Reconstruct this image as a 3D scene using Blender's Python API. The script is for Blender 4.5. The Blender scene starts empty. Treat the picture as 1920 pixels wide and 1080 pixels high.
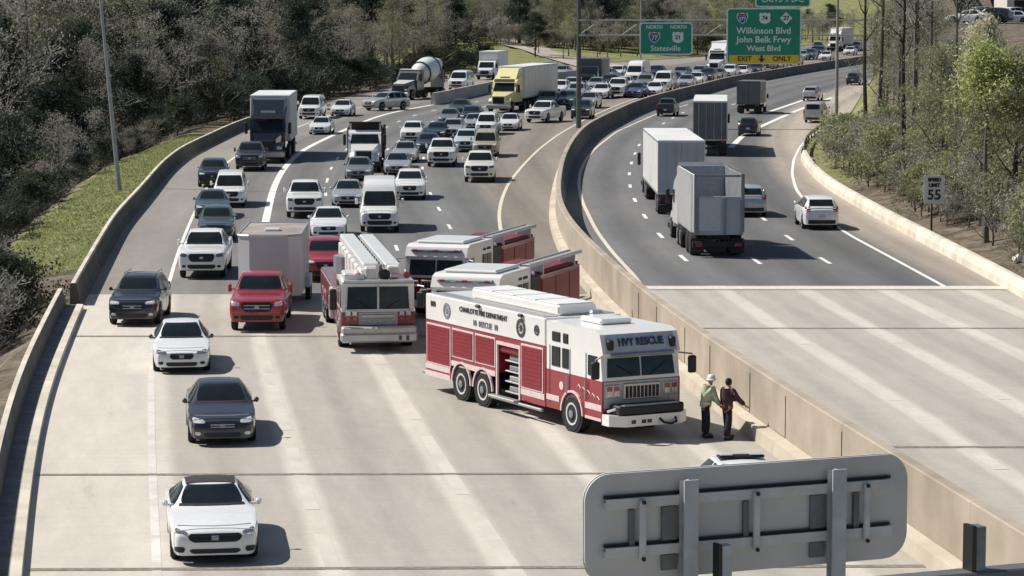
import bpy, bmesh, math, random
import numpy as np
from math import *
from mathutils import Vector, Matrix
from mathutils.bvhtree import BVHTree

# ------------------------------------------------------------------ camera, light, exposure
scene = bpy.context.scene
C = scene.collection
CAM_H, CAM_F, CAM_T = 12.03, 5200.0, radians(6.04)
cam_data = bpy.data.cameras.new('camera')
cam_data.sensor_width = 36.0
cam_data.lens = 36.0 * CAM_F / 1920.0
cam_data.clip_start = 0.5
cam_data.clip_end = 6000.0
cam = bpy.data.objects.new('camera', cam_data)
cam.location = (0, 0, CAM_H)
cam.rotation_euler = (radians(90) - CAM_T, 0, 0)
C.objects.link(cam)
scene.camera = cam

SHADOW = Vector((0.86, -0.30, -1.0)).normalized()          # the way the light travels
world = bpy.data.worlds.new('World')
scene.world = world
world.use_nodes = True
wn = world.node_tree.nodes
wl = world.node_tree.links
sky = wn.new('ShaderNodeTexSky')
sky.sky_type = 'NISHITA'
sky.sun_disc = False
sky.sun_elevation = asin(-SHADOW.z)
sky.sun_rotation = radians(289)
sky.air_density = 1.0
sky.dust_density = 1.0
bg = wn['Background']
bg.inputs['Strength'].default_value = 0.062
wl.new(sky.outputs['Color'], bg.inputs['Color'])
sun_data = bpy.data.lights.new('sun', 'SUN')
sun_data.energy = 4.8
sun_data.angle = radians(0.5)
sun_data.color = (1.0, 0.95, 0.87)
sun = bpy.data.objects.new('sun', sun_data)
sun.rotation_euler = SHADOW.to_track_quat('-Z', 'Y').to_euler()
sun.location = (-60, 60, 80)
C.objects.link(sun)
vs = scene.view_settings
vs.view_transform = 'Standard'
vs.look = 'None'
vs.exposure = 0.25
vs.gamma = 1.0
vs.use_curve_mapping = False
scene.cycles.max_bounces = 5
scene.cycles.diffuse_bounces = 3
scene.cycles.glossy_bounces = 2
scene.cycles.transmission_bounces = 3

# ------------------------------------------------------------------ picture to place
def ray(u, v):
    cx = (u - 960) / CAM_F
    cy = (540 - v) / CAM_F
    return Vector((cx, cos(CAM_T) + cy * sin(CAM_T), -sin(CAM_T) + cy * cos(CAM_T)))

def P(u, v, z=0.0):
    """Where the sight line of a photo point meets the level z."""
    d = ray(u, v)
    t = (z - CAM_H) / d.z
    return Vector((d.x * t, d.y * t, z))

def P2(pts, z=0.0):
    return [P(u, v, z).xy for u, v in pts]

# ------------------------------------------------------------------ materials
MATS = {}
def sock(b, *names):
    for n in names:
        if n in b.inputs:
            return b.inputs[n]

def mat(name, col, rough=0.6, metal=0.0, coat=0.0, emit=None, var=0.0, scale=6.0, bump=0.0, bscale=40.0, dirt=None, rnd=0.0, spec=None):
    """One procedural material: base colour broken by noise, optional dirt patches, fine relief."""
    if name in MATS:
        return MATS[name]
    m = bpy.data.materials.new(name)
    m.use_nodes = True
    nt = m.node_tree
    b = nt.nodes['Principled BSDF']
    b.inputs['Roughness'].default_value = rough
    b.inputs['Metallic'].default_value = metal
    if spec is not None:
        sock(b, 'Specular IOR Level', 'Specular').default_value = spec
    if coat:
        sock(b, 'Coat Weight', 'Clearcoat').default_value = coat
        sock(b, 'Coat Roughness', 'Clearcoat Roughness').default_value = 0.08
    c4 = (*col, 1)
    b.inputs['Base Color'].default_value = c4
    if var or dirt or rnd:
        tc = nt.nodes.new('ShaderNodeTexCoord')
        nz = nt.nodes.new('ShaderNodeTexNoise')
        nz.inputs['Scale'].default_value = scale
        nz.inputs['Detail'].default_value = 5
        nt.links.new(tc.outputs['Object'], nz.inputs['Vector'])
        mr = nt.nodes.new('ShaderNodeMapRange')
        mr.inputs['From Min'].default_value = 0.3
        mr.inputs['From Max'].default_value = 0.7
        mr.inputs['To Min'].default_value = 1 - var
        mr.inputs['To Max'].default_value = 1 + var
        nt.links.new(nz.outputs['Fac'], mr.inputs['Value'])
        mx = nt.nodes.new('ShaderNodeMix')
        mx.data_type = 'RGBA'
        mx.blend_type = 'MULTIPLY'
        mx.inputs[0].default_value = 1
        mx.inputs[6].default_value = c4
        nt.links.new(mr.outputs['Result'], mx.inputs[7])
        out = mx.outputs[2]
        if rnd:
            oi = nt.nodes.new('ShaderNodeObjectInfo')
            mr3 = nt.nodes.new('ShaderNodeMapRange')
            mr3.inputs['To Min'].default_value = 1 - rnd
            mr3.inputs['To Max'].default_value = 1 + rnd
            nt.links.new(oi.outputs['Random'], mr3.inputs['Value'])
            mx3 = nt.nodes.new('ShaderNodeMix')
            mx3.data_type = 'RGBA'
            mx3.blend_type = 'MULTIPLY'
            mx3.inputs[0].default_value = 1
            nt.links.new(out, mx3.inputs[6])
            nt.links.new(mr3.outputs['Result'], mx3.inputs[7])
            out = mx3.outputs[2]
        if dirt:
            n2 = nt.nodes.new('ShaderNodeTexNoise')
            n2.inputs['Scale'].default_value = scale * 0.35
            n2.inputs['Detail'].default_value = 7
            nt.links.new(tc.outputs['Object'], n2.inputs['Vector'])
            r2 = nt.nodes.new('ShaderNodeMapRange')
            r2.inputs['From Min'].default_value = 0.48
            r2.inputs['From Max'].default_value = 0.72
            r2.inputs['To Max'].default_value = dirt[1]
            nt.links.new(n2.outputs['Fac'], r2.inputs['Value'])
            m2 = nt.nodes.new('ShaderNodeMix')
            m2.data_type = 'RGBA'
            m2.inputs[7].default_value = (*dirt[0], 1)
            nt.links.new(r2.outputs['Result'], m2.inputs[0])
            nt.links.new(out, m2.inputs[6])
            out = m2.outputs[2]
        nt.links.new(out, b.inputs['Base Color'])
    if bump:
        tc2 = nt.nodes.new('ShaderNodeTexCoord')
        n3 = nt.nodes.new('ShaderNodeTexNoise')
        n3.inputs['Scale'].default_value = bscale
        n3.inputs['Detail'].default_value = 4
        nt.links.new(tc2.outputs['Object'], n3.inputs['Vector'])
        bp = nt.nodes.new('ShaderNodeBump')
        bp.inputs['Strength'].default_value = bump
        bp.inputs['Distance'].default_value = 0.02
        nt.links.new(n3.outputs['Fac'], bp.inputs['Height'])
        nt.links.new(bp.outputs['Normal'], b.inputs['Normal'])
    MATS[name] = m
    return m

def leaf_mat(name, col, var=0.35):
    """Foliage: colour varies from leaf clump to leaf clump, some light passes through."""
    if name in MATS:
        return MATS[name]
    m = bpy.data.materials.new(name)
    m.use_nodes = True
    nt = m.node_tree
    b = nt.nodes['Principled BSDF']
    b.inputs['Roughness'].default_value = 0.75
    sock(b, 'Specular IOR Level', 'Specular').default_value = 0.15
    tc = nt.nodes.new('ShaderNodeTexCoord')
    nz = nt.nodes.new('ShaderNodeTexNoise')
    nz.inputs['Scale'].default_value = 1.1
    nz.inputs['Detail'].default_value = 6
    nz.inputs['Roughness'].default_value = 0.75
    nt.links.new(tc.outputs['Object'], nz.inputs['Vector'])
    oi = nt.nodes.new('ShaderNodeObjectInfo')
    ad = nt.nodes.new('ShaderNodeMath')
    ad.operation = 'ADD'
    mr = nt.nodes.new('ShaderNodeMapRange')
    mr.inputs['From Min'].default_value = 0.25
    mr.inputs['From Max'].default_value = 0.75
    mr.inputs['To Min'].default_value = -var
    mr.inputs['To Max'].default_value = var
    nt.links.new(nz.outputs['Fac'], mr.inputs['Value'])
    mr2 = nt.nodes.new('ShaderNodeMapRange')
    mr2.inputs['To Min'].default_value = 0.75
    mr2.inputs['To Max'].default_value = 1.25
    nt.links.new(oi.outputs['Random'], mr2.inputs['Value'])
    nt.links.new(mr.outputs['Result'], ad.inputs[0])
    nt.links.new(mr2.outputs['Result'], ad.inputs[1])
    mx = nt.nodes.new('ShaderNodeMix')
    mx.data_type = 'RGBA'
    mx.blend_type = 'MULTIPLY'
    mx.inputs[0].default_value = 1
    mx.inputs[6].default_value = (*col, 1)
    nt.links.new(ad.outputs[0], mx.inputs[7])
    nt.links.new(mx.outputs[2], b.inputs['Base Color'])
    tr = nt.nodes.new('ShaderNodeBsdfTranslucent')
    nt.links.new(mx.outputs[2], tr.inputs['Color'])
    ms = nt.nodes.new('ShaderNodeMixShader')
    ms.inputs[0].default_value = 0.3
    nt.links.new(b.outputs['BSDF'], ms.inputs[1])
    nt.links.new(tr.outputs['BSDF'], ms.inputs[2])
    nt.links.new(ms.outputs['Shader'], nt.nodes['Material Output'].inputs['Surface'])
    MATS[name] = m
    return m

# ------------------------------------------------------------------ mesh building
class MB:
    def __init__(self):
        self.v = []
        self.f = []

    def add(self, vs, fs):
        o = len(self.v)
        self.v += [tuple(p) for p in vs]
        self.f += [tuple(i + o for i in q) for q in fs]
        return self

    def poly(self, pts):
        return self.add(pts, [tuple(range(len(pts)))])

    def box(self, x0, x1, y0, y1, z0, z1):
        return self.hexa([(x0, y0, z0), (x1, y0, z0), (x1, y1, z0), (x0, y1, z0), (x0, y0, z1), (x1, y0, z1), (x1, y1, z1), (x0, y1, z1)])

    def hexa(self, p):
        return self.add(p, [(3, 2, 1, 0), (4, 5, 6, 7), (0, 1, 5, 4), (1, 2, 6, 5), (2, 3, 7, 6), (3, 0, 4, 7)])

    def cbox(self, x0, x1, y0, y1, z0, z1, c=0.04):
        """box with chamfered edges"""
        X, Y, Z = (x0, x1), (y0, y1), (z0, z1)
        c = min(c, 0.45 * (x1 - x0), 0.45 * (y1 - y0), 0.45 * (z1 - z0))
        vs, idx = [], {}
        for i in (0, 1):
            for j in (0, 1):
                for k in (0, 1):
                    s = (1 - 2 * i, 1 - 2 * j, 1 - 2 * k)
                    for a in range(3):
                        p = [X[i] + s[0] * c, Y[j] + s[1] * c, Z[k] + s[2] * c]
                        p[a] = (X[i], Y[j], Z[k])[a]
                        idx[i, j, k, a] = len(vs)
                        vs.append(tuple(p))
        fs = []
        for s in (0, 1):
            fs.append(tuple(idx[s, j, k, 0] for j, k in ((0, 0), (1, 0), (1, 1), (0, 1))))
            fs.append(tuple(idx[i, s, k, 1] for i, k in ((0, 0), (1, 0), (1, 1), (0, 1))))
            fs.append(tuple(idx[i, j, s, 2] for i, j in ((0, 0), (1, 0), (1, 1), (0, 1))))
        for i in (0, 1):
            for j in (0, 1):
                fs.append((idx[i, j, 0, 0], idx[i, j, 1, 0], idx[i, j, 1, 1], idx[i, j, 0, 1]))
                fs.append((idx[i, 0, j, 0], idx[i, 1, j, 0], idx[i, 1, j, 2], idx[i, 0, j, 2]))
                fs.append((idx[0, i, j, 1], idx[1, i, j, 1], idx[1, i, j, 2], idx[0, i, j, 2]))
                for k in (0, 1):
                    fs.append((idx[i, j, k, 0], idx[i, j, k, 1], idx[i, j, k, 2]))
        return self.add(vs, fs)

    def prism_y(self, prof, y0, y1):
        """side outline (x, z) pushed across the width"""
        n = len(prof)
        vs = [(x, y0, z) for x, z in prof] + [(x, y1, z) for x, z in prof]
        return self.add(vs, [tuple(range(n)), tuple(range(2 * n - 1, n - 1, -1))] + [(i, i + n, (i + 1) % n + n, (i + 1) % n) for i in range(n)])

    def prism_z(self, out, z0, z1):
        n = len(out)
        vs = [(x, y, z0) for x, y in out] + [(x, y, z1) for x, y in out]
        return self.add(vs, [tuple(range(n - 1, -1, -1)), tuple(range(n, 2 * n))] + [(i, (i + 1) % n, (i + 1) % n + n, i + n) for i in range(n)])

    def tube(self, pts, r, n=6, cap=True):
        pts = [Vector(p) for p in pts]
        rs = r if isinstance(r, (list, tuple)) else [r] * len(pts)
        o = len(self.v)
        for i, p in enumerate(pts):
            d = (pts[min(i + 1, len(pts) - 1)] - pts[max(i - 1, 0)])
            d = d.normalized() if d.length > 1e-9 else Vector((0, 0, 1))
            a = d.orthogonal().normalized() if abs(d.z) > 0.95 else d.cross(Vector((0, 0, 1))).normalized()
            b = d.cross(a)
            for k in range(n):
                t = 2 * pi * k / n
                self.v.append(tuple(p + (a * cos(t) + b * sin(t)) * rs[i]))
        for i in range(len(pts) - 1):
            for k in range(n):
                k2 = (k + 1) % n
                self.f.append((o + i * n + k, o + i * n + k2, o + (i + 1) * n + k2, o + (i + 1) * n + k))
        if cap:
            self.f.append(tuple(o + k for k in range(n - 1, -1, -1)))
            self.f.append(tuple(o + (len(pts) - 1) * n + k for k in range(n)))
        return self

    def lathe_y(self, prof, c=(0, 0, 0), n=18, ring=False):
        """profile (radius, y) turned about the y axis through c; ring: closed outline, no end discs"""
        o = len(self.v)
        m = len(prof)
        for k in range(n):
            t = 2 * pi * k / n
            for r, y in prof:
                self.v.append((c[0] + r * cos(t), c[1] + y, c[2] + r * sin(t)))
        for k in range(n):
            k2 = (k + 1) % n
            for i in range(m - 1):
                self.f.append((o + k * m + i, o + k * m + i + 1, o + k2 * m + i + 1, o + k2 * m + i))
            if ring:
                self.f.append((o + k * m + m - 1, o + k * m, o + k2 * m, o + k2 * m + m - 1))
        if ring:
            return self
        self.f.append(tuple(o + k * m for k in range(n)))
        self.f.append(tuple(o + k * m + m - 1 for k in range(n - 1, -1, -1)))
        return self

    def lathe_x(self, prof, c=(0, 0, 0), n=18):
        """profile (x, radius) turned about the x axis through c"""
        o = len(self.v)
        m = len(prof)
        for k in range(n):
            t = 2 * pi * k / n
            for x, r in prof:
                self.v.append((c[0] + x, c[1] + r * cos(t), c[2] + r * sin(t)))
        for k in range(n):
            k2 = (k + 1) % n
            for i in range(m - 1):
                self.f.append((o + k * m + i, o + k * m + i + 1, o + k2 * m + i + 1, o + k2 * m + i))
        self.f.append(tuple(o + k * m for k in range(n)))
        self.f.append(tuple(o + k * m + m - 1 for k in range(n - 1, -1, -1)))
        return self

    def mesh(self, name, smooth=None):
        me = bpy.data.meshes.new(name)
        me.from_pydata(self.v, [], self.f)
        bm = bmesh.new()
        bm.from_mesh(me)
        bmesh.ops.recalc_face_normals(bm, faces=bm.faces)
        bm.to_mesh(me)
        bm.free()
        if smooth is not None:
            me.polygons.foreach_set('use_smooth', [True] * len(me.polygons))
            me.set_sharp_from_angle(angle=radians(smooth))
        return me

def obj(name, me, m=None, parent=None, loc=(0, 0, 0), smooth=None):
    if isinstance(me, MB):
        me = me.mesh(name, smooth)
    o = bpy.data.objects.new(name, me)
    C.objects.link(o)
    if m is not None:
        if len(me.materials) == 0:
            me.materials.append(m)
        if me.materials[0] is not m:
            o.material_slots[0].link = 'OBJECT'
            o.material_slots[0].material = m
    if parent is not None:
        o.parent = parent
    o.location = loc
    return o

def tag(o, label=None, cat=None, group=None, kind=None):
    if label: o['label'] = label
    if cat: o['category'] = cat
    if group: o['group'] = group
    if kind: o['kind'] = kind
    return o

def thing(name, label, cat, group=None, loc=(0, 0, 0), rz=0.0):
    o = bpy.data.objects.new(name, None)
    o.empty_display_size = 0.3
    C.objects.link(o)
    o.location = loc
    o.rotation_euler = (0, 0, rz)
    return tag(o, label, cat, group)

def structure(name, mb, m, smooth=None):
    return tag(obj(name, mb, m, smooth=smooth), kind='structure')

def text_mesh(s, size, depth=0.012, align='CENTER', bold=0.0, shear=0.0):
    """lettering as a mesh in the xy plane, upright along +y"""
    cu = bpy.data.curves.new('lettering', 'FONT')
    cu.body = s
    cu.size = size
    cu.extrude = depth
    cu.offset = bold
    cu.shear = shear
    cu.align_x = align
    cu.align_y = 'CENTER'
    cu.resolution_u = 3
    t = bpy.data.objects.new('lettering', cu)
    C.objects.link(t)
    dg = bpy.context.evaluated_depsgraph_get()
    dg.update()
    me = bpy.data.meshes.new_from_object(t.evaluated_get(dg))
    bpy.data.objects.remove(t)
    me.name = 'lettering'
    return me

def lettering(name, s, size, m, parent, origin, right, up, bold=0.0, depth=0.012, squeeze=1.0):
    """flat print: the text laid on a plane given by its right and up directions"""
    me = text_mesh(s, size, depth, bold=bold)
    r, u = Vector(right).normalized(), Vector(up).normalized()
    n = r.cross(u)
    M = Matrix(((r.x * squeeze, u.x, n.x, origin[0]), (r.y * squeeze, u.y, n.y, origin[1]), (r.z * squeeze, u.z, n.z, origin[2]), (0, 0, 0, 1)))
    me.transform(M)
    me.materials.clear()
    me.materials.append(m)
    o = bpy.data.objects.new(name, me)
    C.objects.link(o)
    o.parent = parent
    return o

# ------------------------------------------------------------------ plan curves
def smooth_curve(pts, step=1.5, passes=6):
    a = np.array([(p[0], p[1]) for p in pts], float)
    def resample(a, step):
        d = np.r_[0, np.cumsum(np.hypot(*np.diff(a, axis=0).T))]
        n = max(2, int(d[-1] / step) + 1)
        t = np.linspace(0, d[-1], n)
        return np.c_[np.interp(t, d, a[:, 0]), np.interp(t, d, a[:, 1])]
    a = resample(a, step)
    for _ in range(passes):
        b = a.copy()
        b[1:-1] = 0.25 * a[:-2] + 0.5 * a[1:-1] + 0.25 * a[2:]
        a = b
    return a

def normals(a):
    """unit normals to the right of the direction of the curve"""
    t = np.gradient(a, axis=0)
    t /= np.hypot(t[:, 0], t[:, 1])[:, None]
    return np.c_[t[:, 1], -t[:, 0]]

def offset(a, o):
    return a + normals(a) * (o[:, None] if isinstance(o, np.ndarray) else o)

def nearest(a, p):
    d = np.hypot(a[:, 0] - p[0], a[:, 1] - p[1])
    i = int(np.argmin(d))
    return i, float(d[i])

def tangent(a, i):
    j0, j1 = max(0, i - 3), min(len(a) - 1, i + 3)
    t = a[j1] - a[j0]
    return t / np.hypot(*t)

# all curves run away from the camera
LEFT_EDGE = smooth_curve(P2([(28, 1240), (44, 1080), (61, 900), (83, 780), (107, 700), (133, 638), (157, 577), (199, 494), (232, 430), (275, 381), (318, 325), (352, 296), (450, 247), (560, 207), (650, 182), (740, 165), (830, 150), (905, 137), (985, 127), (1060, 122), (1130, 119), (1230, 113), (1330, 106), (1430, 96), (1530, 85), (1600, 76)]), passes=30)
GORE = smooth_curve(P2([(690, 1240), (640, 1110), (625, 1060), (560, 890), (520, 750), (500, 690), (487, 640), (482, 560), (486, 480), (500, 405), (513, 350), (532, 315), (565, 282), (632, 250), (677, 230), (718, 215), (768, 204), (818, 196), (905, 176), (1000, 158), (1130, 143), (1300, 121), (1450, 101), (1600, 80)]), passes=40)
WALL_TOP = [(1919, 1000), (1819, 938), (1717, 877), (1653, 840), (1559, 782), (1462, 721), (1365, 663), (1304, 618), (1244, 577), (1199, 541), (1147, 497), (1099, 455), (1074, 424), (1049, 385)]
WALL_FAR = [(1072, 335), (1085, 300), (1100, 275), (1113, 260), (1153, 237), (1200, 213), (1230, 202), (1270, 190), (1337, 173), (1367, 163), (1427, 152), (1500, 139), (1570, 127), (1640, 116), (1760, 101)]
_near = [P(u, v, 1.75).xy + Vector((0.15, 0.02)) for u, v in WALL_TOP]
_far = [P(u, v).xy + Vector((-0.62, 0.1)) for u, v in WALL_FAR]
_first = _near[0] + (_near[0] - _near[1]) * 5
MEDIAN = smooth_curve([_first] + _near + [Vector((2.45, 152.0))] + _far, passes=60)      # centre line of the median wall
LANE_A = [P(u, v).xy for u, v in [(2190, 1090), (1990, 960), (1850, 860), (1700, 763), (1594, 692), (1534, 664), (1459, 611), (1410, 583), (1353, 545), (1285, 490), (1240, 447), (1212, 412), (1190, 380), (1180, 352), (1178, 330), (1182, 308)]]
_i0 = nearest(MEDIAN, (LANE_A[-1][0] - 4.2, LANE_A[-1][1] + 8))[0]
LANE_A = smooth_curve(LANE_A + [Vector(p) for p in offset(MEDIAN, 4.6)[_i0 + 4::8]], passes=60)
RIGHT_EDGE = smooth_curve(P2([(2300, 800), (2080, 660), (1920, 560), (1800, 495), (1740, 462), (1660, 420), (1600, 385), (1545, 352), (1512, 320), (1497, 292), (1505, 268), (1545, 238), (1605, 219), (1660, 205), (1720, 191), (1800, 172), (1900, 152), (2000, 136)]), passes=30)
# ------------------------------------------------------------------ the ground
def side_distance(curve, X, Y):
    """distance to a curve, positive to its right, and the index of the nearest point"""
    best = np.full(X.shape, 1e9)
    idx = np.zeros(X.shape, int)
    for i in range(len(curve)):
        d = (X - curve[i, 0]) ** 2 + (Y - curve[i, 1]) ** 2
        k = d < best
        best[k] = d[k]
        idx[k] = i
    t = np.gradient(curve, axis=0)
    tx, ty = t[idx, 0], t[idx, 1]
    s = np.sign(tx * (curve[idx, 1] - Y) - ty * (curve[idx, 0] - X))
    return np.sqrt(best) * np.where(s == 0, 1, s), idx

def sstep(a, b, x):
    t = np.clip((x - a) / (b - a), 0, 1)
    return t * t * (3 - 2 * t)

def ground_height(X, Y):
    X, Y = np.asarray(X, float), np.asarray(Y, float)
    dl, _ = side_distance(LEFT_EDGE[::2], X, Y)
    dr, _ = side_distance(RIGHT_EDGE[::2], X, Y)
    dl = np.maximum(-dl, 0)
    dr = np.maximum(dr, 0)
    far = sstep(370, 470, Y)
    drop = sstep(104, 122, Y) * sstep(262, 232, Y)      # beyond the grass bank the ground falls away
    left = -0.25 * sstep(1.4, 3, dl) - 1.2 * sstep(5, 12, dl) - 6.5 * drop * sstep(5.4, 12, dl) + 7.0 * sstep(22, 70, dl)
    hill = 0.062 * np.clip(dl - 4, 0, 200)
    hill = hill + 26 * sstep(150, 380, dl)
    left = left * (1 - far) + hill * far
    gully = sstep(120, 106, Y)                       # the bridge crosses lower ground
    left = left * (1 - gully) + gully * (-0.4 - 7.5 * sstep(1.5, 9, dl))
    right = 0.35 * sstep(1.8, 3.5, dr) + 2.0 * sstep(2.5, 12, dr) + 4.5 * sstep(10, 40, dr)
    rfar = sstep(205, 285, Y)
    right = right * (1 - rfar) + rfar * (8.9 * sstep(1.6, 5.5, dr) + 14 * sstep(60, 200, dr))
    rg = sstep(104, 90, Y)
    right = right * (1 - rg) + rg * (-0.4 - 7 * sstep(1.0, 9, dr))
    z = -0.06 + np.where(dl > 0, left, 0) + np.where(dr > 0, right, 0)
    z += 0.25 * np.sin(X * 0.31 + 1.3) * np.sin(Y * 0.23) * sstep(4, 12, np.maximum(dl, dr))
    z += 26 * sstep(800, 1500, Y)
    return z

def gz(x, y):
    return float(ground_height(np.array([x]), np.array([y]))[0])

def axis(spans):
    out = [spans[0][0]]
    for a, b, st in spans:
        n = max(1, int(round((b - a) / st)))
        out += [a + (b - a) * (i + 1) / n for i in range(n)]
    return np.array(out)

gx = axis([(-900, -200, 50), (-200, -70, 8), (-70, 75, 1.25), (75, 200, 6), (200, 900, 50)])
gy = axis([(20, 60, 4), (60, 260, 1.6), (260, 560, 4), (560, 900, 15), (900, 2600, 80)])
GX, GY = np.meshgrid(gx, gy)
GZ = ground_height(GX, GY)
gm = MB()
gm.v = [(float(a), float(b), float(c)) for a, b, c in zip(GX.ravel(), GY.ravel(), GZ.ravel())]
nx = len(gx)
gm.f = [(j * nx + i, j * nx + i + 1, (j + 1) * nx + i + 1, (j + 1) * nx + i) for j in range(len(gy) - 1) for i in range(nx - 1)]
ground_me = gm.mesh('ground', 60)
DL, _ = side_distance(LEFT_EDGE[::2], GX, GY)
DR, _ = side_distance(RIGHT_EDGE[::2], GX, GY)
DL, DR = np.maximum(-DL, 0), np.maximum(DR, 0)
grass = sstep(0, 0.4, DL) * sstep(6.2, 4.8, DL) * sstep(120, 127, GY) * sstep(260, 225, GY)
grass = np.maximum(grass, sstep(2, 6, DL) * sstep(395, 440, GY) * sstep(240, 100, DL))
grass = np.maximum(grass, 0.55 * sstep(0, 0.4, DR) * sstep(7, 4, DR) * sstep(172, 182, GY) * sstep(330, 260, GY))
at = ground_me.attributes.new('grass', 'FLOAT', 'POINT')
at.data.foreach_set('value', grass.ravel().astype(np.float32))

def ground_mat():
    m = bpy.data.materials.new('ground_earth')
    m.use_nodes = True
    nt = m.node_tree
    N, L = nt.nodes.new, nt.links.new
    b = nt.nodes['Principled BSDF']
    b.inputs['Roughness'].default_value = 0.95
    sock(b, 'Specular IOR Level', 'Specular').default_value = 0.1
    tc = N('ShaderNodeTexCoord')
    def noise(sc, det=6, rough=0.65):
        n = N('ShaderNodeTexNoise')
        n.inputs['Scale'].default_value = sc
        n.inputs['Detail'].default_value = det
        n.inputs['Roughness'].default_value = rough
        L(tc.outputs['Object'], n.inputs['Vector'])
        return n
    def ramp(src, stops):
        r = N('ShaderNodeValToRGB')
        while len(r.color_ramp.elements) < len(stops):
            r.color_ramp.elements.new(0.5)
        for e, (p, c) in zip(r.color_ramp.elements, stops):
            e.position = p
            e.color = (*c, 1)
        L(src, r.inputs['Fac'])
        return r
    litter = ramp(noise(0.9, 8, 0.75).outputs['Fac'], [(0.3, (0.05, 0.043, 0.033)), (0.5, (0.15, 0.125, 0.095)), (0.7, (0.28, 0.24, 0.19))])
    gr = ramp(noise(0.55, 8, 0.7).outputs['Fac'], [(0.3, (0.13, 0.14, 0.055)), (0.5, (0.21, 0.215, 0.095)), (0.68, (0.32, 0.29, 0.17))])
    a = N('ShaderNodeAttribute')
    a.attribute_name = 'grass'
    n2 = noise(1.6, 6)
    add = N('ShaderNodeMath')
    add.operation = 'ADD'
    L(a.outputs['Fac'], add.inputs[0])
    L(n2.outputs['Fac'], add.inputs[1])
    st = N('ShaderNodeMapRange')
    st.inputs['From Min'].default_value = 0.72
    st.inputs['From Max'].default_value = 1.02
    L(add.outputs[0], st.inputs['Value'])
    mx = N('ShaderNodeMix')
    mx.data_type = 'RGBA'
    L(st.outputs['Result'], mx.inputs[0])
    L(litter.outputs['Color'], mx.inputs[6])
    L(gr.outputs['Color'], mx.inputs[7])
    L(mx.outputs[2], b.inputs['Base Color'])
    bp = N('ShaderNodeBump')
    bp.inputs['Strength'].default_value = 0.8
    bp.inputs['Distance'].default_value = 0.15
    L(noise(4.0, 8).outputs['Fac'], bp.inputs['Height'])
    L(bp.outputs['Normal'], b.inputs['Normal'])
    return m
structure('ground', ground_me, ground_mat())

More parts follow.
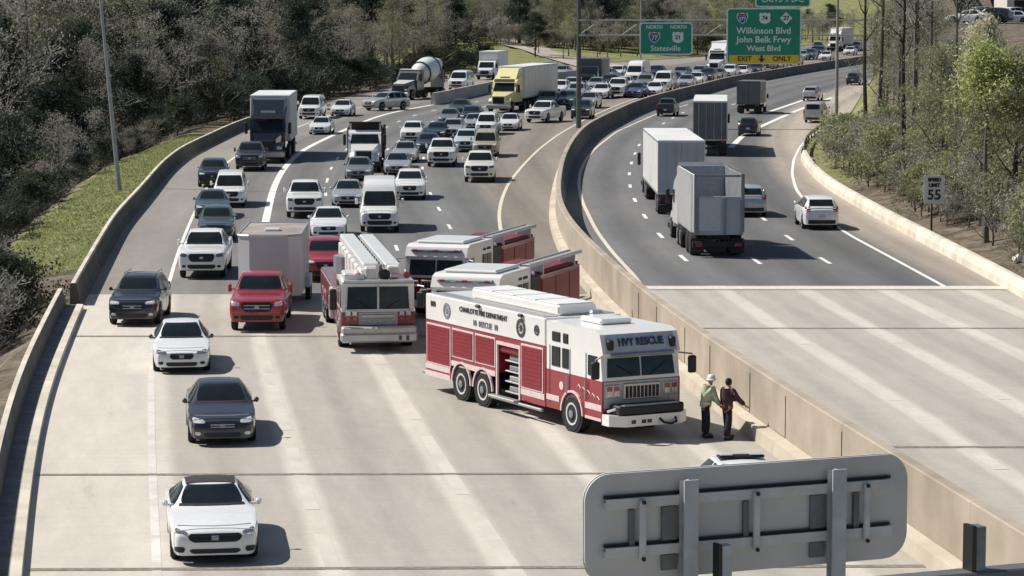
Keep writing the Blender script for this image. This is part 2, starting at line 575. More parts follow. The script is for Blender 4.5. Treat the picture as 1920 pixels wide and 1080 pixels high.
# ------------------------------------------------------------------ road surfaces
def road_mat(name, base, zones, pitch=None, track=None, tining=False, seed=0.0):
    """zones: [(offset, colour)] across the road in metres; track: wheel-path wear repeated every `pitch` metres"""
    m = bpy.data.materials.new(name)
    m.use_nodes = True
    nt = m.node_tree
    N, L = nt.nodes.new, nt.links.new
    b = nt.nodes['Principled BSDF']
    b.inputs['Roughness'].default_value = 0.85
    sock(b, 'Specular IOR Level', 'Specular').default_value = 0.25
    uv = N('ShaderNodeUVMap')
    uv.uv_map = 'road'
    sep = N('ShaderNodeSeparateXYZ')
    L(uv.outputs['UV'], sep.inputs[0])
    def math_(op, a, b_=None, c=None):
        n = N('ShaderNodeMath')
        n.operation = op
        for i, s in enumerate((a, b_, c)):
            if s is None: continue
            if isinstance(s, (int, float)): n.inputs[i].default_value = s
            else: L(s, n.inputs[i])
        return n.outputs[0]
    def noise(sx, sy, det=5, rough=0.6):
        cb = N('ShaderNodeCombineXYZ')
        L(math_('MULTIPLY', sep.outputs['X'], sx), cb.inputs[0])
        L(math_('MULTIPLY', sep.outputs['Y'], sy), cb.inputs[1])
        cb.inputs[2].default_value = seed
        n = N('ShaderNodeTexNoise')
        n.inputs['Scale'].default_value = 1.0
        n.inputs['Detail'].default_value = det
        n.inputs['Roughness'].default_value = rough
        L(cb.outputs[0], n.inputs['Vector'])
        return n.outputs['Fac']
    wob = math_('MULTIPLY_ADD', noise(0.15, 0.08, 3), 0.9, -0.45)
    off = math_('ADD', sep.outputs['X'], math_('MULTIPLY', wob, 0.28))
    r = N('ShaderNodeValToRGB')
    lo, hi = zones[0][0], zones[-1][0]
    while len(r.color_ramp.elements) < len(zones):
        r.color_ramp.elements.new(0.5)
    for e, (o, c) in zip(r.color_ramp.elements, zones):
        e.position = (o - lo) / (hi - lo)
        e.color = (*c, 1)
    L(math_('DIVIDE', math_('SUBTRACT', off, lo), hi - lo), r.inputs['Fac'])
    val = math_('MULTIPLY_ADD', noise(2.0, 0.35), 0.34, 0.83)                       # mottling stretched along the road
    val = math_('MULTIPLY', val, math_('MULTIPLY_ADD', noise(0.35, 0.05, 6), 0.5, 0.75))
    val = math_('MULTIPLY', val, math_('MULTIPLY_ADD', noise(9, 6, 3), 0.2, 0.9))
    if track:
        t = math_('PINGPONG', math_('ADD', off, track[1]), pitch / 2)               # 0 on a lane line, pitch/2 in mid lane
        mr = N('ShaderNodeMapRange')
        mr.interpolation_type = 'SMOOTHSTEP'
        mr.inputs['From Min'].default_value = track[2]
        mr.inputs['From Max'].default_value = track[3]
        mr.inputs['To Min'].default_value = 1.0
        mr.inputs['To Max'].default_value = track[0]
        L(t, mr.inputs['Value'])
        inside = N('ShaderNodeMapRange')
        inside.inputs['From Min'].default_value = track[4]
        inside.inputs['From Max'].default_value = track[4] + 0.5
        L(off, inside.inputs['Value'])
        k = math_('MULTIPLY_ADD', math_('SUBTRACT', mr.outputs['Result'], 1.0), inside.outputs['Result'], 1.0)
        val = math_('MULTIPLY', val, k)
        # oil drips down the middle of each lane
        oil = N('ShaderNodeMapRange')
        oil.interpolation_type = 'SMOOTHSTEP'
        oil.inputs['From Min'].default_value = pitch / 2 - 0.55
        oil.inputs['From Max'].default_value = pitch / 2 - 0.1
        oil.inputs['To Min'].default_value = 0.0
        oil.inputs['To Max'].default_value = 0.22
        L(t, oil.inputs['Value'])
        on = math_('MULTIPLY', math_('MULTIPLY', oil.outputs['Result'], noise(1.2, 0.22, 5, 0.7)), inside.outputs['Result'])
        val = math_('MULTIPLY', val, math_('SUBTRACT', 1.0, on))
    if tining:
        val = math_('MULTIPLY', val, math_('MULTIPLY_ADD', noise(0.25, 3.2, 4, 0.7), 0.16, 0.92))
    # tar-filled cracks and oil drips
    dk = N('ShaderNodeMapRange')
    dk.inputs['From Min'].default_value = 0.64
    dk.inputs['From Max'].default_value = 0.74
    dk.inputs['To Min'].default_value = 1.0
    dk.inputs['To Max'].default_value = 0.72
    L(noise(0.9, 0.14, 6, 0.7), dk.inputs['Value'])
    val = math_('MULTIPLY', val, dk.outputs['Result'])
    mx = N('ShaderNodeMix')
    mx.data_type = 'RGBA'
    mx.blend_type = 'MULTIPLY'
    mx.inputs[0].default_value = 1
    L(r.outputs['Color'], mx.inputs[6])
    L(val, mx.inputs[7])
    L(mx.outputs[2], b.inputs['Base Color'])
    bp = N('ShaderNodeBump')
    bp.inputs['Strength'].default_value = 0.15
    bp.inputs['Distance'].default_value = 0.01
    L(noise(25, 25, 3), bp.inputs['Height'])
    L(bp.outputs['Normal'], b.inputs['Normal'])
    return m

def sheet(name, ref, left, right, z, m, cut=None, cols=6, i0=0, i1=None):
    """a road surface swept along ref from its left to its right extent; cut=(y, keep_near)"""
    i1 = i1 or len(ref)
    nm = normals(ref)
    s = np.r_[0, np.cumsum(np.hypot(*np.diff(ref, axis=0).T))]
    bm = bmesh.new()
    uvl = bm.loops.layers.uv.new('road')
    rows = []
    for i in range(i0, i1, 2):
        a, b_ = left[i], right[i]
        rows.append([(bm.verts.new((*(ref[i] + nm[i] * (a + (b_ - a) * k / cols)), z)), a + (b_ - a) * k / cols, s[i]) for k in range(cols + 1)])
    for A, B in zip(rows[:-1], rows[1:]):
        for k in range(cols):
            q = (A[k], A[k + 1], B[k + 1], B[k])
            f = bm.faces.new([w[0] for w in q])
            for lp, w in zip(f.loops, q):
                lp[uvl].uv = (w[1], w[2])
    if cut:
        y, near = cut
        g = bm.verts[:] + bm.edges[:] + bm.faces[:]
        bmesh.ops.bisect_plane(bm, geom=g, plane_co=(0, y, 0), plane_no=(0, 1, 0), clear_outer=near, clear_inner=not near)
    bmesh.ops.recalc_face_normals(bm, faces=bm.faces)
    if bm.faces and sum(f.normal.z for f in bm.faces) < 0:
        bmesh.ops.reverse_faces(bm, faces=bm.faces)
    me = bpy.data.meshes.new(name)
    bm.to_mesh(me)
    bm.free()
    return tag(obj(name, me, m), kind='structure')

def gap_to(ref, curve):
    return np.array([nearest(curve, p)[1] for p in ref])

SB_L = -(gap_to(GORE, LEFT_EDGE) + 0.2)
SB_R = gap_to(GORE, MEDIAN)
NB_L = -gap_to(LANE_A, MEDIAN)
NB_R = gap_to(LANE_A, RIGHT_EDGE) + 0.1
K = np.array
asph = (0.163, 0.163, 0.165)
sb_asphalt = sheet('southbound_road', GORE, SB_L, SB_R, 0.0, road_mat('asphalt_worn', asph,
    [(-14, (0.26, 0.24, 0.215)), (-4.6, (0.25, 0.233, 0.21)), (-3.6, (0.215, 0.206, 0.193)), (-0.3, (0.185, 0.18, 0.173)), (0.2, (0.16, 0.158, 0.155)), (5, asph), (9.5, (0.165, 0.165, 0.165)), (12.4, (0.155, 0.155, 0.152)), (13.2, (0.23, 0.2, 0.17)), (17, (0.23, 0.205, 0.175))],
    pitch=3.2, track=(0.88, 0.0, 0.3, 0.8, -3.4), seed=3))
JOINT_SB = P(300, 552).y
JOINT_NB = P(1500, 536).y
conc = (0.535, 0.495, 0.44)
conc_l = (0.55, 0.52, 0.47)
deck_mat_sb = road_mat('deck_concrete', conc, [(-10, (0.545, 0.505, 0.445)), (-3.4, (0.535, 0.495, 0.44)), (-2.6, conc), (9.5, conc), (11.5, (0.54, 0.5, 0.44)), (14, (0.55, 0.51, 0.44))],
    pitch=3.6, track=(0.73, 0.0, 0.16, 0.5, -3.5), tining=True, seed=11)
sb_deck = sheet('southbound_bridge_deck', GORE, SB_L, SB_R, 0.006, deck_mat_sb, cut=(JOINT_SB, True))
nb_asphalt = sheet('northbound_road', LANE_A, NB_L, NB_R, 0.0, road_mat('asphalt_northbound', asph,
    [(-5, (0.19, 0.18, 0.165)), (-3.3, (0.16, 0.155, 0.15)), (-2.8, asph), (9.3, (0.13, 0.13, 0.13)), (9.9, (0.2, 0.185, 0.165)), (10.8, (0.38, 0.335, 0.28)), (16, (0.4, 0.35, 0.29))],
    pitch=3.2, track=(0.86, 0.0, 0.5, 1.1, -3.1), seed=7), i0=0)
nb_deck = sheet('northbound_bridge_deck', LANE_A, NB_L, NB_R + 6, 0.006, road_mat('deck_concrete_north', conc,
    [(-6, (0.56, 0.52, 0.46)), (-3.4, (0.54, 0.5, 0.45)), (-2.6, conc), (9, conc), (10.5, (0.55, 0.51, 0.45)), (20, (0.57, 0.53, 0.46))],
    pitch=3.3, track=(0.76, 0.0, 0.2, 0.5, -3.2), tining=True, seed=23), cut=(JOINT_NB, True))

# joints across the decks: dark sealed gaps, the first a light armoured nosing
M_SEAL = mat('joint_seal', (0.21, 0.185, 0.16), 0.9, var=0.3)
M_NOSE = mat('joint_nosing', (0.62, 0.58, 0.5), 0.8, var=0.15)
def across(name, y, x0, x1, w, z, m, parent, skew=0.0):
    mb = MB()
    n = 16
    for i in range(n):
        a, b_ = x0 + (x1 - x0) * i / n, x0 + (x1 - x0) * (i + 1) / n
        ya, yb = y + skew * (a - x0), y + skew * (b_ - x0)
        mb.poly([(a, ya - w / 2, z), (b_, yb - w / 2, z), (b_, yb + w / 2, z), (a, ya + w / 2, z)])
    return obj(name, mb, m, parent)
def x_left(y):
    return float(LEFT_EDGE[np.argmin(abs(LEFT_EDGE[:, 1] - y)), 0])
def x_mid(y):
    return float(MEDIAN[np.argmin(abs(MEDIAN[:, 1] - y)), 0])
for v, sk in ((631, 0.0), (891, 0.012), (1069, 0.02)):
    y = P(300, v).y
    across('expansion_joint', y, x_left(y) + 0.02, x_mid(y) - 0.52, 0.26 if v != 631 else 0.36, 0.016, M_SEAL, sb_deck, sk)
for v in (616, 839):
    y = P(1500, v).y
    across('expansion_joint', y, x_mid(y) + 0.36, 30, 0.3, 0.016, M_SEAL, nb_deck)
across('joint_nosing', JOINT_NB - 0.75, x_mid(JOINT_NB) + 0.4, 24, 1.1, 0.010, M_NOSE, nb_deck)
across('expansion_joint', JOINT_NB - 1.6, x_mid(JOINT_NB) + 0.4, 24, 0.3, 0.010, M_SEAL, nb_deck)

# painted lines
M_PAINT = mat('road_paint', (0.74, 0.73, 0.7), 0.7, var=0.12, scale=3, dirt=((0.4, 0.39, 0.37), 0.5))
M_PAINT_OLD = mat('road_paint_worn', (0.555, 0.52, 0.465), 0.8, var=0.06, scale=1.5, dirt=((0.47, 0.435, 0.385), 0.9))
def line(name, ref, off, i0, i1, w, parent, m=None, z=0.012, st=2):
    c = offset(ref, off)
    nm = normals(ref)
    mb = MB()
    o = 0
    idx = list(range(i0, min(i1, len(c) - 1), st)) + [min(i1, len(c) - 1)]
    for k, i in enumerate(idx):
        mb.v += [(*(c[i] - nm[i] * w / 2), z), (*(c[i] + nm[i] * w / 2), z)]
        if k:
            mb.f.append((2 * k - 2, 2 * k - 1, 2 * k + 1, 2 * k))
    return obj(name, mb, m or M_PAINT, parent)
def arc(ref):
    return np.r_[0, np.cumsum(np.hypot(*np.diff(ref, axis=0).T))]
def idx_y(ref, y):
    return int(np.argmin(abs(ref[:, 1] - y)))
def dashes(ref, off, y0, y1, w, parent, phase=0.0, m=None, length=3.05, period=12.2, z=0.012):
    s = arc(ref)
    i0, i1 = idx_y(ref, y0), idx_y(ref, y1)
    t = s[i0] + phase
    while t + length < s[i1]:
        a, b_ = int(np.searchsorted(s, t)), int(np.searchsorted(s, t + length))
        line('lane_dash', ref, off, a, max(b_, a + 1), w, parent, m, z, 1)
        t += period
JY = JOINT_SB + 1
i_j, i_w = idx_y(GORE, JY), idx_y(GORE, 304)
line('exit_lane_line', GORE, 0.0, i_j, i_w, 0.42, sb_asphalt)
el = smooth_curve(P2([(300, 1240), (292, 1000), (285, 890), (283, 700), (288, 630), (313, 545), (333, 475), (357, 415), (388, 350), (430, 300), (500, 262), (600, 222), (700, 195)]), passes=20)
je = idx_y(el, JOINT_SB)
line('edge_line', el, 0.0, 0, je - 1, 0.2, sb_deck, mat('edge_paint_worn', (0.6, 0.575, 0.53), 0.8, var=0.1, scale=2, dirt=((0.46, 0.43, 0.39), 0.9)), z=0.012)
line('edge_line', el, 0.0, je + 1, len(el) - 1, 0.16, sb_asphalt)
dashes(GORE, 0.0, 50, JOINT_SB - 2, 0.34, sb_deck, 2.0, M_PAINT_OLD, length=9.5, z=0.012)
for o in (3.75, 7.2):
    dashes(GORE, o, 50, JOINT_SB - 2, 0.34, sb_deck, 3.0, M_PAINT_OLD, length=9.5, z=0.012)
for o in (3.25, 6.45, 9.6):
    dashes(GORE, o, JY, 330, 0.17, sb_asphalt, 5.0)
re_ = smooth_curve(P2([(960, 545), (945, 470), (937, 421), (935, 400), (941, 372), (954, 342), (985, 305), (1010, 280), (1047, 252), (1100, 222), (1160, 196), (1230, 172), (1330, 150), (1430, 133)]), passes=12)
line('edge_line', re_, 0.0, 0, len(re_) - 1, 0.2, sb_asphalt, mat('road_paint_cream', (0.62, 0.55, 0.45), 0.75, var=0.15))
jn = idx_y(LANE_A, JOINT_NB)
lb = smooth_curve([P(u, v).xy for u, v in [(1205, 541), (1199, 527), (1151, 477), (1118, 433), (1092, 380), (1085, 350), (1087, 325), (1098, 300), (1116, 278), (1156, 247), (1228, 215), (1290, 196)]], passes=8)
line('edge_line', lb, 0.0, 0, len(lb) - 1, 0.2, nb_asphalt, MATS['road_paint_cream'])
s_a = arc(LANE_A)
i490 = idx_y(LANE_A, P(1285, 490).y)
ph = (s_a[i490] - s_a[jn]) % 12.2
dashes(LANE_A, 0.0, JOINT_NB, 330, 0.2, nb_asphalt, ph - 1.5)
dashes(LANE_A, 3.15, JOINT_NB, 330, 0.2, nb_asphalt, ph - 3.0)
dashes(LANE_A, 6.3, JOINT_NB, 230, 0.2, nb_asphalt, ph - 2.0)
for o in (0.0, 3.3, 6.6):
    dashes(LANE_A, o, 45, JOINT_NB - 2, 0.4, nb_deck, 1.0, M_PAINT_OLD, length=9.9, z=0.012)
line('edge_line', LANE_A, 9.9, 0, jn - 2, 0.3, nb_deck, M_PAINT_OLD, z=0.012)
rl = smooth_curve(P2([(1772, 538), (1680, 488), (1613, 452), (1590, 440), (1545, 408), (1510, 377), (1493, 357), (1485, 327), (1488, 300), (1500, 275), (1520, 255), (1560, 232), (1620, 212)]), passes=6)
line('edge_line', rl, 0.0, 0, len(rl) - 1, 0.2, nb_asphalt)
line('gore_line', smooth_curve(P2([(1370, 277), (1390, 257), (1425, 238), (1465, 220), (1510, 201), (1560, 183)]), passes=3), 0.0, 0, 999, 0.5, nb_asphalt)
line('gore_line', smooth_curve(P2([(1432, 213), (1465, 202), (1500, 190), (1545, 176)]), passes=3), 0.0, 0, 999, 0.5, nb_asphalt)
def PG(u, v):
    """where a sight line meets the ground, roads included"""
    d = ray(u, v)
    ys = np.linspace(40, 900, 1300)
    zs = CAM_H + d.z / d.y * ys
    hit = zs <= ground_height(d.x / d.y * ys, ys)
    y = float(ys[int(np.argmax(hit))]) if hit.any() else 600.0
    x = d.x / d.y * y
    return Vector((x, y, gz(x, y)))
rp = [PG(u, v) for u, v in [(925, 60), (985, 87), (1020, 98), (1060, 109), (1095, 119), (1150, 131)]]
rmb = MB()
for k, p in enumerate(rp):
    d = (rp[min(k + 1, len(rp) - 1)] - rp[max(k - 1, 0)])
    d = Vector((d.y, -d.x, 0)).normalized()
    for o in (-4.4, 4.4):
        q = p + d * o
        rmb.v.append((q.x, q.y, gz(q.x, q.y) + 0.14))
    if k:
        rmb.f.append((2 * k - 2, 2 * k - 1, 2 * k + 1, 2 * k))
structure('ramp', rmb, mat('ramp_concrete', (0.36, 0.32, 0.28), 0.9, var=0.2, scale=0.3))

# ------------------------------------------------------------------ walls beside the road
def sweep(curve, prof, i0, i1, close=True, st=1, dz=None):
    """outline of (offset to the right, height) carried along a piece of a curve"""
    nm = normals(curve)
    mb = MB()
    n = len(prof)
    idx = list(range(i0, i1, st)) + [i1]
    for i in idx:
        for o, z in prof:
            p = curve[i] + nm[i] * o
            mb.v.append((p[0], p[1], z * (dz(p) if dz else 1)))
    for k in range(len(idx) - 1):
        for j in range(n):
            j2 = (j + 1) % n
            mb.f.append((k * n + j, k * n + j2, (k + 1) * n + j2, (k + 1) * n + j))
    mb.f.append(tuple(range(n - 1, -1, -1)))
    mb.f.append(tuple((len(idx) - 1) * n + j for j in range(n)))
    return mb

def wall_mat(name, col, low, streak=(0.2, 0.16, 0.11)):
    m = mat(name, col, 0.9, var=0.16, scale=0.7, dirt=(streak, 0.55), bump=0.25, bscale=12)
    return m

def barrier(name, label, curve, prof, y0, y1, m, sec=6.0, dz=None, capm=None, cap=None):
    t = thing(name, label, 'barrier', loc=(0, 0, 0))
    s = arc(curve)
    i0, i1 = idx_y(curve, y0), idx_y(curve, y1)
    if i1 < i0: i0, i1 = i1, i0
    n = max(1, int(round((s[i1] - s[i0]) / sec)))
    for k in range(n):
        a = int(np.searchsorted(s, s[i0] + (s[i1] - s[i0]) * k / n))
        b_ = int(np.searchsorted(s, s[i0] + (s[i1] - s[i0]) * (k + 1) / n))
        if b_ <= a: continue
        me = sweep(curve, prof, a, b_, dz=dz)
        # pull the ends back a little so that the joint between two sections shows
        w = len(prof)
        rows = len(me.v) // w
        for e, nb in ((0, 1), (rows - 1, rows - 2)):
            for j in range(w):
                A, B = Vector(me.v[e * w + j]), Vector(me.v[nb * w + j])
                me.v[e * w + j] = tuple(A + (B - A).normalized() * 0.006)
        sc = obj('wall_section', me, m, t)
        if cap:
            obj('wall_cap', sweep(curve, cap, a, b_, dz=dz), capm, sc)
    return t

M_TAN = wall_mat('tan_concrete', (0.37, 0.315, 0.25), 0)
M_TOE = mat('pale_toe_concrete', (0.5, 0.44, 0.355), 0.9, var=0.14, scale=0.8, dirt=((0.3, 0.25, 0.18), 0.5), bump=0.2, bscale=10)
M_GREYC = wall_mat('grey_concrete', (0.4, 0.385, 0.36), 0)
M_CREAM = mat('cream_concrete', (0.6, 0.55, 0.46), 0.9, var=0.15, scale=0.8, dirt=((0.3, 0.26, 0.2), 0.5), bump=0.2, bscale=10)
taper = lambda p: 1.0 - 0.2 * float(sstep(110, 150, p[1])) - 0.08 * float(sstep(150, 260, p[1]))
med = thing('median_wall', 'tall tan concrete wall curving between the two halves of the highway', 'wall')
toe_prof = [(-0.52, 0.0), (-0.49, 0.36), (-0.16, 0.41), (-0.155, 0.0)]
wall_prof = [(-0.152, 0.0), (-0.15, 1.72), (-0.12, 1.75), (0.12, 1.75), (0.15, 1.72), (0.2, 0.6), (0.34, 0.12), (0.36, 0.0)]
s_m = arc(MEDIAN)
n_sec = int(s_m[-1] / 5.2)
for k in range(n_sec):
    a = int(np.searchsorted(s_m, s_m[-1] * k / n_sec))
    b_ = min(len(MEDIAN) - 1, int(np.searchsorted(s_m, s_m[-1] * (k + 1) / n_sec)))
    for nm_, pr, m_ in (('wall_section', wall_prof, M_TAN), ('wall_toe', toe_prof, M_TOE)):
        if nm_ == 'wall_toe' and MEDIAN[a, 1] > 190: continue
        me = sweep(MEDIAN, pr, a, b_, dz=taper)
        w = len(pr)
        rows = len(me.v) // w
        for e, nb in ((0, 1), (rows - 1, rows - 2)):
            for j in range(w):
                A, B = Vector(me.v[e * w + j]), Vector(me.v[nb * w + j])
                me.v[e * w + j] = tuple(A + (B - A).normalized() * 0.006)
        obj(nm_, me, m_, med)
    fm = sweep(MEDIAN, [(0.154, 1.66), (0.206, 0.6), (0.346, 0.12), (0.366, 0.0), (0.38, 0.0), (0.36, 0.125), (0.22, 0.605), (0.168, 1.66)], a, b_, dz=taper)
    obj('shaded_face', fm, mat('shaded_concrete', (0.13, 0.13, 0.13), 0.95, var=0.25, scale=0.6, dirt=((0.2, 0.19, 0.17), 0.5), bump=0.3, bscale=8), med)  # thin slab added over the unlit side, shade painted into its colour
    if 60 < MEDIAN[a, 1] < 100:                      # raised panel border cast into the near sections
        mid = (a + b_) // 2
        obj('wall_pilaster', sweep(MEDIAN, [(-0.158, 0.45), (-0.175, 0.45), (-0.175, 1.55), (-0.158, 1.55)], a, min(a + 1, b_)), M_TAN, med)

LB_END = P(157, 577).y
barrier('bridge_parapet', 'shade-darkened concrete bridge parapet along the left edge of the pale deck', LEFT_EDGE,
        [(-1.0, -1.4), (-0.96, 0.78), (-0.79, 0.78), (-0.68, 0.2), (-0.68, -1.4)], 45, LB_END, mat('shaded_parapet', (0.1, 0.098, 0.094), 0.9, var=0.2, scale=1.2, dirt=((0.15, 0.145, 0.13), 0.6), bump=0.3, bscale=9), 6.0,  # shade of the inner face is put into this dark colour
        capm=M_CREAM, cap=[(-0.96, 0.782), (-0.96, 0.82), (-0.8, 0.82), (-0.8, 0.782)])  # pale strip stands for the sunlit top of the parapet
barrier('safety_walk', 'concrete walkway in painted shade at the foot of the bridge parapet', LEFT_EDGE, [(-0.677, -0.3), (-0.677, 0.19), (-0.262, 0.185), (-0.262, -0.3)], 45, LB_END, mat('shaded_walk', (0.2, 0.195, 0.185), 0.95, var=0.3, scale=1.5), 9.0)  # ledge coloured dark where the parapet's shadow falls
barrier('deck_curb', 'low pale curb ledge at the foot of the left bridge parapet', LEFT_EDGE, [(-0.26, -0.3), (-0.26, 0.21), (-0.02, 0.2), (0.0, -0.3)], 45, LB_END, M_CREAM, 9.0)  # outer strip of the ledge, pale as the part in sun
barrier('roadside_wall', 'grey green mossy concrete wall between the left shoulder and the grass bank', LEFT_EDGE,
        [(-0.62, -0.5), (-0.6, 0.84), (-0.34, 0.84), (-0.26, 0.25), (0.0, -0.1)], LB_END + 1.0, 262, mat('mossy_shaded_concrete', (0.095, 0.097, 0.078), 0.95, var=0.3, scale=0.8, dirt=((0.09, 0.075, 0.045), 0.8), bump=0.4, bscale=8), 6.0,  # grey green of its own, darkened further for the unlit face
        capm=M_CREAM, cap=[(-0.56, 0.842), (-0.56, 0.87), (-0.4, 0.87), (-0.4, 0.842)])  # pale strip painted as the lit top of the wall
barrier('shoulder_barrier', 'low cream concrete barrier curving along the right shoulder', RIGHT_EDGE,
        [(0.0, -0.2), (0.04, 0.3), (0.2, 0.62), (0.42, 0.62), (0.5, -0.2)], 70, 205, M_CREAM, 6.0)
i_g0, i_g1 = idx_y(GORE, 305), idx_y(GORE, 420)
barrier('gore_wall', 'dark concrete wall that splits the exit ramp from the main lanes', GORE,
        [(-0.3, -0.1), (-0.15, 1.3), (0.15, 1.3), (0.3, -0.1)], 305, 420, M_GREYC, 9.0)

def guardrail(name, label, curve, y0, y1, h=0.75, off=0.3):
    t = thing(name, label, 'guardrail')
    i0, i1 = idx_y(curve, y0), idx_y(curve, y1)
    M = mat('galvanised_steel', (0.3, 0.3, 0.29), 0.5, 0.6, var=0.2)
    obj('rail', sweep(curve, [(off, h - 0.32), (off - 0.05, h - 0.26), (off, h - 0.16), (off - 0.05, h - 0.06), (off, h), (off + 0.02, h), (off + 0.02, h - 0.32)], i0, i1), M, t)
    pm = MB().box(-0.06, 0.06, -0.06, 0.06, -0.2, h - 0.05).mesh('post')
    nm = normals(curve)
    for i in range(i0, i1, 3):
        p = curve[i] + nm[i] * (off + 0.09)
        obj('post', pm, mat('weathered_post', (0.13, 0.1, 0.075), 0.9, var=0.3), t, (p[0], p[1], gz(p[0], p[1])))
    return t
guardrail('guardrail', 'dark steel guardrail around the inside of the right hand curve', RIGHT_EDGE, 207, 330)
# ------------------------------------------------------------------ vehicle paints
M_GLASS = mat('dark_glass', (0.012, 0.018, 0.021), 0.12, spec=0.22, var=0.3, scale=1.5)
M_GLASS2 = mat('blue_glass', (0.014, 0.03, 0.038), 0.14, spec=0.25, var=0.4, scale=2)
M_TYRE = mat('tyre_rubber', (0.018, 0.018, 0.018), 0.9, var=0.2)
M_RIM = mat('alloy', (0.4, 0.4, 0.41), 0.4, 0.3, var=0.1)
M_RIMD = mat('dark_alloy', (0.09, 0.09, 0.095), 0.4, 0.6, var=0.1)
M_BLACK = mat('black_plastic', (0.014, 0.014, 0.016), 0.55, var=0.2)
M_UNDER = mat('underbody', (0.012, 0.012, 0.012), 0.95, var=0.2)
M_CHROME = mat('chrome', (0.5, 0.5, 0.5), 0.32, 0.55, var=0.05)
M_LAMP = mat('lamp_lens', (0.62, 0.63, 0.62), 0.1, 0.2, var=0.2, scale=12, coat=0.6)
M_LAMPD = mat('smoked_lens', (0.16, 0.17, 0.18), 0.1, 0.3, var=0.3, scale=12, coat=0.6)
M_TAIL = mat('tail_lens', (0.22, 0.012, 0.012), 0.15, coat=0.6, var=0.2)
M_PLATE = mat('plate', (0.55, 0.56, 0.57), 0.4, var=0.1)
M_AMBER = mat('amber_lens', (0.6, 0.25, 0.03), 0.2, coat=0.5, var=0.1)
M_FABRIC = mat('soft_top_cloth', (0.035, 0.035, 0.037), 0.95, var=0.2)
PAINTS = {
    'white': mat('white_paint', (0.78, 0.78, 0.77), 0.28, coat=0.7, var=0.03),
    'cream': mat('cream_paint', (0.76, 0.75, 0.66), 0.3, coat=0.6, var=0.03),
    'black': mat('black_paint', (0.02, 0.022, 0.026), 0.22, coat=0.8, var=0.08),
    'navy': mat('navy_paint', (0.012, 0.017, 0.028), 0.22, coat=0.8, var=0.08),
    'charcoal': mat('charcoal_paint', (0.028, 0.031, 0.036), 0.28, coat=0.7, var=0.06),
    'grey': mat('grey_paint', (0.2, 0.205, 0.21), 0.3, 0.2, coat=0.7, var=0.05),
    'silver': mat('silver_paint', (0.44, 0.45, 0.46), 0.28, 0.3, coat=0.7, var=0.04),
    'teal': mat('teal_paint', (0.06, 0.085, 0.09), 0.25, 0.1, coat=0.7, var=0.06),
    'red': mat('red_paint', (0.32, 0.022, 0.032), 0.28, coat=0.7, var=0.05),
    'blue': mat('blue_paint', (0.05, 0.08, 0.15), 0.28, coat=0.7, var=0.05),
    'paleblue': mat('pale_blue_paint', (0.5, 0.58, 0.62), 0.3, coat=0.6, var=0.05),
    'yellow': mat('yellow_paint', (0.8, 0.76, 0.38), 0.3, coat=0.6, var=0.04),
    'tan': mat('tan_paint', (0.36, 0.32, 0.25), 0.35, coat=0.4, var=0.05),
}

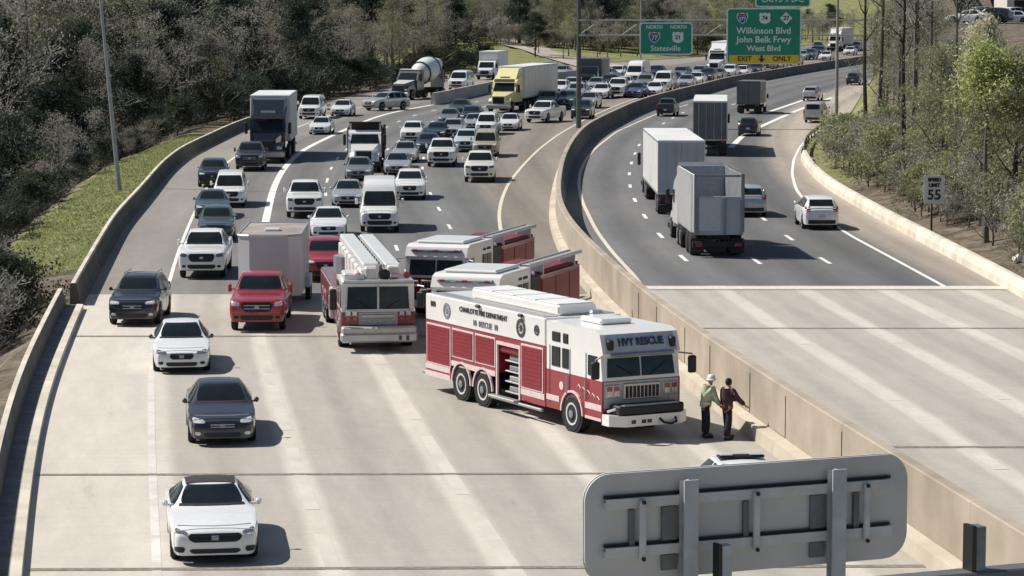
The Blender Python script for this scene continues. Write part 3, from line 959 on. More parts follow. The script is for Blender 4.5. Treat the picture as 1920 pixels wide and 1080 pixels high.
# ------------------------------------------------------------------ cars: one lofted shell, panels laid on it
# rows of (x, roof or bonnet height, half width there, shoulder height, half width there), nose first
CAR = {
 'sedan': dict(L=4.85, zlo=0.20, r=0.335, wx=(1.47, -1.36), track=0.80, under=0.62, rows=[
    (2.42, .56, .50, .50, .64), (2.38, .66, .58, .60, .75), (2.25, .74, .66, .68, .83), (1.85, .83, .70, .78, .895), (1.35, .91, .72, .86, .91),
    (1.02, .955, .72, .91, .915), (.86, 1.02, .71, .92, .915), (.25, 1.35, .585, .93, .92), (.03, 1.42, .565, .94, .92), (-.4, 1.46, .565, .94, .92), (-.9, 1.43, .555, .945, .92),
    (-1.15, 1.38, .555, .95, .92), (-1.75, 1.10, .64, .96, .90), (-1.9, 1.05, .68, .96, .89), (-2.25, 1.02, .68, .92, .84), (-2.38, .95, .62, .86, .77), (-2.42, .78, .55, .72, .68)],
    shield=(1.02, .69, 1.385, .54), back=(1.12, .62, 1.36, .52), sides=[[(.78, .97), (-.28, .97), (-.28, 1.37), (.12, 1.345)], [(-.36, .97), (-1.42, 1.0), (-1.02, 1.345), (-.36, 1.37)]],
    head=(.47, .80, .60, .73), grille=(.40, .47, .64), intake=(.52, .25, .38), fog=(.58, .74, .31, .40), mirror=(.72, 1.0, .93), tail=(.48, .80, .78, .93)),
 'coupe': dict(L=4.78, zlo=0.19, r=0.35, wx=(1.50, -1.22), track=0.82, under=0.64, rows=[
    (2.39, .58, .56, .54, .72), (2.36, .68, .64, .62, .80), (2.22, .76, .70, .70, .87), (1.85, .84, .74, .80, .93), (1.35, .91, .75, .87, .95),
    (.82, .96, .76, .91, .955), (.66, 1.02, .74, .92, .955), (.02, 1.30, .58, .93, .955), (-.12, 1.35, .565, .93, .955), (-.5, 1.385, .565, .93, .955), (-.95, 1.355, .555, .94, .96),
    (-1.3, 1.25, .57, .95, .965), (-1.75, 1.04, .66, .96, .955), (-1.95, 1.0, .70, .95, .93), (-2.25, .98, .70, .9, .87), (-2.36, .92, .66, .84, .80), (-2.39, .74, .6, .7, .74)],
    shield=(1.02, .70, 1.31, .545), back=(1.06, .6, 1.24, .52), sides=[[(.6, .97), (-.62, .97), (-.55, 1.30), (-.05, 1.27)], [(-.70, .97), (-1.3, 1.0), (-1.1, 1.22), (-.70, 1.29)]],
    head=(.58, .84, .64, .73), grille=(.60, .49, .67), intake=(.56, .25, .35), fog=(.64, .86, .28, .40), mirror=(.52, 1.0, .97), tail=(.48, .80, .72, .9), top=(-.10, -1.32, .54)),
 'suv': dict(L=4.75, zlo=0.26, r=0.37, wx=(1.42, -1.35), track=0.81, under=0.64, rows=[
    (2.37, .74, .58, .68, .68), (2.33, .86, .66, .80, .80), (2.18, .96, .70, .90, .87), (1.75, 1.06, .74, .98, .92), (1.25, 1.12, .75, 1.04, .93),
    (.98, 1.15, .75, 1.07, .935), (.84, 1.22, .74, 1.08, .935), (.28, 1.56, .64, 1.09, .94), (.08, 1.64, .625, 1.1, .94), (-.4, 1.69, .625, 1.1, .94), (-1.2, 1.68, .62, 1.11, .935),
    (-1.75, 1.61, .62, 1.12, .925), (-2.1, 1.30, .68, 1.1, .90), (-2.25, 1.12, .72, 1.0, .87), (-2.33, 1.0, .70, .92, .82), (-2.37, .85, .62, .78, .74)],
    shield=(1.22, .70, 1.58, .60), back=(1.22, .64, 1.54, .58), sides=[[(.74, 1.13), (-.26, 1.13), (-.26, 1.58), (.14, 1.55)], [(-.34, 1.13), (-1.12, 1.13), (-1.12, 1.57), (-.34, 1.58)], [(-1.2, 1.13), (-1.85, 1.15), (-1.66, 1.5), (-1.2, 1.56)]],
    head=(.47, .82, .78, .92), grille=(.42, .58, .84), intake=(.58, .32, .48), fog=(.60, .76, .40, .50), mirror=(.68, 1.2, .96), tail=(.58, .86, .95, 1.2)),
 'pickup': dict(L=5.85, zlo=0.36, r=0.41, wx=(1.92, -1.75), track=0.86, under=0.66, rows=[
    (2.92, 1.0, .78, .94, .86), (2.89, 1.12, .82, 1.04, .93), (2.75, 1.2, .84, 1.12, .985), (2.2, 1.25, .86, 1.17, 1.0), (1.55, 1.28, .86, 1.2, 1.0),
    (1.2, 1.3, .84, 1.22, 1.0), (1.06, 1.36, .83, 1.23, 1.0), (.52, 1.78, .70, 1.24, 1.0), (.34, 1.87, .69, 1.24, 1.0), (-.2, 1.92, .69, 1.25, 1.0), (-.75, 1.89, .68, 1.25, 1.0),
    (-.98, 1.80, .69, 1.26, 1.0), (-1.08, 1.42, .80, 1.28, 1.0), (-1.14, 1.36, .90, 1.29, 1.0), (-2.0, 1.36, .92, 1.29, 1.0), (-2.75, 1.36, .92, 1.29, .99), (-2.89, 1.35, .92, 1.28, .97), (-2.92, 1.0, .88, .9, .93)],
    shield=(1.37, .80, 1.80, .66), back=(1.42, .66, 1.76, .62), sides=[[(.92, 1.28), (-.1, 1.28), (-.1, 1.76), (.36, 1.74)], [(-.18, 1.28), (-.95, 1.28), (-.88, 1.74), (-.18, 1.76)]],
    head=(.62, .92, .92, 1.1), grille=(.58, .74, 1.08), intake=(.62, .44, .62), fog=(.66, .82, .5, .6), mirror=(.86, 1.38, 1.06), tail=(.84, .96, .9, 1.22), bed=(-1.2, -2.82, .84)),
 'minivan': dict(L=5.1, zlo=0.22, r=0.34, wx=(1.55, -1.48), track=0.83, under=0.66, rows=[
    (2.55, .66, .58, .60, .68), (2.5, .78, .66, .72, .80), (2.3, .90, .72, .84, .90), (1.95, .99, .76, .92, .95), (1.7, 1.03, .78, .96, .965),
    (1.55, 1.10, .77, .98, .97), (.75, 1.60, .67, 1.0, .98), (.5, 1.71, .66, 1.0, .98), (.0, 1.76, .66, 1.02, .985), (-1.2, 1.76, .66, 1.04, .98),
    (-2.1, 1.70, .66, 1.06, .96), (-2.4, 1.45, .69, 1.06, .94), (-2.5, 1.1, .72, 1.0, .88), (-2.55, .85, .64, .78, .78)],
    shield=(1.10, .73, 1.64, .63), back=(1.2, .64, 1.62, .6), sides=[[(1.2, 1.06), (.22, 1.06), (.22, 1.64), (.62, 1.6)], [(.14, 1.06), (-.95, 1.06), (-.95, 1.65), (.14, 1.65)], [(-1.03, 1.06), (-2.1, 1.1), (-1.95, 1.6), (-1.03, 1.65)]],
    head=(.52, .86, .68, .84), grille=(.46, .5, .68), intake=(.6, .28, .42), fog=(.62, .78, .34, .44), mirror=(1.2, 1.08, 1.0), tail=(.66, .9, .9, 1.25)),
 'van': dict(L=5.95, zlo=0.32, r=0.36, wx=(1.95, -1.55), track=0.86, under=0.68, rows=[
    (2.97, .84, .72, .76, .80), (2.92, .98, .80, .88, .90), (2.75, 1.12, .84, 1.02, .97), (2.35, 1.24, .86, 1.12, 1.0), (2.2, 1.32, .86, 1.16, 1.01),
    (1.55, 2.0, .80, 1.2, 1.02), (1.3, 2.3, .78, 1.24, 1.02), (.95, 2.52, .77, 1.26, 1.02), (.5, 2.6, .78, 1.28, 1.02), (-1.5, 2.62, .78, 1.3, 1.02),
    (-2.7, 2.58, .78, 1.3, 1.02), (-2.92, 2.5, .78, 1.3, 1.01), (-2.97, 1.2, .82, 1.0, .98)],
    shield=(1.36, .84, 2.02, .74), back=(1.4, .7, 2.0, .7), sides=[[(1.75, 1.3), (.75, 1.3), (.75, 1.9), (1.4, 1.86)]],
    head=(.64, .92, .94, 1.16), grille=(.6, .68, .98), intake=(.66, .40, .62), fog=(.7, .84, .46, .56), mirror=(1.62, 1.5, 1.14), tail=(.86, .98, .9, 1.4)),
 'cargovan': dict(L=5.6, zlo=0.3, r=0.36, wx=(1.85, -1.5), track=0.84, under=0.66, rows=[
    (2.8, .86, .72, .78, .80), (2.75, 1.0, .80, .90, .90), (2.55, 1.1, .84, 1.02, .97), (2.0, 1.2, .86, 1.12, .99), (1.8, 1.27, .86, 1.15, 1.0),
    (1.15, 1.86, .74, 1.2, 1.01), (.9, 1.99, .72, 1.22, 1.01), (.4, 2.06, .72, 1.24, 1.01), (-1.5, 2.07, .72, 1.25, 1.01),
    (-2.55, 2.03, .72, 1.25, 1.0), (-2.75, 1.9, .72, 1.2, .99), (-2.8, 1.1, .76, .95, .95)],
    shield=(1.3, .82, 1.88, .69), back=(1.35, .66, 1.85, .64), sides=[[(1.4, 1.27), (.4, 1.27), (.4, 1.85), (.95, 1.83)], [(.3, 1.27), (-1.0, 1.27), (-1.0, 1.85), (.3, 1.85)], [(-1.1, 1.27), (-2.4, 1.27), (-2.35, 1.83), (-1.1, 1.85)]],
    head=(.62, .9, .92, 1.1), grille=(.58, .68, .98), intake=(.62, .40, .58), fog=(.7, .84, .46, .56), mirror=(1.3, 1.4, 1.1), tail=(.84, .97, .9, 1.3)),
}

def car_shell(kind):
    K = CAR[kind]
    R = np.array(K['rows'])[::-1]
    xs = np.unique(np.r_[np.linspace(R[0, 0], R[-1, 0], 84), R[:3, 0], R[-4:, 0]])
    cols = [np.interp(xs, R[:, 0], R[:, i]) for i in range(1, 5)]
    for c in cols:
        for _ in range(2):
            c[1:-1] = 0.25 * c[:-2] + 0.5 * c[1:-1] + 0.25 * c[2:]
    mb = MB()
    for j, x in enumerate(xs):
        zt, wt, zs, ws = (c[j] for c in cols)
        zl = K['zlo'] + 0.02
        for wx in K['wx']:
            d = abs(x - wx)
            Ra = K['r'] + 0.055
            if d < Ra:
                zl = max(zl, K['r'] + sqrt(Ra * Ra - d * d))
        zl = min(zl, zs - 0.05)
        h = zs - zl
        zt = max(zt, zs + 0.015)
        half = [(ws * .94, zl), (ws * .985, zl + .25 * h), (ws, zl + .55 * h), (ws * .992, zl + .85 * h), (ws * .962, zs),
                ((ws * .962 + wt) / 2 + .012, (zs + zt - .03) / 2), (wt, zt - .035), (wt * .55, zt - .008), (0, zt)]
        mb.v += [(x, y, z) for y, z in half] + [(x, -y, z) for y, z in half[-2::-1]]
    n = 17
    for j in range(len(xs) - 1):
        for k in range(n - 1):
            mb.f.append((j * n + k, j * n + k + 1, (j + 1) * n + k + 1, (j + 1) * n + k))
    for j, s in ((0, -1), (len(xs) - 1, 1)):
        ring = [mb.v[j * n + k] for k in range(n)]
        c = len(mb.v)
        mb.v.append((xs[j] + s * .035, 0, 0.55 * ring[8][2] + .45 * ring[0][2]))
        for k in range(n):
            mb.f.append((j * n + k, j * n + (k + 1) % n, c))
    return mb

def panel(bvh, q, side, nx=5, ny=3, off=0.012, thick=0.05, rnd=0.0):
    """a panel that follows the shell: q = four corners seen along the given side"""
    ax = {'front': (0, 1), 'rear': (0, -1), 'left': (1, 1), 'right': (1, -1), 'top': (2, 1)}[side]
    g = []
    last = None
    d = Vector((0, 0, 0))
    d[ax[0]] = -ax[1]
    for j in range(ny + 1):
        for i in range(nx + 1):
            s, t = i / nx, j / ny
            if rnd:                                               # rounded corners
                s = .5 + (s - .5) * (1 - rnd * abs(2 * t - 1) ** 3)
            a = [(1 - s) * q[0][k] + s * q[1][k] for k in (0, 1)]
            b = [(1 - s) * q[3][k] + s * q[2][k] for k in (0, 1)]
            p = [(1 - t) * a[k] + t * b[k] for k in (0, 1)]
            o = {0: Vector((9 * ax[1], p[0], p[1])), 1: Vector((p[0], 9 * ax[1], p[1])), 2: Vector((p[0], p[1], 9))}[ax[0]]
            hit = bvh.ray_cast(o, d)[0]
            if hit is None:
                oo = o.copy()
                oo[ax[0]] = (last[ax[0]] if last else 0)
                hit = bvh.find_nearest(oo)[0]
                hit = Vector([hit[k] if k == ax[0] else oo[k] for k in range(3)])
            last = hit.copy()
            g.append(hit - d * off)
    mb = MB()
    mb.v = [tuple(p) for p in g] + [tuple(p + d * thick) for p in g]
    W = nx + 1
    N = len(g)
    for j in range(ny):
        for i in range(nx):
            a = j * W + i
            mb.f.append((a, a + 1, a + W + 1, a + W))
    edge = [i for i in range(W)] + [j * W + nx for j in range(1, ny + 1)] + [ny * W + i for i in range(nx - 1, -1, -1)] + [j * W for j in range(ny - 1, 0, -1)]
    for a, b in zip(edge, edge[1:] + edge[:1]):
        mb.f.append((a, b, b + N, a + N))
    return mb

def rect(y0, y1, z0, z1):
    return [(y0, z0), (y1, z0), (y1, z1), (y0, z1)]

WHEELS = {}
def wheel_meshes(r, w):
    if (r, w) not in WHEELS:
        h = w / 2
        ty = MB().lathe_y([(r * .62, -h), (r * .93, -h), (r, -h * .7), (r, h * .7), (r * .93, h), (r * .62, h)], n=18).mesh('tyre', 40)
        rm = MB().lathe_y([(0.02, -h * 1.0), (r * .3, -h * .97), (r * .52, -h * 1.0), (r * .63, -h * 1.04), (r * .63, h * 1.04), (r * .52, h * 1.0), (r * .3, h * .97), (0.02, h * 1.0)], n=14).mesh('rim', 40)
        WHEELS[r, w] = (ty, rm)
    return WHEELS[r, w]

def wheel(root, x, y, r, w=0.23, rim=None):
    ty, rm = wheel_meshes(r, w)
    o = obj('wheel', ty, M_TYRE, root, (x, y, r))
    obj('rim', rm, rim or M_RIM, o)
    return o

CAR_PARTS = {}
def car_parts(kind):
    """(name, mesh, role, index of the part it belongs to)"""
    if kind in CAR_PARTS:
        return CAR_PARTS[kind]
    K = CAR[kind]
    sh = car_shell(kind)
    bvh = BVHTree.FromPolygons([Vector(v) for v in sh.v], sh.f)
    out = [('body', sh.mesh('body', 32), 'paint', None)]
    L2 = K['L'] / 2
    out.append(('underbody', MB().cbox(-L2 + .12, L2 - .14, -K['under'], K['under'], K['zlo'] - .02, K['zlo'] + .45, .05).mesh('underbody'), 'under', None))
    zb, wb, zt, wt = K['shield']
    out.append(('windshield', panel(bvh, [(-wb, zb), (wb, zb), (wt, zt), (-wt, zt)], 'front', 9, 7, .014, .04, .07).mesh('windshield', 50), 'glass', None))
    zb, wb, zt, wt = K['back']
    out.append(('rear_window', panel(bvh, [(-wb, zb), (wb, zb), (wt, zt), (-wt, zt)], 'rear', 6, 4, .008, .03).mesh('rear_window', 50), 'glass', None))
    for q in K['sides']:
        for s in ('left', 'right'):
            out.append(('side_window', panel(bvh, q, s, 4, 3, .008, .03).mesh('side_window', 50), 'glass', None))
    y0, y1, z0, z1 = K['head']
    for s in (-1, 1):
        out.append(('headlight', panel(bvh, [(s * y0, z0 + .02), (s * y1, z0 + .04), (s * y1, z1 + .03), (s * y0, z1 - .03)], 'front', 6, 4, .012, .05, .22).mesh('headlight', 50), 'lamp', None))
    w, z0, z1 = K['grille']
    out.append(('grille', panel(bvh, [(-w * .86, z0), (w * .86, z0), (w, z1), (-w, z1)], 'front', 8, 5, .012, .05, .16).mesh('grille', 50), 'grille', None))
    gi = len(out) - 1
    for k in range(2):
        zz = z0 + (z1 - z0) * (k + 1) / 3
        out.append(('grille_bar', panel(bvh, rect(-w * .8, w * .8, zz - .013, zz + .013), 'front', 6, 1, .026, .03).mesh('grille_bar', 50), 'bar', gi))
    out.append(('badge', panel(bvh, rect(-.075, .075, (z0 + z1) / 2 - .045, (z0 + z1) / 2 + .045), 'front', 2, 2, .034, .03).mesh('badge', 50), 'chrome', gi))
    w, z0, z1 = K['intake']
    out.append(('air_intake', panel(bvh, [(-w * .9, z0), (w * .9, z0), (w, z1), (-w, z1)], 'front', 8, 4, .012, .05, .12).mesh('air_intake', 50), 'black', None))
    y0, y1, z0, z1 = K['fog']
    for s in (-1, 1):
        out.append(('fog_light', panel(bvh, rect(s * y0, s * y1, z0, z1), 'front', 4, 4, .016, .05, .35).mesh('fog_light', 50), 'fog', None))
    y0, y1, z0, z1 = K['tail']
    for s in (-1, 1):
        out.append(('tail_light', panel(bvh, rect(s * y0, s * y1, z0, z1), 'rear', 3, 2, .016).mesh('tail_light', 50), 'tail', None))
    zp = (K['tail'][2] + K['zlo']) / 2 + .1
    out.append(('licence_plate', panel(bvh, rect(-.16, .16, zp - .08, zp + .08), 'rear', 2, 1, .02, .03).mesh('licence_plate'), 'plate', None))
    hz = K['head'][3] + .055
    out.append(('bonnet_seam', panel(bvh, rect(-K['head'][1] + .06, K['head'][1] - .06, hz - .005, hz + .005), 'front', 8, 1, .003, .02).mesh('bonnet_seam'), 'seam', None))
    zb, wb = K['shield'][:2]
    out.append(('wiper_cowl', panel(bvh, [(-wb - .02, zb - .045), (wb + .02, zb - .045), (wb, zb - .004), (-wb, zb - .004)], 'front', 8, 1, .01, .03).mesh('wiper_cowl', 50), 'black', None))
    out.append(('rear_bumper', panel(bvh, rect(-.7, .7, K['zlo'] + .06, K['zlo'] + .26), 'rear', 5, 2, .02, .05).mesh('rear_bumper', 50), 'black', None))
    mx, mz, my = K['mirror']
    big = kind in ('pickup', 'van', 'cargovan')
    for s in (-1, 1):
        m = MB().cbox(mx - .06, mx + .07, s * my - .02 - (.09 if s < 0 else -.0), s * my + .02 + (.09 if s > 0 else 0) + .0, mz - (.14 if big else .06), mz + (.16 if big else .08), .04)
        m.box(mx - .03, mx + .03, min(s * my, s * (my - .14)), max(s * my, s * (my - .14)), mz - .05, mz - .01)
        out.append(('mirror', m.mesh('mirror'), 'mirror', None))
    if 'top' in K:
        a, b, w = K['top']
        out.append(('soft_top', panel(bvh, [(b, -w - .03), (a, -w + .0), (a, w - .0), (b, w + .03)], 'top', 8, 8, .014, .04).mesh('soft_top', 50), 'cloth', None))
    if 'bed' in K:
        a, b, w = K['bed']
        out.append(('bed_cover', panel(bvh, [(b, -w), (a, -w), (a, w), (b, w)], 'top', 4, 4, .012, .05).mesh('bed_cover', 50), 'black', None))
    # shut lines of the bonnet and doors
    zs = K['shield'][0]
    for s in ('left', 'right'):
        q = K['sides'][0]
        xd = q[1][0] - .04
        z0, z1 = K['zlo'] + .12, q[0][1] - .02
        out.append(('door_seam', panel(bvh, rect(xd - .012, xd + .012, z0, z1), s, 1, 5, .004, .02).mesh('door_seam'), 'black', None))
        out.append(('door_handle', panel(bvh, rect(xd + .08, xd + .26, z1 - .12, z1 - .085), s, 2, 1, .03, .03).mesh('door_handle'), 'handle', None))
    CAR_PARTS[kind] = out
    return out

def car(name, label, cat, kind, colour, group=None, scale=1.0, grille='black', bar='black', lamp='lamp', fog='black', mirror=None, rim=None, roof=None):
    root = thing(name, label, cat, group)
    K = CAR[kind]
    roles = dict(seam=mat('panel_gap', (.16, .16, .16), .6, var=.1), paint=PAINTS[colour], under=M_UNDER, glass=M_GLASS, lamp=M_LAMP if lamp == 'lamp' else M_LAMPD, grille=M_BLACK if grille == 'black' else M_CHROME if grille == 'chrome' else PAINTS[colour],
                 bar=M_BLACK if bar == 'black' else M_CHROME, black=M_BLACK, fog={'black': M_BLACK, 'lamp': M_LAMP}[fog], tail=M_TAIL, plate=M_PLATE, chrome=M_CHROME,
                 mirror=PAINTS[mirror or colour], cloth=M_FABRIC, handle=PAINTS[colour])
    objs = []
    for nm, me, role, par in car_parts(kind):
        objs.append(obj(nm, me, roles[role], objs[par] if par is not None else root))
    for x in K['wx']:
        for s in (-1, 1):
            wheel(root, x, s * K['track'], K['r'], .22, rim)
    if roof:                                          # roof rails
        for s in (-1, 1):
            mb = MB().tube([(.0, s * .58, 1.68), (.0, s * .58, 1.735), (-1.7, s * .58, 1.72), (-1.7, s * .58, 1.63)], .022, 5)
            obj('roof_rail', mb, M_CHROME, root)
    root.scale = (scale,) * 3
    root['length'] = K['L'] * scale
    return root
# ------------------------------------------------------------------ lorries
M_TRAILER = mat('trailer_white', (0.72, 0.72, 0.71), 0.45, var=0.05, dirt=((0.45, 0.43, 0.4), 0.35), scale=0.8)
M_DOOR = mat('trailer_door', (0.42, 0.45, 0.49), 0.5, var=0.08, dirt=((0.25, 0.25, 0.25), 0.4), scale=0.9)
M_DOORD = mat('trailer_door_dark', (0.12, 0.13, 0.15), 0.5, var=0.12, scale=0.9)
M_FRAME = mat('chassis', (0.02, 0.02, 0.021), 0.8, var=0.3)
M_ALU = mat('aluminium', (0.5, 0.51, 0.52), 0.4, 0.6, var=0.12, scale=2)
M_STEELG = mat('grey_steel', (0.23, 0.25, 0.27), 0.55, 0.2, var=0.15, dirt=((0.12, 0.12, 0.12), 0.5), scale=1.2)
M_RED = mat('fire_red', (0.27, 0.014, 0.028), 0.3, coat=0.6, var=0.06)
M_REDD = mat('roll_door_red', (0.235, 0.017, 0.03), 0.45, var=0.08)
M_FWHITE = mat('fire_white', (0.78, 0.77, 0.75), 0.3, coat=0.5, var=0.03, scale=1.5)
M_PINK = mat('reflective_stripe', (0.70, 0.55, 0.54), 0.4, var=0.1, scale=5)
M_INK = mat('dark_print', (0.05, 0.05, 0.055), 0.6, var=0.1)
M_INKB = mat('blue_print', (0.035, 0.05, 0.10), 0.6, var=0.1)
M_DIAM = mat('diamond_plate', (0.40, 0.40, 0.39), 0.4, 0.5, var=0.15, scale=20)
M_VISOR = mat('visor_grey', (0.42, 0.46, 0.52), 0.45, var=0.08)
M_FRIM = mat('polished_rim', (0.7, 0.7, 0.7), 0.35, 0.25, var=0.08)
M_BEACON = mat('beacon_lens', (0.4, 0.05, 0.05), 0.15, coat=0.6, var=0.1)

def duals(root, x, r=0.5, hw=0.98, rim=None, single=False):
    for s in (-1, 1):
        wheel(root, x, s * hw, r, 0.28 if single else 0.52, rim)

def tractor(root, xf, paint, sleeper=True, cabh=2.9, under=True):
    """bonneted tractor, nose at xf, facing +x"""
    p = PAINTS[paint]
    hood = MB().hexa([(xf - 1.9, -1.0, .75), (xf, -.72, .75), (xf, .72, .75), (xf - 1.9, 1.0, .75), (xf - 1.9, -.95, 1.85), (xf - .12, -.6, 1.5), (xf - .12, .6, 1.5), (xf - 1.9, .95, 1.85)])
    obj('bonnet', hood, p, root)
    for s in (-1, 1):
        f = MB().prism_y([(xf - 1.75, .6), (xf - 1.72, 1.1), (xf - 1.4, 1.3), (xf - .55, 1.3), (xf - .1, 1.05), (xf - .05, .62), (xf - .35, .62), (xf - .5, 1.0), (xf - 1.4, 1.0), (xf - 1.6, .6)], s * .78 - .2, s * .78 + .2 + .05)
        obj('fender', f, p, root)
        obj('headlight', MB().cbox(xf - .22, xf - .03, s * .8 - .17, s * .8 + .17, .86, 1.06, .04), M_LAMP, root)
        obj('mirror', MB().cbox(xf - 2.15, xf - 2.0, s * 1.38 - .1, s * 1.38 + .1, 1.75, 2.5, .04), M_BLACK, root)
    obj('grille', MB().cbox(xf - .06, xf + .03, -.52, .52, .82, 1.44, .03), M_BLACK, root)
    obj('bumper', MB().cbox(xf - .25, xf + .12, -1.15, 1.15, .38, .74, .06), M_CHROME if paint != 'white' else M_BLACK, root)
    x0 = xf - (4.4 if sleeper else 3.3)
    cab = MB().prism_y([(x0, .9), (xf - 1.85, .9), (xf - 1.85, 1.85), (xf - 2.35, cabh - .18), (xf - 2.6, cabh), (x0, cabh + (.55 if sleeper else 0))], -1.12, 1.12)
    obj('cab', cab, p, root)
    obj('windshield', MB().hexa([(xf - 1.885, -.98, 1.9), (xf - 1.84, -.98, 1.9), (xf - 1.84, .98, 1.9), (xf - 1.885, .98, 1.9),
                                 (xf - 2.32, -.88, cabh - .26), (xf - 2.275, -.88, cabh - .26), (xf - 2.275, .88, cabh - .26), (xf - 2.32, .88, cabh - .26)]), M_GLASS, root)
    for s in (-1, 1):
        obj('side_window', MB().cbox(xf - 2.95, xf - 2.2, s * 1.12 - .015, s * 1.12 + .015, 1.85, 2.5, .01), M_GLASS, root)
    if sleeper:
        vz = MB().prism_y([(xf - 2.3, cabh - .12), (xf - 2.12, cabh - .2), (xf - 2.3, cabh + .08)], -.95, .95)
        obj('sun_visor', vz, M_BLACK, root)
        fair = MB().hexa([(x0, -1.1, cabh + .0), (xf - 2.6, -.95, cabh - .0), (xf - 2.6, .95, cabh - .0), (x0, 1.1, cabh + .0), (x0, -1.1, cabh + 1.05), (x0 + .6, -.95, cabh + .95), (x0 + .6, .95, cabh + .95), (x0, 1.1, cabh + 1.05)])
        obj('roof_fairing', fair, p, root)
        obj('fairing_badge', MB().cbox(xf - 2.5, xf - 2.44, -.45, .45, cabh + .15, cabh + .3, .01), M_ALU, root)
    obj('chassis', MB().box(x0 - 2.6, xf - .3, -.45, .45, .55, .88), M_FRAME, root)
    duals(root, xf - 1.05, .5, .98, M_ALU, True)
    if under:
        duals(root, x0 - .75, .5, .95, M_ALU)
        duals(root, x0 - 2.05, .5, .95, M_ALU)
    return x0

def box_body(root, x0, x1, z0, z1, hw, m, roofm=None, ribs=True, door=None, doorbars=True):
    b = obj('cargo_box', MB().cbox(x0, x1, -hw, hw, z0, z1, .03), m, root)
    obj('roof_panel', MB().cbox(x0 + .04, x1 - .04, -hw + .04, hw - .04, z1 + .001, z1 + .02, .005), roofm or m, b)
    for s in (-1, 1):
        obj('bottom_rail', MB().cbox(x0, x1, s * hw - .02, s * hw + .02, z0, z0 + .14, .01), M_ALU, b)
        obj('top_rail', MB().cbox(x0, x1, s * hw - .02, s * hw + .02, z1 - .12, z1, .01), M_ALU, b)
    if ribs:
        pm = MB().box(-.02, .02, -.012, .012, z0 + .15, z1 - .13).mesh('panel_seam')
        n = int((x1 - x0) / 1.22)
        for k in range(1, n):
            for s in (-1, 1):
                obj('panel_seam', pm, m, b, (x0 + (x1 - x0) * k / n, s * (hw + .002), 0))
    if door:
        for s in (-1, 1):
            d = obj('rear_door', MB().cbox(x0 - .05, x0 - .002, min(s * .015, s * (hw - .06)), max(s * .015, s * (hw - .06)), z0 + .1, z1 - .12, .015), door, root)
            if doorbars:
                for y in (.3, .85):
                    obj('lock_bar', MB().tube([(x0 - .075, s * y, z0 + .12), (x0 - .075, s * y, z1 - .14)], .022, 6), M_ALU, d)
        fr = MB().box(x0 - .04, x0 - .003, -hw, hw, z1 - .11, z1).box(x0 - .04, x0 - .003, -hw, -hw + .05, z0, z1 - .11).box(x0 - .04, x0 - .003, hw - .05, hw, z0, z1 - .11)
        obj('door_frame', fr, m, root)
        bp = MB().cbox(x0 - .12, x0 + .02, -hw + .05, hw - .05, .5, .62, .02)
        for y in (-.6, .6):
            bp.box(x0 - .08, x0 - .01, y - .05, y + .05, .62, z0)
        obj('underride_guard', bp, M_FRAME, root)
        for s in (-1, 1):
            obj('tail_light', MB().cbox(x0 - .07, x0 - .01, s * (hw - .32) - .17, s * (hw - .32) + .17, z0 - .14, z0 - .02, .01), M_TAIL, root)
            obj('mud_flap', MB().box(x0 + .02, x0 + .04, s * .85 - .3, s * .85 + .3, .15, z0 - .15), M_BLACK, root)
    return b

def semi(name, label, cat, cab, trailer_m, door_m, group=None, tl=13.5, z1=4.05, roofm=None, cabfront=True):
    root = thing(name, label, cat, group)
    xf = 4.4
    x0 = tractor(root, xf, cab, True)
    bx1 = x0 - .9 if not cabfront else x0 - .45
    bx0 = bx1 - tl
    box_body(root, bx0, bx1, 1.15, z1, 1.29, trailer_m, roofm, True, door_m)
    obj('trailer_frame', MB().box(bx0 + .3, bx1 - 2, -.5, .5, .85, 1.148), M_FRAME, root)
    obj('landing_gear', MB().box(bx1 - 3.2, bx1 - 3.05, -.7, .7, .3, 1.1), M_FRAME, root)
    for k in (1.5, 2.8):
        duals(root, bx0 + k, .5, .95)
    root['front'] = xf + .1
    root['rear'] = bx0 - .1
    return root

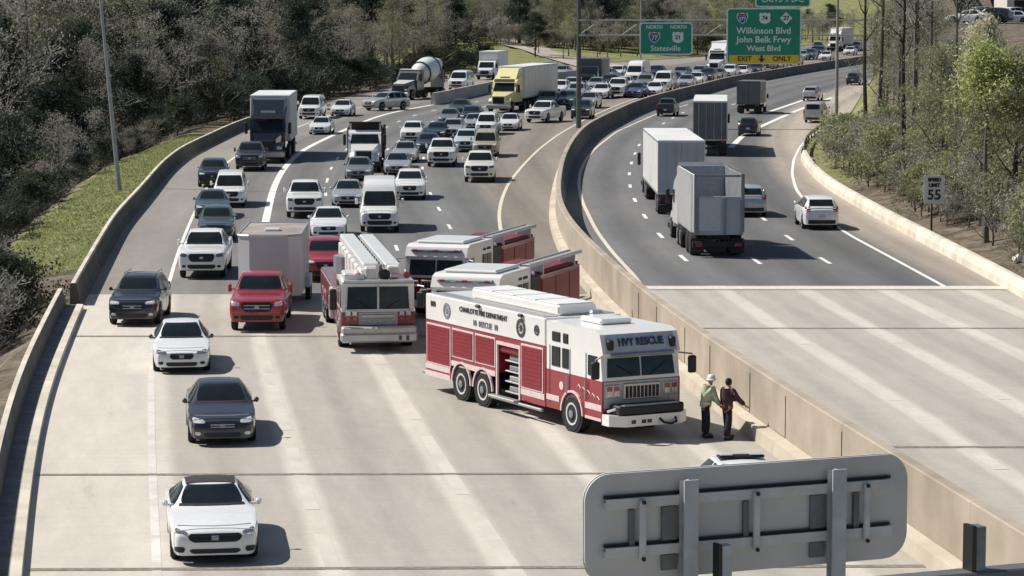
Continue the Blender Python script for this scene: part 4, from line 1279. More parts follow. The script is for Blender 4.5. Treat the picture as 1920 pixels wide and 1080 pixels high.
def scrap_trailer(name, label, cat, cab):
    root = thing(name, label, cat)
    xf = 4.4
    x0 = tractor(root, xf, cab, True)
    bx1, bx0 = x0 - .5, x0 - 7.2
    hw, z0, z1 = 1.16, 1.12, 3.8
    for s in (-1, 1):
        w = obj('side_wall', MB().cbox(bx0, bx1, min(s * hw, s * (hw - .07)), max(s * hw, s * (hw - .07)), z0, z1, .02), M_TRAILER if s > 0 else M_STEELG, root)
        rm = MB().box(-.05, .05, min(s * (hw + .002), s * (hw + .08)), max(s * (hw + .002), s * (hw + .08)), z0, z1).mesh('side_rib')
        for k in range(14):
            obj('side_rib', rm, M_STEELG if s < 0 else M_TRAILER, w, (bx0 + .3 + k * (bx1 - bx0 - .6) / 13, 0, 0))
    obj('floor', MB().box(bx0, bx1, -hw + .08, hw - .08, z0, z0 + .08), M_STEELG, root)
    obj('front_wall', MB().box(bx1 - .08, bx1, -hw + .075, hw - .075, z0 + .09, z1), mat('pale_steel', (0.5, 0.51, 0.52), .5, .1, var=.12), root)
    g = obj('tailgate', MB().cbox(bx0 - .06, bx0 - .002, -hw + .1, hw - .1, z0 - .1, z1 - 1.0, .02), M_DOOR, root)
    obj('tailgate_panel', MB().cbox(bx0 - .085, bx0 - .062, -.1, .92, z0 + .1, z0 + 1.6, .01), mat('pale_panel', (0.5, 0.53, 0.56), 0.5, var=0.06), g)
    for y in (-1.08, -.3, .98, 1.08):
        obj('tailgate_post', MB().cbox(bx0 - .12, bx0 - .061, y - .05, y + .05, z0 - .1, z1 - (-.06 if abs(y) > 1 else 1.02), .01), M_STEELG, g)
    obj('tarp_bar', MB().box(bx0 + .05, bx0 + .12, -hw + .08, hw - .08, z1 - .12, z1 - .02), M_STEELG, root)
    obj('trailer_frame', MB().box(bx0 + .2, bx1 - 2, -.5, .5, .8, z0 - .002), M_FRAME, root)
    obj('rear_bumper', MB().cbox(bx0 - .15, bx0, -1.2, 1.2, .45, .72, .02), M_FRAME, root)
    for s in (-1, 1):
        obj('tail_light', MB().cbox(bx0 - .19, bx0 - .155, s * .9 - .16, s * .9 + .16, .5, .66, .01), M_TAIL, root)
        obj('mud_flap', MB().box(bx0 + .3, bx0 + .32, s * .92 - .3, s * .92 + .3, .14, .84), M_BLACK, root)
    for k in (1.2, 2.5):
        duals(root, bx0 + k, .52, .93, M_RIMD)
    root['front'], root['rear'] = xf + .1, bx0 - .15
    return root

def box_truck(name, label, cat, cab, bm, tl=5.5, z1=3.4, group=None, hood=True):
    """cab-over-bonnet delivery lorry"""
    root = thing(name, label, cat, group)
    p = PAINTS[cab]
    xf = 3.9
    obj('bonnet', MB().hexa([(xf - 1.0, -.98, .55), (xf, -.85, .55), (xf, .85, .55), (xf - 1.0, .98, .55), (xf - 1.0, -.9, 1.4), (xf - .1, -.75, 1.15), (xf - .1, .75, 1.15), (xf - 1.0, .9, 1.4)]), p, root)
    obj('cab', MB().prism_y([(xf - 2.6, .55), (xf - .98, .55), (xf - .98, 1.4), (xf - 1.55, 2.1), (xf - 1.75, 2.2), (xf - 2.6, 2.2)], -1.02, 1.02), p, root)
    obj('windshield', MB().hexa([(xf - 1.03, -.9, 1.44), (xf - .97, -.9, 1.44), (xf - .97, .9, 1.44), (xf - 1.03, .9, 1.44), (xf - 1.55, -.8, 2.06), (xf - 1.49, -.8, 2.06), (xf - 1.49, .8, 2.06), (xf - 1.55, .8, 2.06)]), M_GLASS, root)
    obj('grille', MB().cbox(xf - .06, xf + .02, -.5, .5, .66, 1.06, .02), M_BLACK, root)
    obj('bumper', MB().cbox(xf - .2, xf + .1, -1.0, 1.0, .35, .58, .04), M_BLACK, root)
    for s in (-1, 1):
        obj('headlight', MB().cbox(xf - .1, xf + .01, s * .68 - .13, s * .68 + .13, .72, .98, .03), M_LAMP, root)
        obj('side_window', MB().cbox(xf - 2.3, xf - 1.5, s * 1.02 - .012, s * 1.02 + .012, 1.4, 2.0, .01), M_GLASS, root)
        obj('mirror', MB().cbox(xf - 1.35, xf - 1.22, s * 1.22 - .1, s * 1.22 + .1, 1.4, 1.85, .03), M_BLACK, root)
    x1 = xf - 2.7
    box_body(root, x1 - tl, x1, .95, z1, 1.2, bm, None, False, bm, False)
    obj('chassis', MB().box(x1 - tl + .1, xf - .4, -.45, .45, .5, .9), M_FRAME, root)
    duals(root, xf - .85, .42, .88, M_ALU, True)
    duals(root, x1 - tl + 1.4, .42, .9, M_ALU)
    root['front'], root['rear'] = xf + .1, x1 - tl - .1
    return root

def dump_truck(name, label, cat, cab):
    root = thing(name, label, cat)
    xf = 4.4
    x0 = tractor(root, xf, cab, False, 2.75, False)
    bx1, bx0 = x0 - .25, x0 - 5.4
    dark = mat('dump_body', (0.035, 0.035, 0.035), 0.6, var=0.3, dirt=((0.16, 0.13, 0.09), 0.5), scale=1.0)
    for s in (-1, 1):
        w = obj('body_side', MB().cbox(bx0, bx1, min(s * 1.2, s * 1.1), max(s * 1.2, s * 1.1), 1.15, 2.9, .02), dark, root)
        for k in range(5):
            obj('side_rib', MB().cbox(bx0 + .4 + k * 1.05, bx0 + .55 + k * 1.05, min(s * 1.203, s * 1.28), max(s * 1.203, s * 1.28), 1.15, 2.85, .01), dark, w)
    obj('headboard', MB().prism_y([(bx1 - .1, 1.15), (bx1, 1.15), (bx1, 3.2), (bx1 + .9, 3.25), (bx1 + .9, 3.33), (bx1 - .1, 3.3)], -1.095, 1.095), dark, root)
    obj('body_floor', MB().box(bx0, bx1 - .11, -1.095, 1.095, 1.15, 1.3), dark, root)
    obj('tailgate', MB().cbox(bx0 - .1, bx0 - .005, -1.2, 1.2, 1.15, 2.8, .02), dark, root)
    obj('load', MB().hexa([(bx0 + .2, -1.05, 2.2), (bx1 - .3, -1.05, 2.3), (bx1 - .3, 1.05, 2.3), (bx0 + .2, 1.05, 2.2), (bx0 + 1.4, -.3, 3.0), (bx1 - 1.6, -.25, 3.1), (bx1 - 1.6, .25, 3.1), (bx0 + 1.4, .3, 3.0)]), mat('brown_earth', (0.12, 0.09, 0.06), 0.95, var=0.3, bump=0.5), root)
    for s in (-1, 1):
        obj('exhaust_stack', MB().tube([(x0 - .1, s * 1.0, 1.0), (x0 - .1, s * 1.0, 3.3)], .07, 8), M_CHROME, root)
    obj('chassis_rail', MB().box(bx0, x0, -.45, .45, .6, 1.14), M_FRAME, root)
    for k in (1.0, 2.3):
        duals(root, bx0 + k, .52, .95)
    root['front'], root['rear'] = xf + .1, bx0 - .1
    return root

def mixer_truck(name, label, cat):
    root = thing(name, label, cat)
    xf = 4.4
    x0 = tractor(root, xf, 'teal', False, 2.8, False)
    obj('bonnet_stripe', MB().hexa([(xf - 1.9, -.9, 1.855), (xf - .2, -.6, 1.53), (xf - .2, .6, 1.53), (xf - 1.9, .9, 1.855), (xf - 1.9, -.9, 1.88), (xf - .2, -.6, 1.555), (xf - .2, .6, 1.555), (xf - 1.9, .9, 1.88)]), PAINTS['white'], root)
    obj('roof_cap', MB().cbox(xf - 3.25, xf - 2.5, -1.1, 1.1, 2.802, 2.9, .03), PAINTS['white'], root)
    prof = [(0, .35), (.35, .75), (1.5, 1.15), (2.6, 1.22), (3.6, 1.0), (4.7, .6), (5.0, .5)]
    d = MB().lathe_x([(-a, r) for a, r in prof], n=20)
    tl = radians(13)
    d.v = [(x * cos(tl) + z * sin(tl) + x0 - .3, y, -x * sin(tl) + z * cos(tl) + 2.2) for x, y, z in d.v]
    dr = obj('drum', d, mat('drum_white', (0.7, 0.74, 0.72), .4, coat=.3, var=.06), root, smooth=40)
    for a, r in ((1.2, 1.1), (3.3, 1.09)):
        b = MB().lathe_x([(-a - .08, r), (-a - .08, r + .05), (-a + .08, r + .05), (-a + .08, r)], n=20)
        b.v = [(x * cos(tl) + z * sin(tl) + x0 - .3, y, -x * sin(tl) + z * cos(tl) + 2.2) for x, y, z in b.v]
        obj('drum_band', b, PAINTS['teal'], dr)
    obj('chute', MB().tube([(x0 - 5.2, 0, 3.0), (x0 - 5.7, 0, 2.2), (x0 - 5.9, .2, 1.4)], [.35, .28, .2], 8), M_STEELG, root)
    obj('rear_stand', MB().box(x0 - 5.1, x0 - 4.9, -.7, .7, 1.0, 2.7), M_STEELG, root)
    obj('chassis_rail', MB().box(x0 - 5.4, x0, -.45, .45, .6, 1.05), M_FRAME, root)
    for k in (2.6, 3.9):
        duals(root, x0 - k, .52, .95)
    root['front'], root['rear'] = xf + .1, x0 - 5.9
    return root

def cargo_trailer(name, label, cat):
    root = thing(name, label, cat)
    L, hw, z0, z1 = 6.0, 1.2, .5, 2.8
    grey = mat('trailer_skin', (0.52, 0.52, 0.54), 0.45, 0.1, var=0.04, scale=1)
    brown = mat('dusty_roof', (0.27, 0.235, 0.21), 0.85, var=0.25, scale=0.9, dirt=((0.45, 0.43, 0.4), 0.5))
    out = [(0, -hw + .45), (.0, hw - .45), (-.35, hw), (-L, hw), (-L, -hw), (-.35, -hw)]
    obj('trailer_body', MB().prism_z(out, z0, z1), grey, root)
    obj('trailer_roof', MB().prism_z([(x - .05 if x == 0 else x, y * .985) for x, y in out], z1 + .001, z1 + .035), brown, root)
    rim = MB()
    for a, b in zip(out, out[1:] + out[:1]):
        rim.tube([(*a, z1 + .03), (*b, z1 + .03)], .05, 6)
    obj('roof_trim', rim, M_ALU, root)
    for s in (-1, 1):
        for k in range(1, 5):
            obj('panel_seam', MB().box(-.35 - k * 1.25, -.32 - k * 1.25, min(s * (hw + .002), s * (hw + .012)), max(s * (hw + .002), s * (hw + .012)), z0 + .1, z1 - .05), M_ALU, root)
        obj('fender', MB().prism_y([(-4.9, .55), (-4.7, .95), (-3.1, .95), (-2.9, .55)], min(s * (hw + .002), s * (hw + .2)), max(s * (hw + .002), s * (hw + .2))), M_ALU, root)
        for x in (-3.5, -4.3):
            wheel(root, x, s * (hw + .1), .34, .2, M_ALU)
    obj('stone_guard', MB().cbox(.003, .02, -hw + .5, hw - .5, z0, z0 + .6, .005), M_DIAM, root)
    obj('roof_vent', MB().cbox(-2.6, -2.0, -.3, .3, z1 + .036, z1 + .14, .03), M_FWHITE, root)
    tg = MB()
    for s in (-1, 1):
        tg.tube([(0, s * .7, .5), (1.4, 0, .5)], .05, 6)
    obj('tow_frame', tg, M_FRAME, root)
    obj('jack', MB().tube([(1.15, 0, .25), (1.15, 0, .95)], .045, 6), M_ALU, root)
    root['front'], root['rear'] = 1.4, -L
    return root

# ------------------------------------------------------------------ fire apparatus
def fire_cab(root, x0, x1, hw, zb, zbelt, zw, zr, upper, lower, sign=None, spots=True, visible=-1):
    lo = obj('cab', MB().prism_y([(x0, zb), (x0 + .25, zb), (x1, zb), (x1 + .04, zb + .3), (x1 + .04, zbelt), (x0, zbelt)], -hw, hw), lower, root)
    up = obj('cab_roof', MB().prism_y([(x0, zbelt + .002), (x1 + .03, zbelt + .002), (x1 - .06, zw), (x1 + .06, zw + .06), (x1 - .12, zr - .1), (x1 - .4, zr), (x0, zr)], -hw + .01, hw - .01), upper, root)
    for s in (-1, 1):
        obj('windshield', MB().hexa([(x1 + .0, min(s * .03, s * 1.06), zbelt + .1), (x1 + .055, min(s * .03, s * 1.06), zbelt + .1), (x1 + .055, max(s * .03, s * 1.06), zbelt + .1), (x1 + .0, max(s * .03, s * 1.06), zbelt + .1),
                                     (x1 - .06, min(s * .03, s * 1.02), zw - .07), (x1 - .02, min(s * .03, s * 1.02), zw - .07), (x1 - .02, max(s * .03, s * 1.02), zw - .07), (x1 - .06, max(s * .03, s * 1.02), zw - .07)]), M_GLASS2, root)
        obj('wiper', MB().tube([(x1 + .06, s * .25, zbelt + .12), (x1 + .03, s * .75, zbelt + .42)], .014, 4), M_BLACK, root)
        # side windows: two doors, each with a small upper light
        y0, y1 = sorted((s * (hw - .03), s * (hw + .012)))
        for a, b, z0, z1 in ((x1 - .75, x1 - .22, zbelt + .1, zw - .02), (x0 + .9, x0 + 1.28, zbelt + .12, zw), (x0 + .3, x0 + .8, zbelt + .12, zw), (x0 + .95, x0 + 1.25, zw + .14, zr - .26), (x0 + .32, x0 + .8, zw + .14, zr - .26)):
            if z1 - z0 > .1:
                obj('side_window', MB().cbox(a, b, y0, y1, z0, z1, .02), M_BLACK if z0 > zw else M_GLASS, up)
        for xx in (x1 - .85, x0 + 1.35, x0 + .2):
            obj('door_seam', MB().box(xx - .012, xx + .012, *sorted((s * (hw + .002), s * (hw + .008))), zb + .15, zw + .02), M_INK, lo)
        for xx in (x1 - .8, x0 + 1.25):
            obj('grab_rail', MB().tube([(xx, s * (hw + .05), zb + .5), (xx, s * (hw + .05), zbelt - .05)], .02, 5), M_CHROME, lo)
        obj('mirror', MB().cbox(x1 + .12, x1 + .26, s * (hw + .3) - .12, s * (hw + .3) + .12, zbelt + .1, zw - .1, .04), M_BLACK, root)
        obj('mirror_arm', MB().tube([(x1 - .05, s * hw, zw - .02), (x1 + .2, s * (hw + .3), zw - .05), (x1 + .2, s * (hw + .3), zw - .12)], .025, 5), M_CHROME, root)
        hl = obj('headlight_bezel', MB().cbox(x1 + .04, x1 + .09, *sorted((s * .68, s * 1.14)), zb + .62, zbelt - .1, .03), M_CHROME, root)
        for k in (.8, 1.02):
            obj('headlight', MB().cbox(x1 + .092, x1 + .115, s * k - .08, s * k + .08, zb + .66, zb + .82, .02), M_LAMP, hl)
            obj('warning_light', MB().cbox(x1 + .092, x1 + .115, s * k - .08, s * k + .08, zbelt - .28, zbelt - .15, .02), M_BEACON, hl)
    g = obj('grille', MB().cbox(x1 + .042, x1 + .1, -.58, .58, zb + .55, zbelt - .08, .03), M_CHROME, root)
    for k in range(9):
        y = -.48 + k * .12
        obj('grille_slot', MB().cbox(x1 + .101, x1 + .112, y - .046, y + .046, zb + .6, zbelt - .16, .01), M_BLACK, g)
    return lo, up

def fire_wheel(root, x, hw, r=.52):
    for s in (-1, 1):
        w = wheel(root, x, s * (hw - .165), r, .38, M_FRIM)
        obj('hub', MB().lathe_y([(.03, -.02), (.1, -.02), (.12, .02), (.03, .03)] if s > 0 else [(.03, -.03), (.12, -.02), (.1, .02), (.03, .02)], (0, s * .2, 0), 10), M_STEELG, w)
        a_ = [(x + q * cos(pi * k / 10 - .0), r + .02 + q * sin(pi * k / 10)) for q, ks in ((r + .13, range(11)), (r + .07, range(10, -1, -1))) for k in ks]
        obj('wheel_arch', MB().prism_y(a_, s * (hw + .012) - .03, s * (hw + .012) + .03), M_PINK, root)
        obj('wheel_well', MB().lathe_y([(r + .005, -.004), (r + .07, -.004), (r + .07, .004), (r + .005, .004)], (x, s * (hw + .006), r + .02), 22, True), M_BLACK, root)

def rolled_door(root, x0, x1, z0, z1, y, m, frame=M_PINK, name='roll_up_door'):
    s = -1 if y < 0 else 1
    f = obj('door_surround', MB().cbox(x0 - .06, x1 + .06, *sorted((y, y + s * .02)), z0 - .05, z1 + .05, .01), frame, root)
    d = obj(name, MB().cbox(x0, x1, *sorted((y + s * .0205, y + s * .03)), z0, z1, .005), m, f)
    n = max(3, int((z1 - z0) / .11))
    sm = MB()
    for k in range(n):
        a = z0 + (z1 - z0) * k / n
        sm.prism_y([(x0 + .01, a + .01), (x1 - .01, a + .01), (x1 - .01, a + (z1 - z0) / n - .012), (x0 + .01, a + (z1 - z0) / n - .012)], *sorted((y + s * .0302, y + s * .037)))
    tag(obj('door_slat', sm, m, f), kind='stuff')
    return d

def ring_emblem(root, x, z, r, y, m):
    s = -1 if y < 0 else 1
    mb = MB().lathe_y([(r * .62, -.006), (r, -.006), (r, .006), (r * .62, .006)], (x, y + s * .01, z), 18, True)
    o = obj('emblem', mb, m, root)
    # eight-pointed badge inside the ring
    pts = [(x + (r * .5 if k % 2 == 0 else r * .26) * cos(k * pi / 8), z + (r * .5 if k % 2 == 0 else r * .26) * sin(k * pi / 8)) for k in range(16)]
    obj('emblem_badge', MB().prism_y(pts, *sorted((y + s * .003, y + s * .014))), m, o)
    return o

def rescue_truck():
    root = thing('rescue_truck', 'long red and white rescue fire truck angled across the lanes, one side locker open', 'fire truck')
    hw = 1.23
    # body, nose to +x, right hand side (-y) towards the camera
    obj('chassis', MB().box(-9.1, 1.5, -.5, .5, .45, .75), M_FRAME, root)
    # lower body as blocks that leave the open locker empty and clear the rear wheels
    obj('body_lower', MB().box(-9.15, -4.46, -hw, hw, 1.12, 2.2).box(-9.15, -7.45, -hw, hw, .55, 1.118).box(-3.06, -1.56, -hw, hw, .5, 2.2).box(-4.46, -3.06, -.5, hw, .5, 2.2).box(-4.459, -3.061, -hw, -.501, 1.98, 2.2), M_RED, root)
    obj('body_upper', MB().cbox(-9.15, -1.56, -hw - .005, hw + .005, 2.202, 3.0, .03), M_FWHITE, root)
    for x in (-6.73, -5.35, 0.0):
        fire_wheel(root, x, hw, .51)
    obj('wheel_panel', MB().cbox(-7.44, -4.6, -hw - .004, -hw + .1, .98, 1.15, .01), M_PINK, root)
    for a, b, z0, z1 in ((-9.0, -7.5, .95, 2.08), (-7.3, -6.0, 1.3, 2.08), (-5.8, -4.62, 1.3, 2.08), (-2.92, -1.72, .92, 2.1)):
        rolled_door(root, a, b, z0, z1, -hw - .003, M_REDD)
    # the open locker: frame, shelves, tools
    fr = MB().box(-4.5, -4.42, -hw - .03, -hw + .03, .5, 2.06).box(-3.1, -3.02, -hw - .03, -hw + .03, .5, 2.06).box(-4.42, -3.1, -hw - .03, -hw + .03, 1.96, 2.06)
    lk = obj('open_locker', fr, M_PINK, root)
    obj('locker_back', MB().box(-4.42, -3.1, -.52, -.503, .55, 1.96), M_BLACK, lk)
    obj('rolled_shutter', MB().cbox(-4.4, -3.12, -hw + .04, -hw + .2, 1.72, 1.95, .05), M_REDD, lk)
    for z in (.6, .9, 1.2, 1.5):
        obj('shelf', MB().cbox(-4.1, -3.12, -hw + .06, -.55, z, z + .04, .01), M_ALU, lk)
        obj('tool_box', MB().cbox(-3.95, -3.35, -hw + .12, -.7, z + .042, z + .2, .03), M_STEELG if z != .9 else M_DIAM, lk)
    obj('pull_out_step', MB().cbox(-4.6, -3.0, -hw - .25, -hw - .02, .42, .5, .02), M_DIAM, root)
    obj('running_board', MB().cbox(-4.7, -1.6, -hw - .12, -hw - .02, .36, .44, .02), M_DIAM, root)
    # stripes
    for a, b, z in ((-9.14, -7.5, .72), (-3.0, -1.6, .68)):
        obj('stripe', MB().cbox(a, b, -hw - .014, -hw - .002, z, z + .17, .003), M_PINK, root)
    obj('rear_skirt', MB().cbox(-9.17, -7.5, -hw - .012, -hw - .002, .5, .66, .003), M_PINK, root)
    obj('tailboard', MB().cbox(-9.55, -9.15, -hw + .05, hw - .05, .5, .6, .02), M_DIAM, root)
    # cab
    lo_, up = fire_cab(root, -1.5, 1.6, hw, .52, 1.6, 2.28, 2.96, M_FWHITE, M_RED)
    obj('front_panel', MB().cbox(1.641, 1.652, -1.18, 1.18, .86, 1.58, .005), mat('satin_grey', (0.42, 0.42, 0.42), .45, .15, var=.1), root)
    obj('stripe', MB().cbox(-1.48, -.75, -hw - .014, -hw - .002, .74, .9, .003), M_PINK, root)
    obj('stripe', MB().cbox(.72, 1.62, -hw - .014, -hw - .002, .78, .95, .003), M_PINK, root)
    obj('cab_skirt', MB().cbox(.72, 1.6, -hw - .012, -hw - .002, .5, .58, .003), M_PINK, root)
    # destination board above the windscreen
    bd = obj('name_board', MB().hexa([(1.60, -1.12, 2.36), (1.685, -1.12, 2.36), (1.685, 1.12, 2.36), (1.60, 1.12, 2.36), (1.42, -1.06, 2.86), (1.50, -1.06, 2.86), (1.50, 1.06, 2.86), (1.42, 1.06, 2.86)]), M_VISOR, root)
    upv = Vector((-.185, 0, .5))
    c = Vector((1.60, 0, 2.63))
    lettering('lettering', 'HVY RESCUE', .30, M_INKB, bd, c + Vector((.012, 0, 0)), (0, 1, 0), upv, bold=.008, squeeze=.84)
    for s in (-1, 1):
        obj('scene_light', MB().cbox(1.52, 1.72, s * .98 - .09, s * .98 + .09, 2.44, 2.72, .04), M_BLACK, bd)
    obj('light_bar', MB().cbox(1.66, 1.76, -1.0, 1.0, 2.26, 2.36, .03), M_STEELG, root)
    # bumper
    bm_ = obj('bumper', MB().prism_z([(1.62, -1.22), (2.0, -1.22), (2.3, -.85), (2.3, .85), (2.0, 1.22), (1.62, 1.22)], .42, .72), M_FWHITE, root)
    obj('winch_tray', MB().cbox(1.66, 2.24, -1.02, 1.02, .722, .98, .04), M_BLACK, bm_)
    obj('bumper_rail', MB().tube([(1.8, -1.15, .8), (2.18, -.85, .98), (2.18, .85, .98), (1.8, 1.15, .8)], .04, 6), M_CHROME, bm_)
    for y in (-.62, -.3, -.12):
        obj('bumper_mark', MB().cbox(2.301, 2.308, y - .07, y + .07, .5, .6, .003), M_INK, bm_)
    obj('tow_hook', MB().tube([(2.3, .2, .6), (2.42, .26, .5), (2.45, .45, .46), (2.42, .66, .5), (2.3, .7, .6)], .035, 6), M_BLACK, bm_)
    # prints on the white band
    y = -hw - .012
    lettering('lettering', 'CHARLOTTE FIRE DEPARTMENT', .215, M_INK, root, (-5.35, y, 2.74), (1, 0, 0), (0, 0, 1), bold=.002, squeeze=.98)
    lettering('lettering', '10  RESCUE  10', .24, mat('grey_print', (0.2, 0.2, 0.21), 0.6, var=0.1), root, (-5.2, y, 2.42), (1, 0, 0), (0, 0, 1), bold=.002)
    lettering('lettering', 'R10', .2, M_INK, root, (-8.62, y, 2.72), (1, 0, 0), (0, 0, 1), bold=.012)
    ring_emblem(root, -7.7, 2.6, .24, -hw - .006, M_STEELG)
    ring_emblem(root, -3.0, 2.58, .27, -hw - .006, M_INK)
    ring_emblem(root, -2.05, 2.62, .15, -hw - .006, M_INK)
    for x in (-5.6, -2.95):
        obj('scene_light', MB().cbox(x - .12, x + .12, -hw - .1, -hw - .006, 2.9, 3.0, .03), M_INK, root)
    # scroll work and crest on the cab door
    for k in range(5):
        a = .25 + k * .26
        obj('scroll_mark', MB().tube([(a, -hw - .01, 1.28 - .05 * k), (a + .1, -hw - .01, 1.38 - .05 * k), (a + .22, -hw - .01, 1.3 - .05 * k), (a + .16, -hw - .01, 1.22 - .05 * k)], .016, 4), M_PINK, lo_)
    obj('door_crest', MB().lathe_y([(.02, -.006), (.12, -.006), (.12, .006), (.02, .006)], (-.62, -hw - .008, 1.22), 12), M_PINK, lo_)
    # roof lockers
    rl = obj('roof_locker', MB().cbox(-7.3, -1.9, -.62, .62, 3.002, 3.3, .06), M_FWHITE, root)
    for k in range(4):
        obj('locker_lid', MB().cbox(-7.2 + k * 1.32, -6.0 + k * 1.32, -.58, .58, 3.301, 3.33, .01), M_TRAILER, rl)
    for s in (-1, 1):
        obj('walkway', MB().cbox(-8.9, -1.8, min(s * .68, s * 1.15), max(s * .68, s * 1.15), 3.001, 3.02, .005), M_DIAM, root)
    obj('roof_air_unit', MB().cbox(-.9, .3, -.5, .5, 2.962, 3.12, .05), M_FWHITE, root)
    obj('monitor', MB().lathe_y([(.05, -.2), (.11, -.16), (.11, .16), (.05, .2)], (-1.2, .2, 3.1), 10), M_ALU, root)
    root['front'], root['rear'] = 2.3, -9.55
    return root

def fire_engine(name, label):
    """nose at x = 0, ladder along the left"""
    root = thing(name, label, 'fire truck', None)
    hw = 1.22
    obj('chassis', MB().box(-8.8, -.3, -.5, .5, .45, .75), M_FRAME, root)
    lo_, up = fire_cab(root, -3.25, 0, hw, .52, 1.5, 2.24, 2.74, M_FWHITE, M_RED)
    for k in range(5):
        obj('beacon', MB().cbox(.041, .055, -.9 + k * .4, -.7 + k * .4, 2.48, 2.56, .01), M_BEACON if k % 2 == 0 else M_LAMP, up)
    obj('roof_step', MB().cbox(-2.9, -.5, -.95, .95, 2.742, 2.86, .05), M_FWHITE, up)
    obj('light_bar', MB().cbox(-.14, .04, -1.0, 1.0, 2.46, 2.58, .04), M_STEELG, up)
    bm_ = obj('bumper', MB().cbox(.02, .55, -1.2, 1.2, .42, .72, .05), M_FWHITE, root)
    obj('bumper_hose', MB().tube([(.5, -.7, .8), (.5, .7, .8)], .07, 6), M_BLACK, bm_)
    obj('pump_panel', MB().cbox(-4.3, -3.28, -hw, hw, .6, 2.4, .02), M_BLACK, root)
    for k in range(6):
        z, x = .95 + (k // 3) * .55, -4.1 + (k % 3) * .3
        obj('pump_gauge', MB().lathe_y([(.02, -.01), (.09, -.01), (.09, .01), (.02, .01)], (x, hw + .012, z), 10), M_ALU, root)
    obj('cross_lay', MB().tube([(-3.8, -1.15, 2.42), (-3.8, 1.15, 2.42)], .12, 8), M_PINK, root)
    obj('body', MB().box(-8.8, -4.32, -hw, -.65, .55, 2.35).box(-8.8, -4.32, .65, hw, .55, 2.35).box(-8.8, -4.32, -.649, .649, .75, 1.9), M_RED, root)
    for a, b in ((-8.65, -7.5), (-7.35, -5.95), (-5.8, -4.45)):
        for s in (-1, 1):
            rolled_door(root, a, b, 1.2 if a == -7.35 else .75, 2.2, s * (hw + .003), M_REDD, M_RED)
    obj('hose_bed_cover', MB().cbox(-8.76, -4.36, -1.18, 1.18, 2.352, 2.46, .03), mat('hose_cover', (0.14, 0.02, 0.03), 0.9, var=0.2), root)
    ld = obj('ladder', MB().box(-9.0, -3.3, .72, .8, 2.72, 2.84).box(-9.0, -3.3, 1.16, 1.24, 2.72, 2.84), M_ALU, root)
    for k in range(18):
        obj('rung', MB().tube([(-8.9 + k * .32, .8, 2.78), (-8.9 + k * .32, 1.16, 2.78)], .022, 5), M_ALU, ld)
    obj('ladder_rack', MB().box(-8.2, -8.1, .7, 1.25, 2.352, 2.718).box(-4.6, -4.5, .7, 1.25, 2.352, 2.718), M_ALU, root)
    obj('tailboard', MB().cbox(-9.2, -8.802, -1.15, 1.15, .5, .6, .02), M_DIAM, root)
    obj('stripe', MB().cbox(-8.78, -4.35, hw + .002, hw + .012, .56, .7, .003), M_PINK, root)
    fire_wheel(root, -1.55, hw, .5)
    fire_wheel(root, -6.6, hw, .5)
    root['front'], root['rear'] = .55, -9.2
    return root

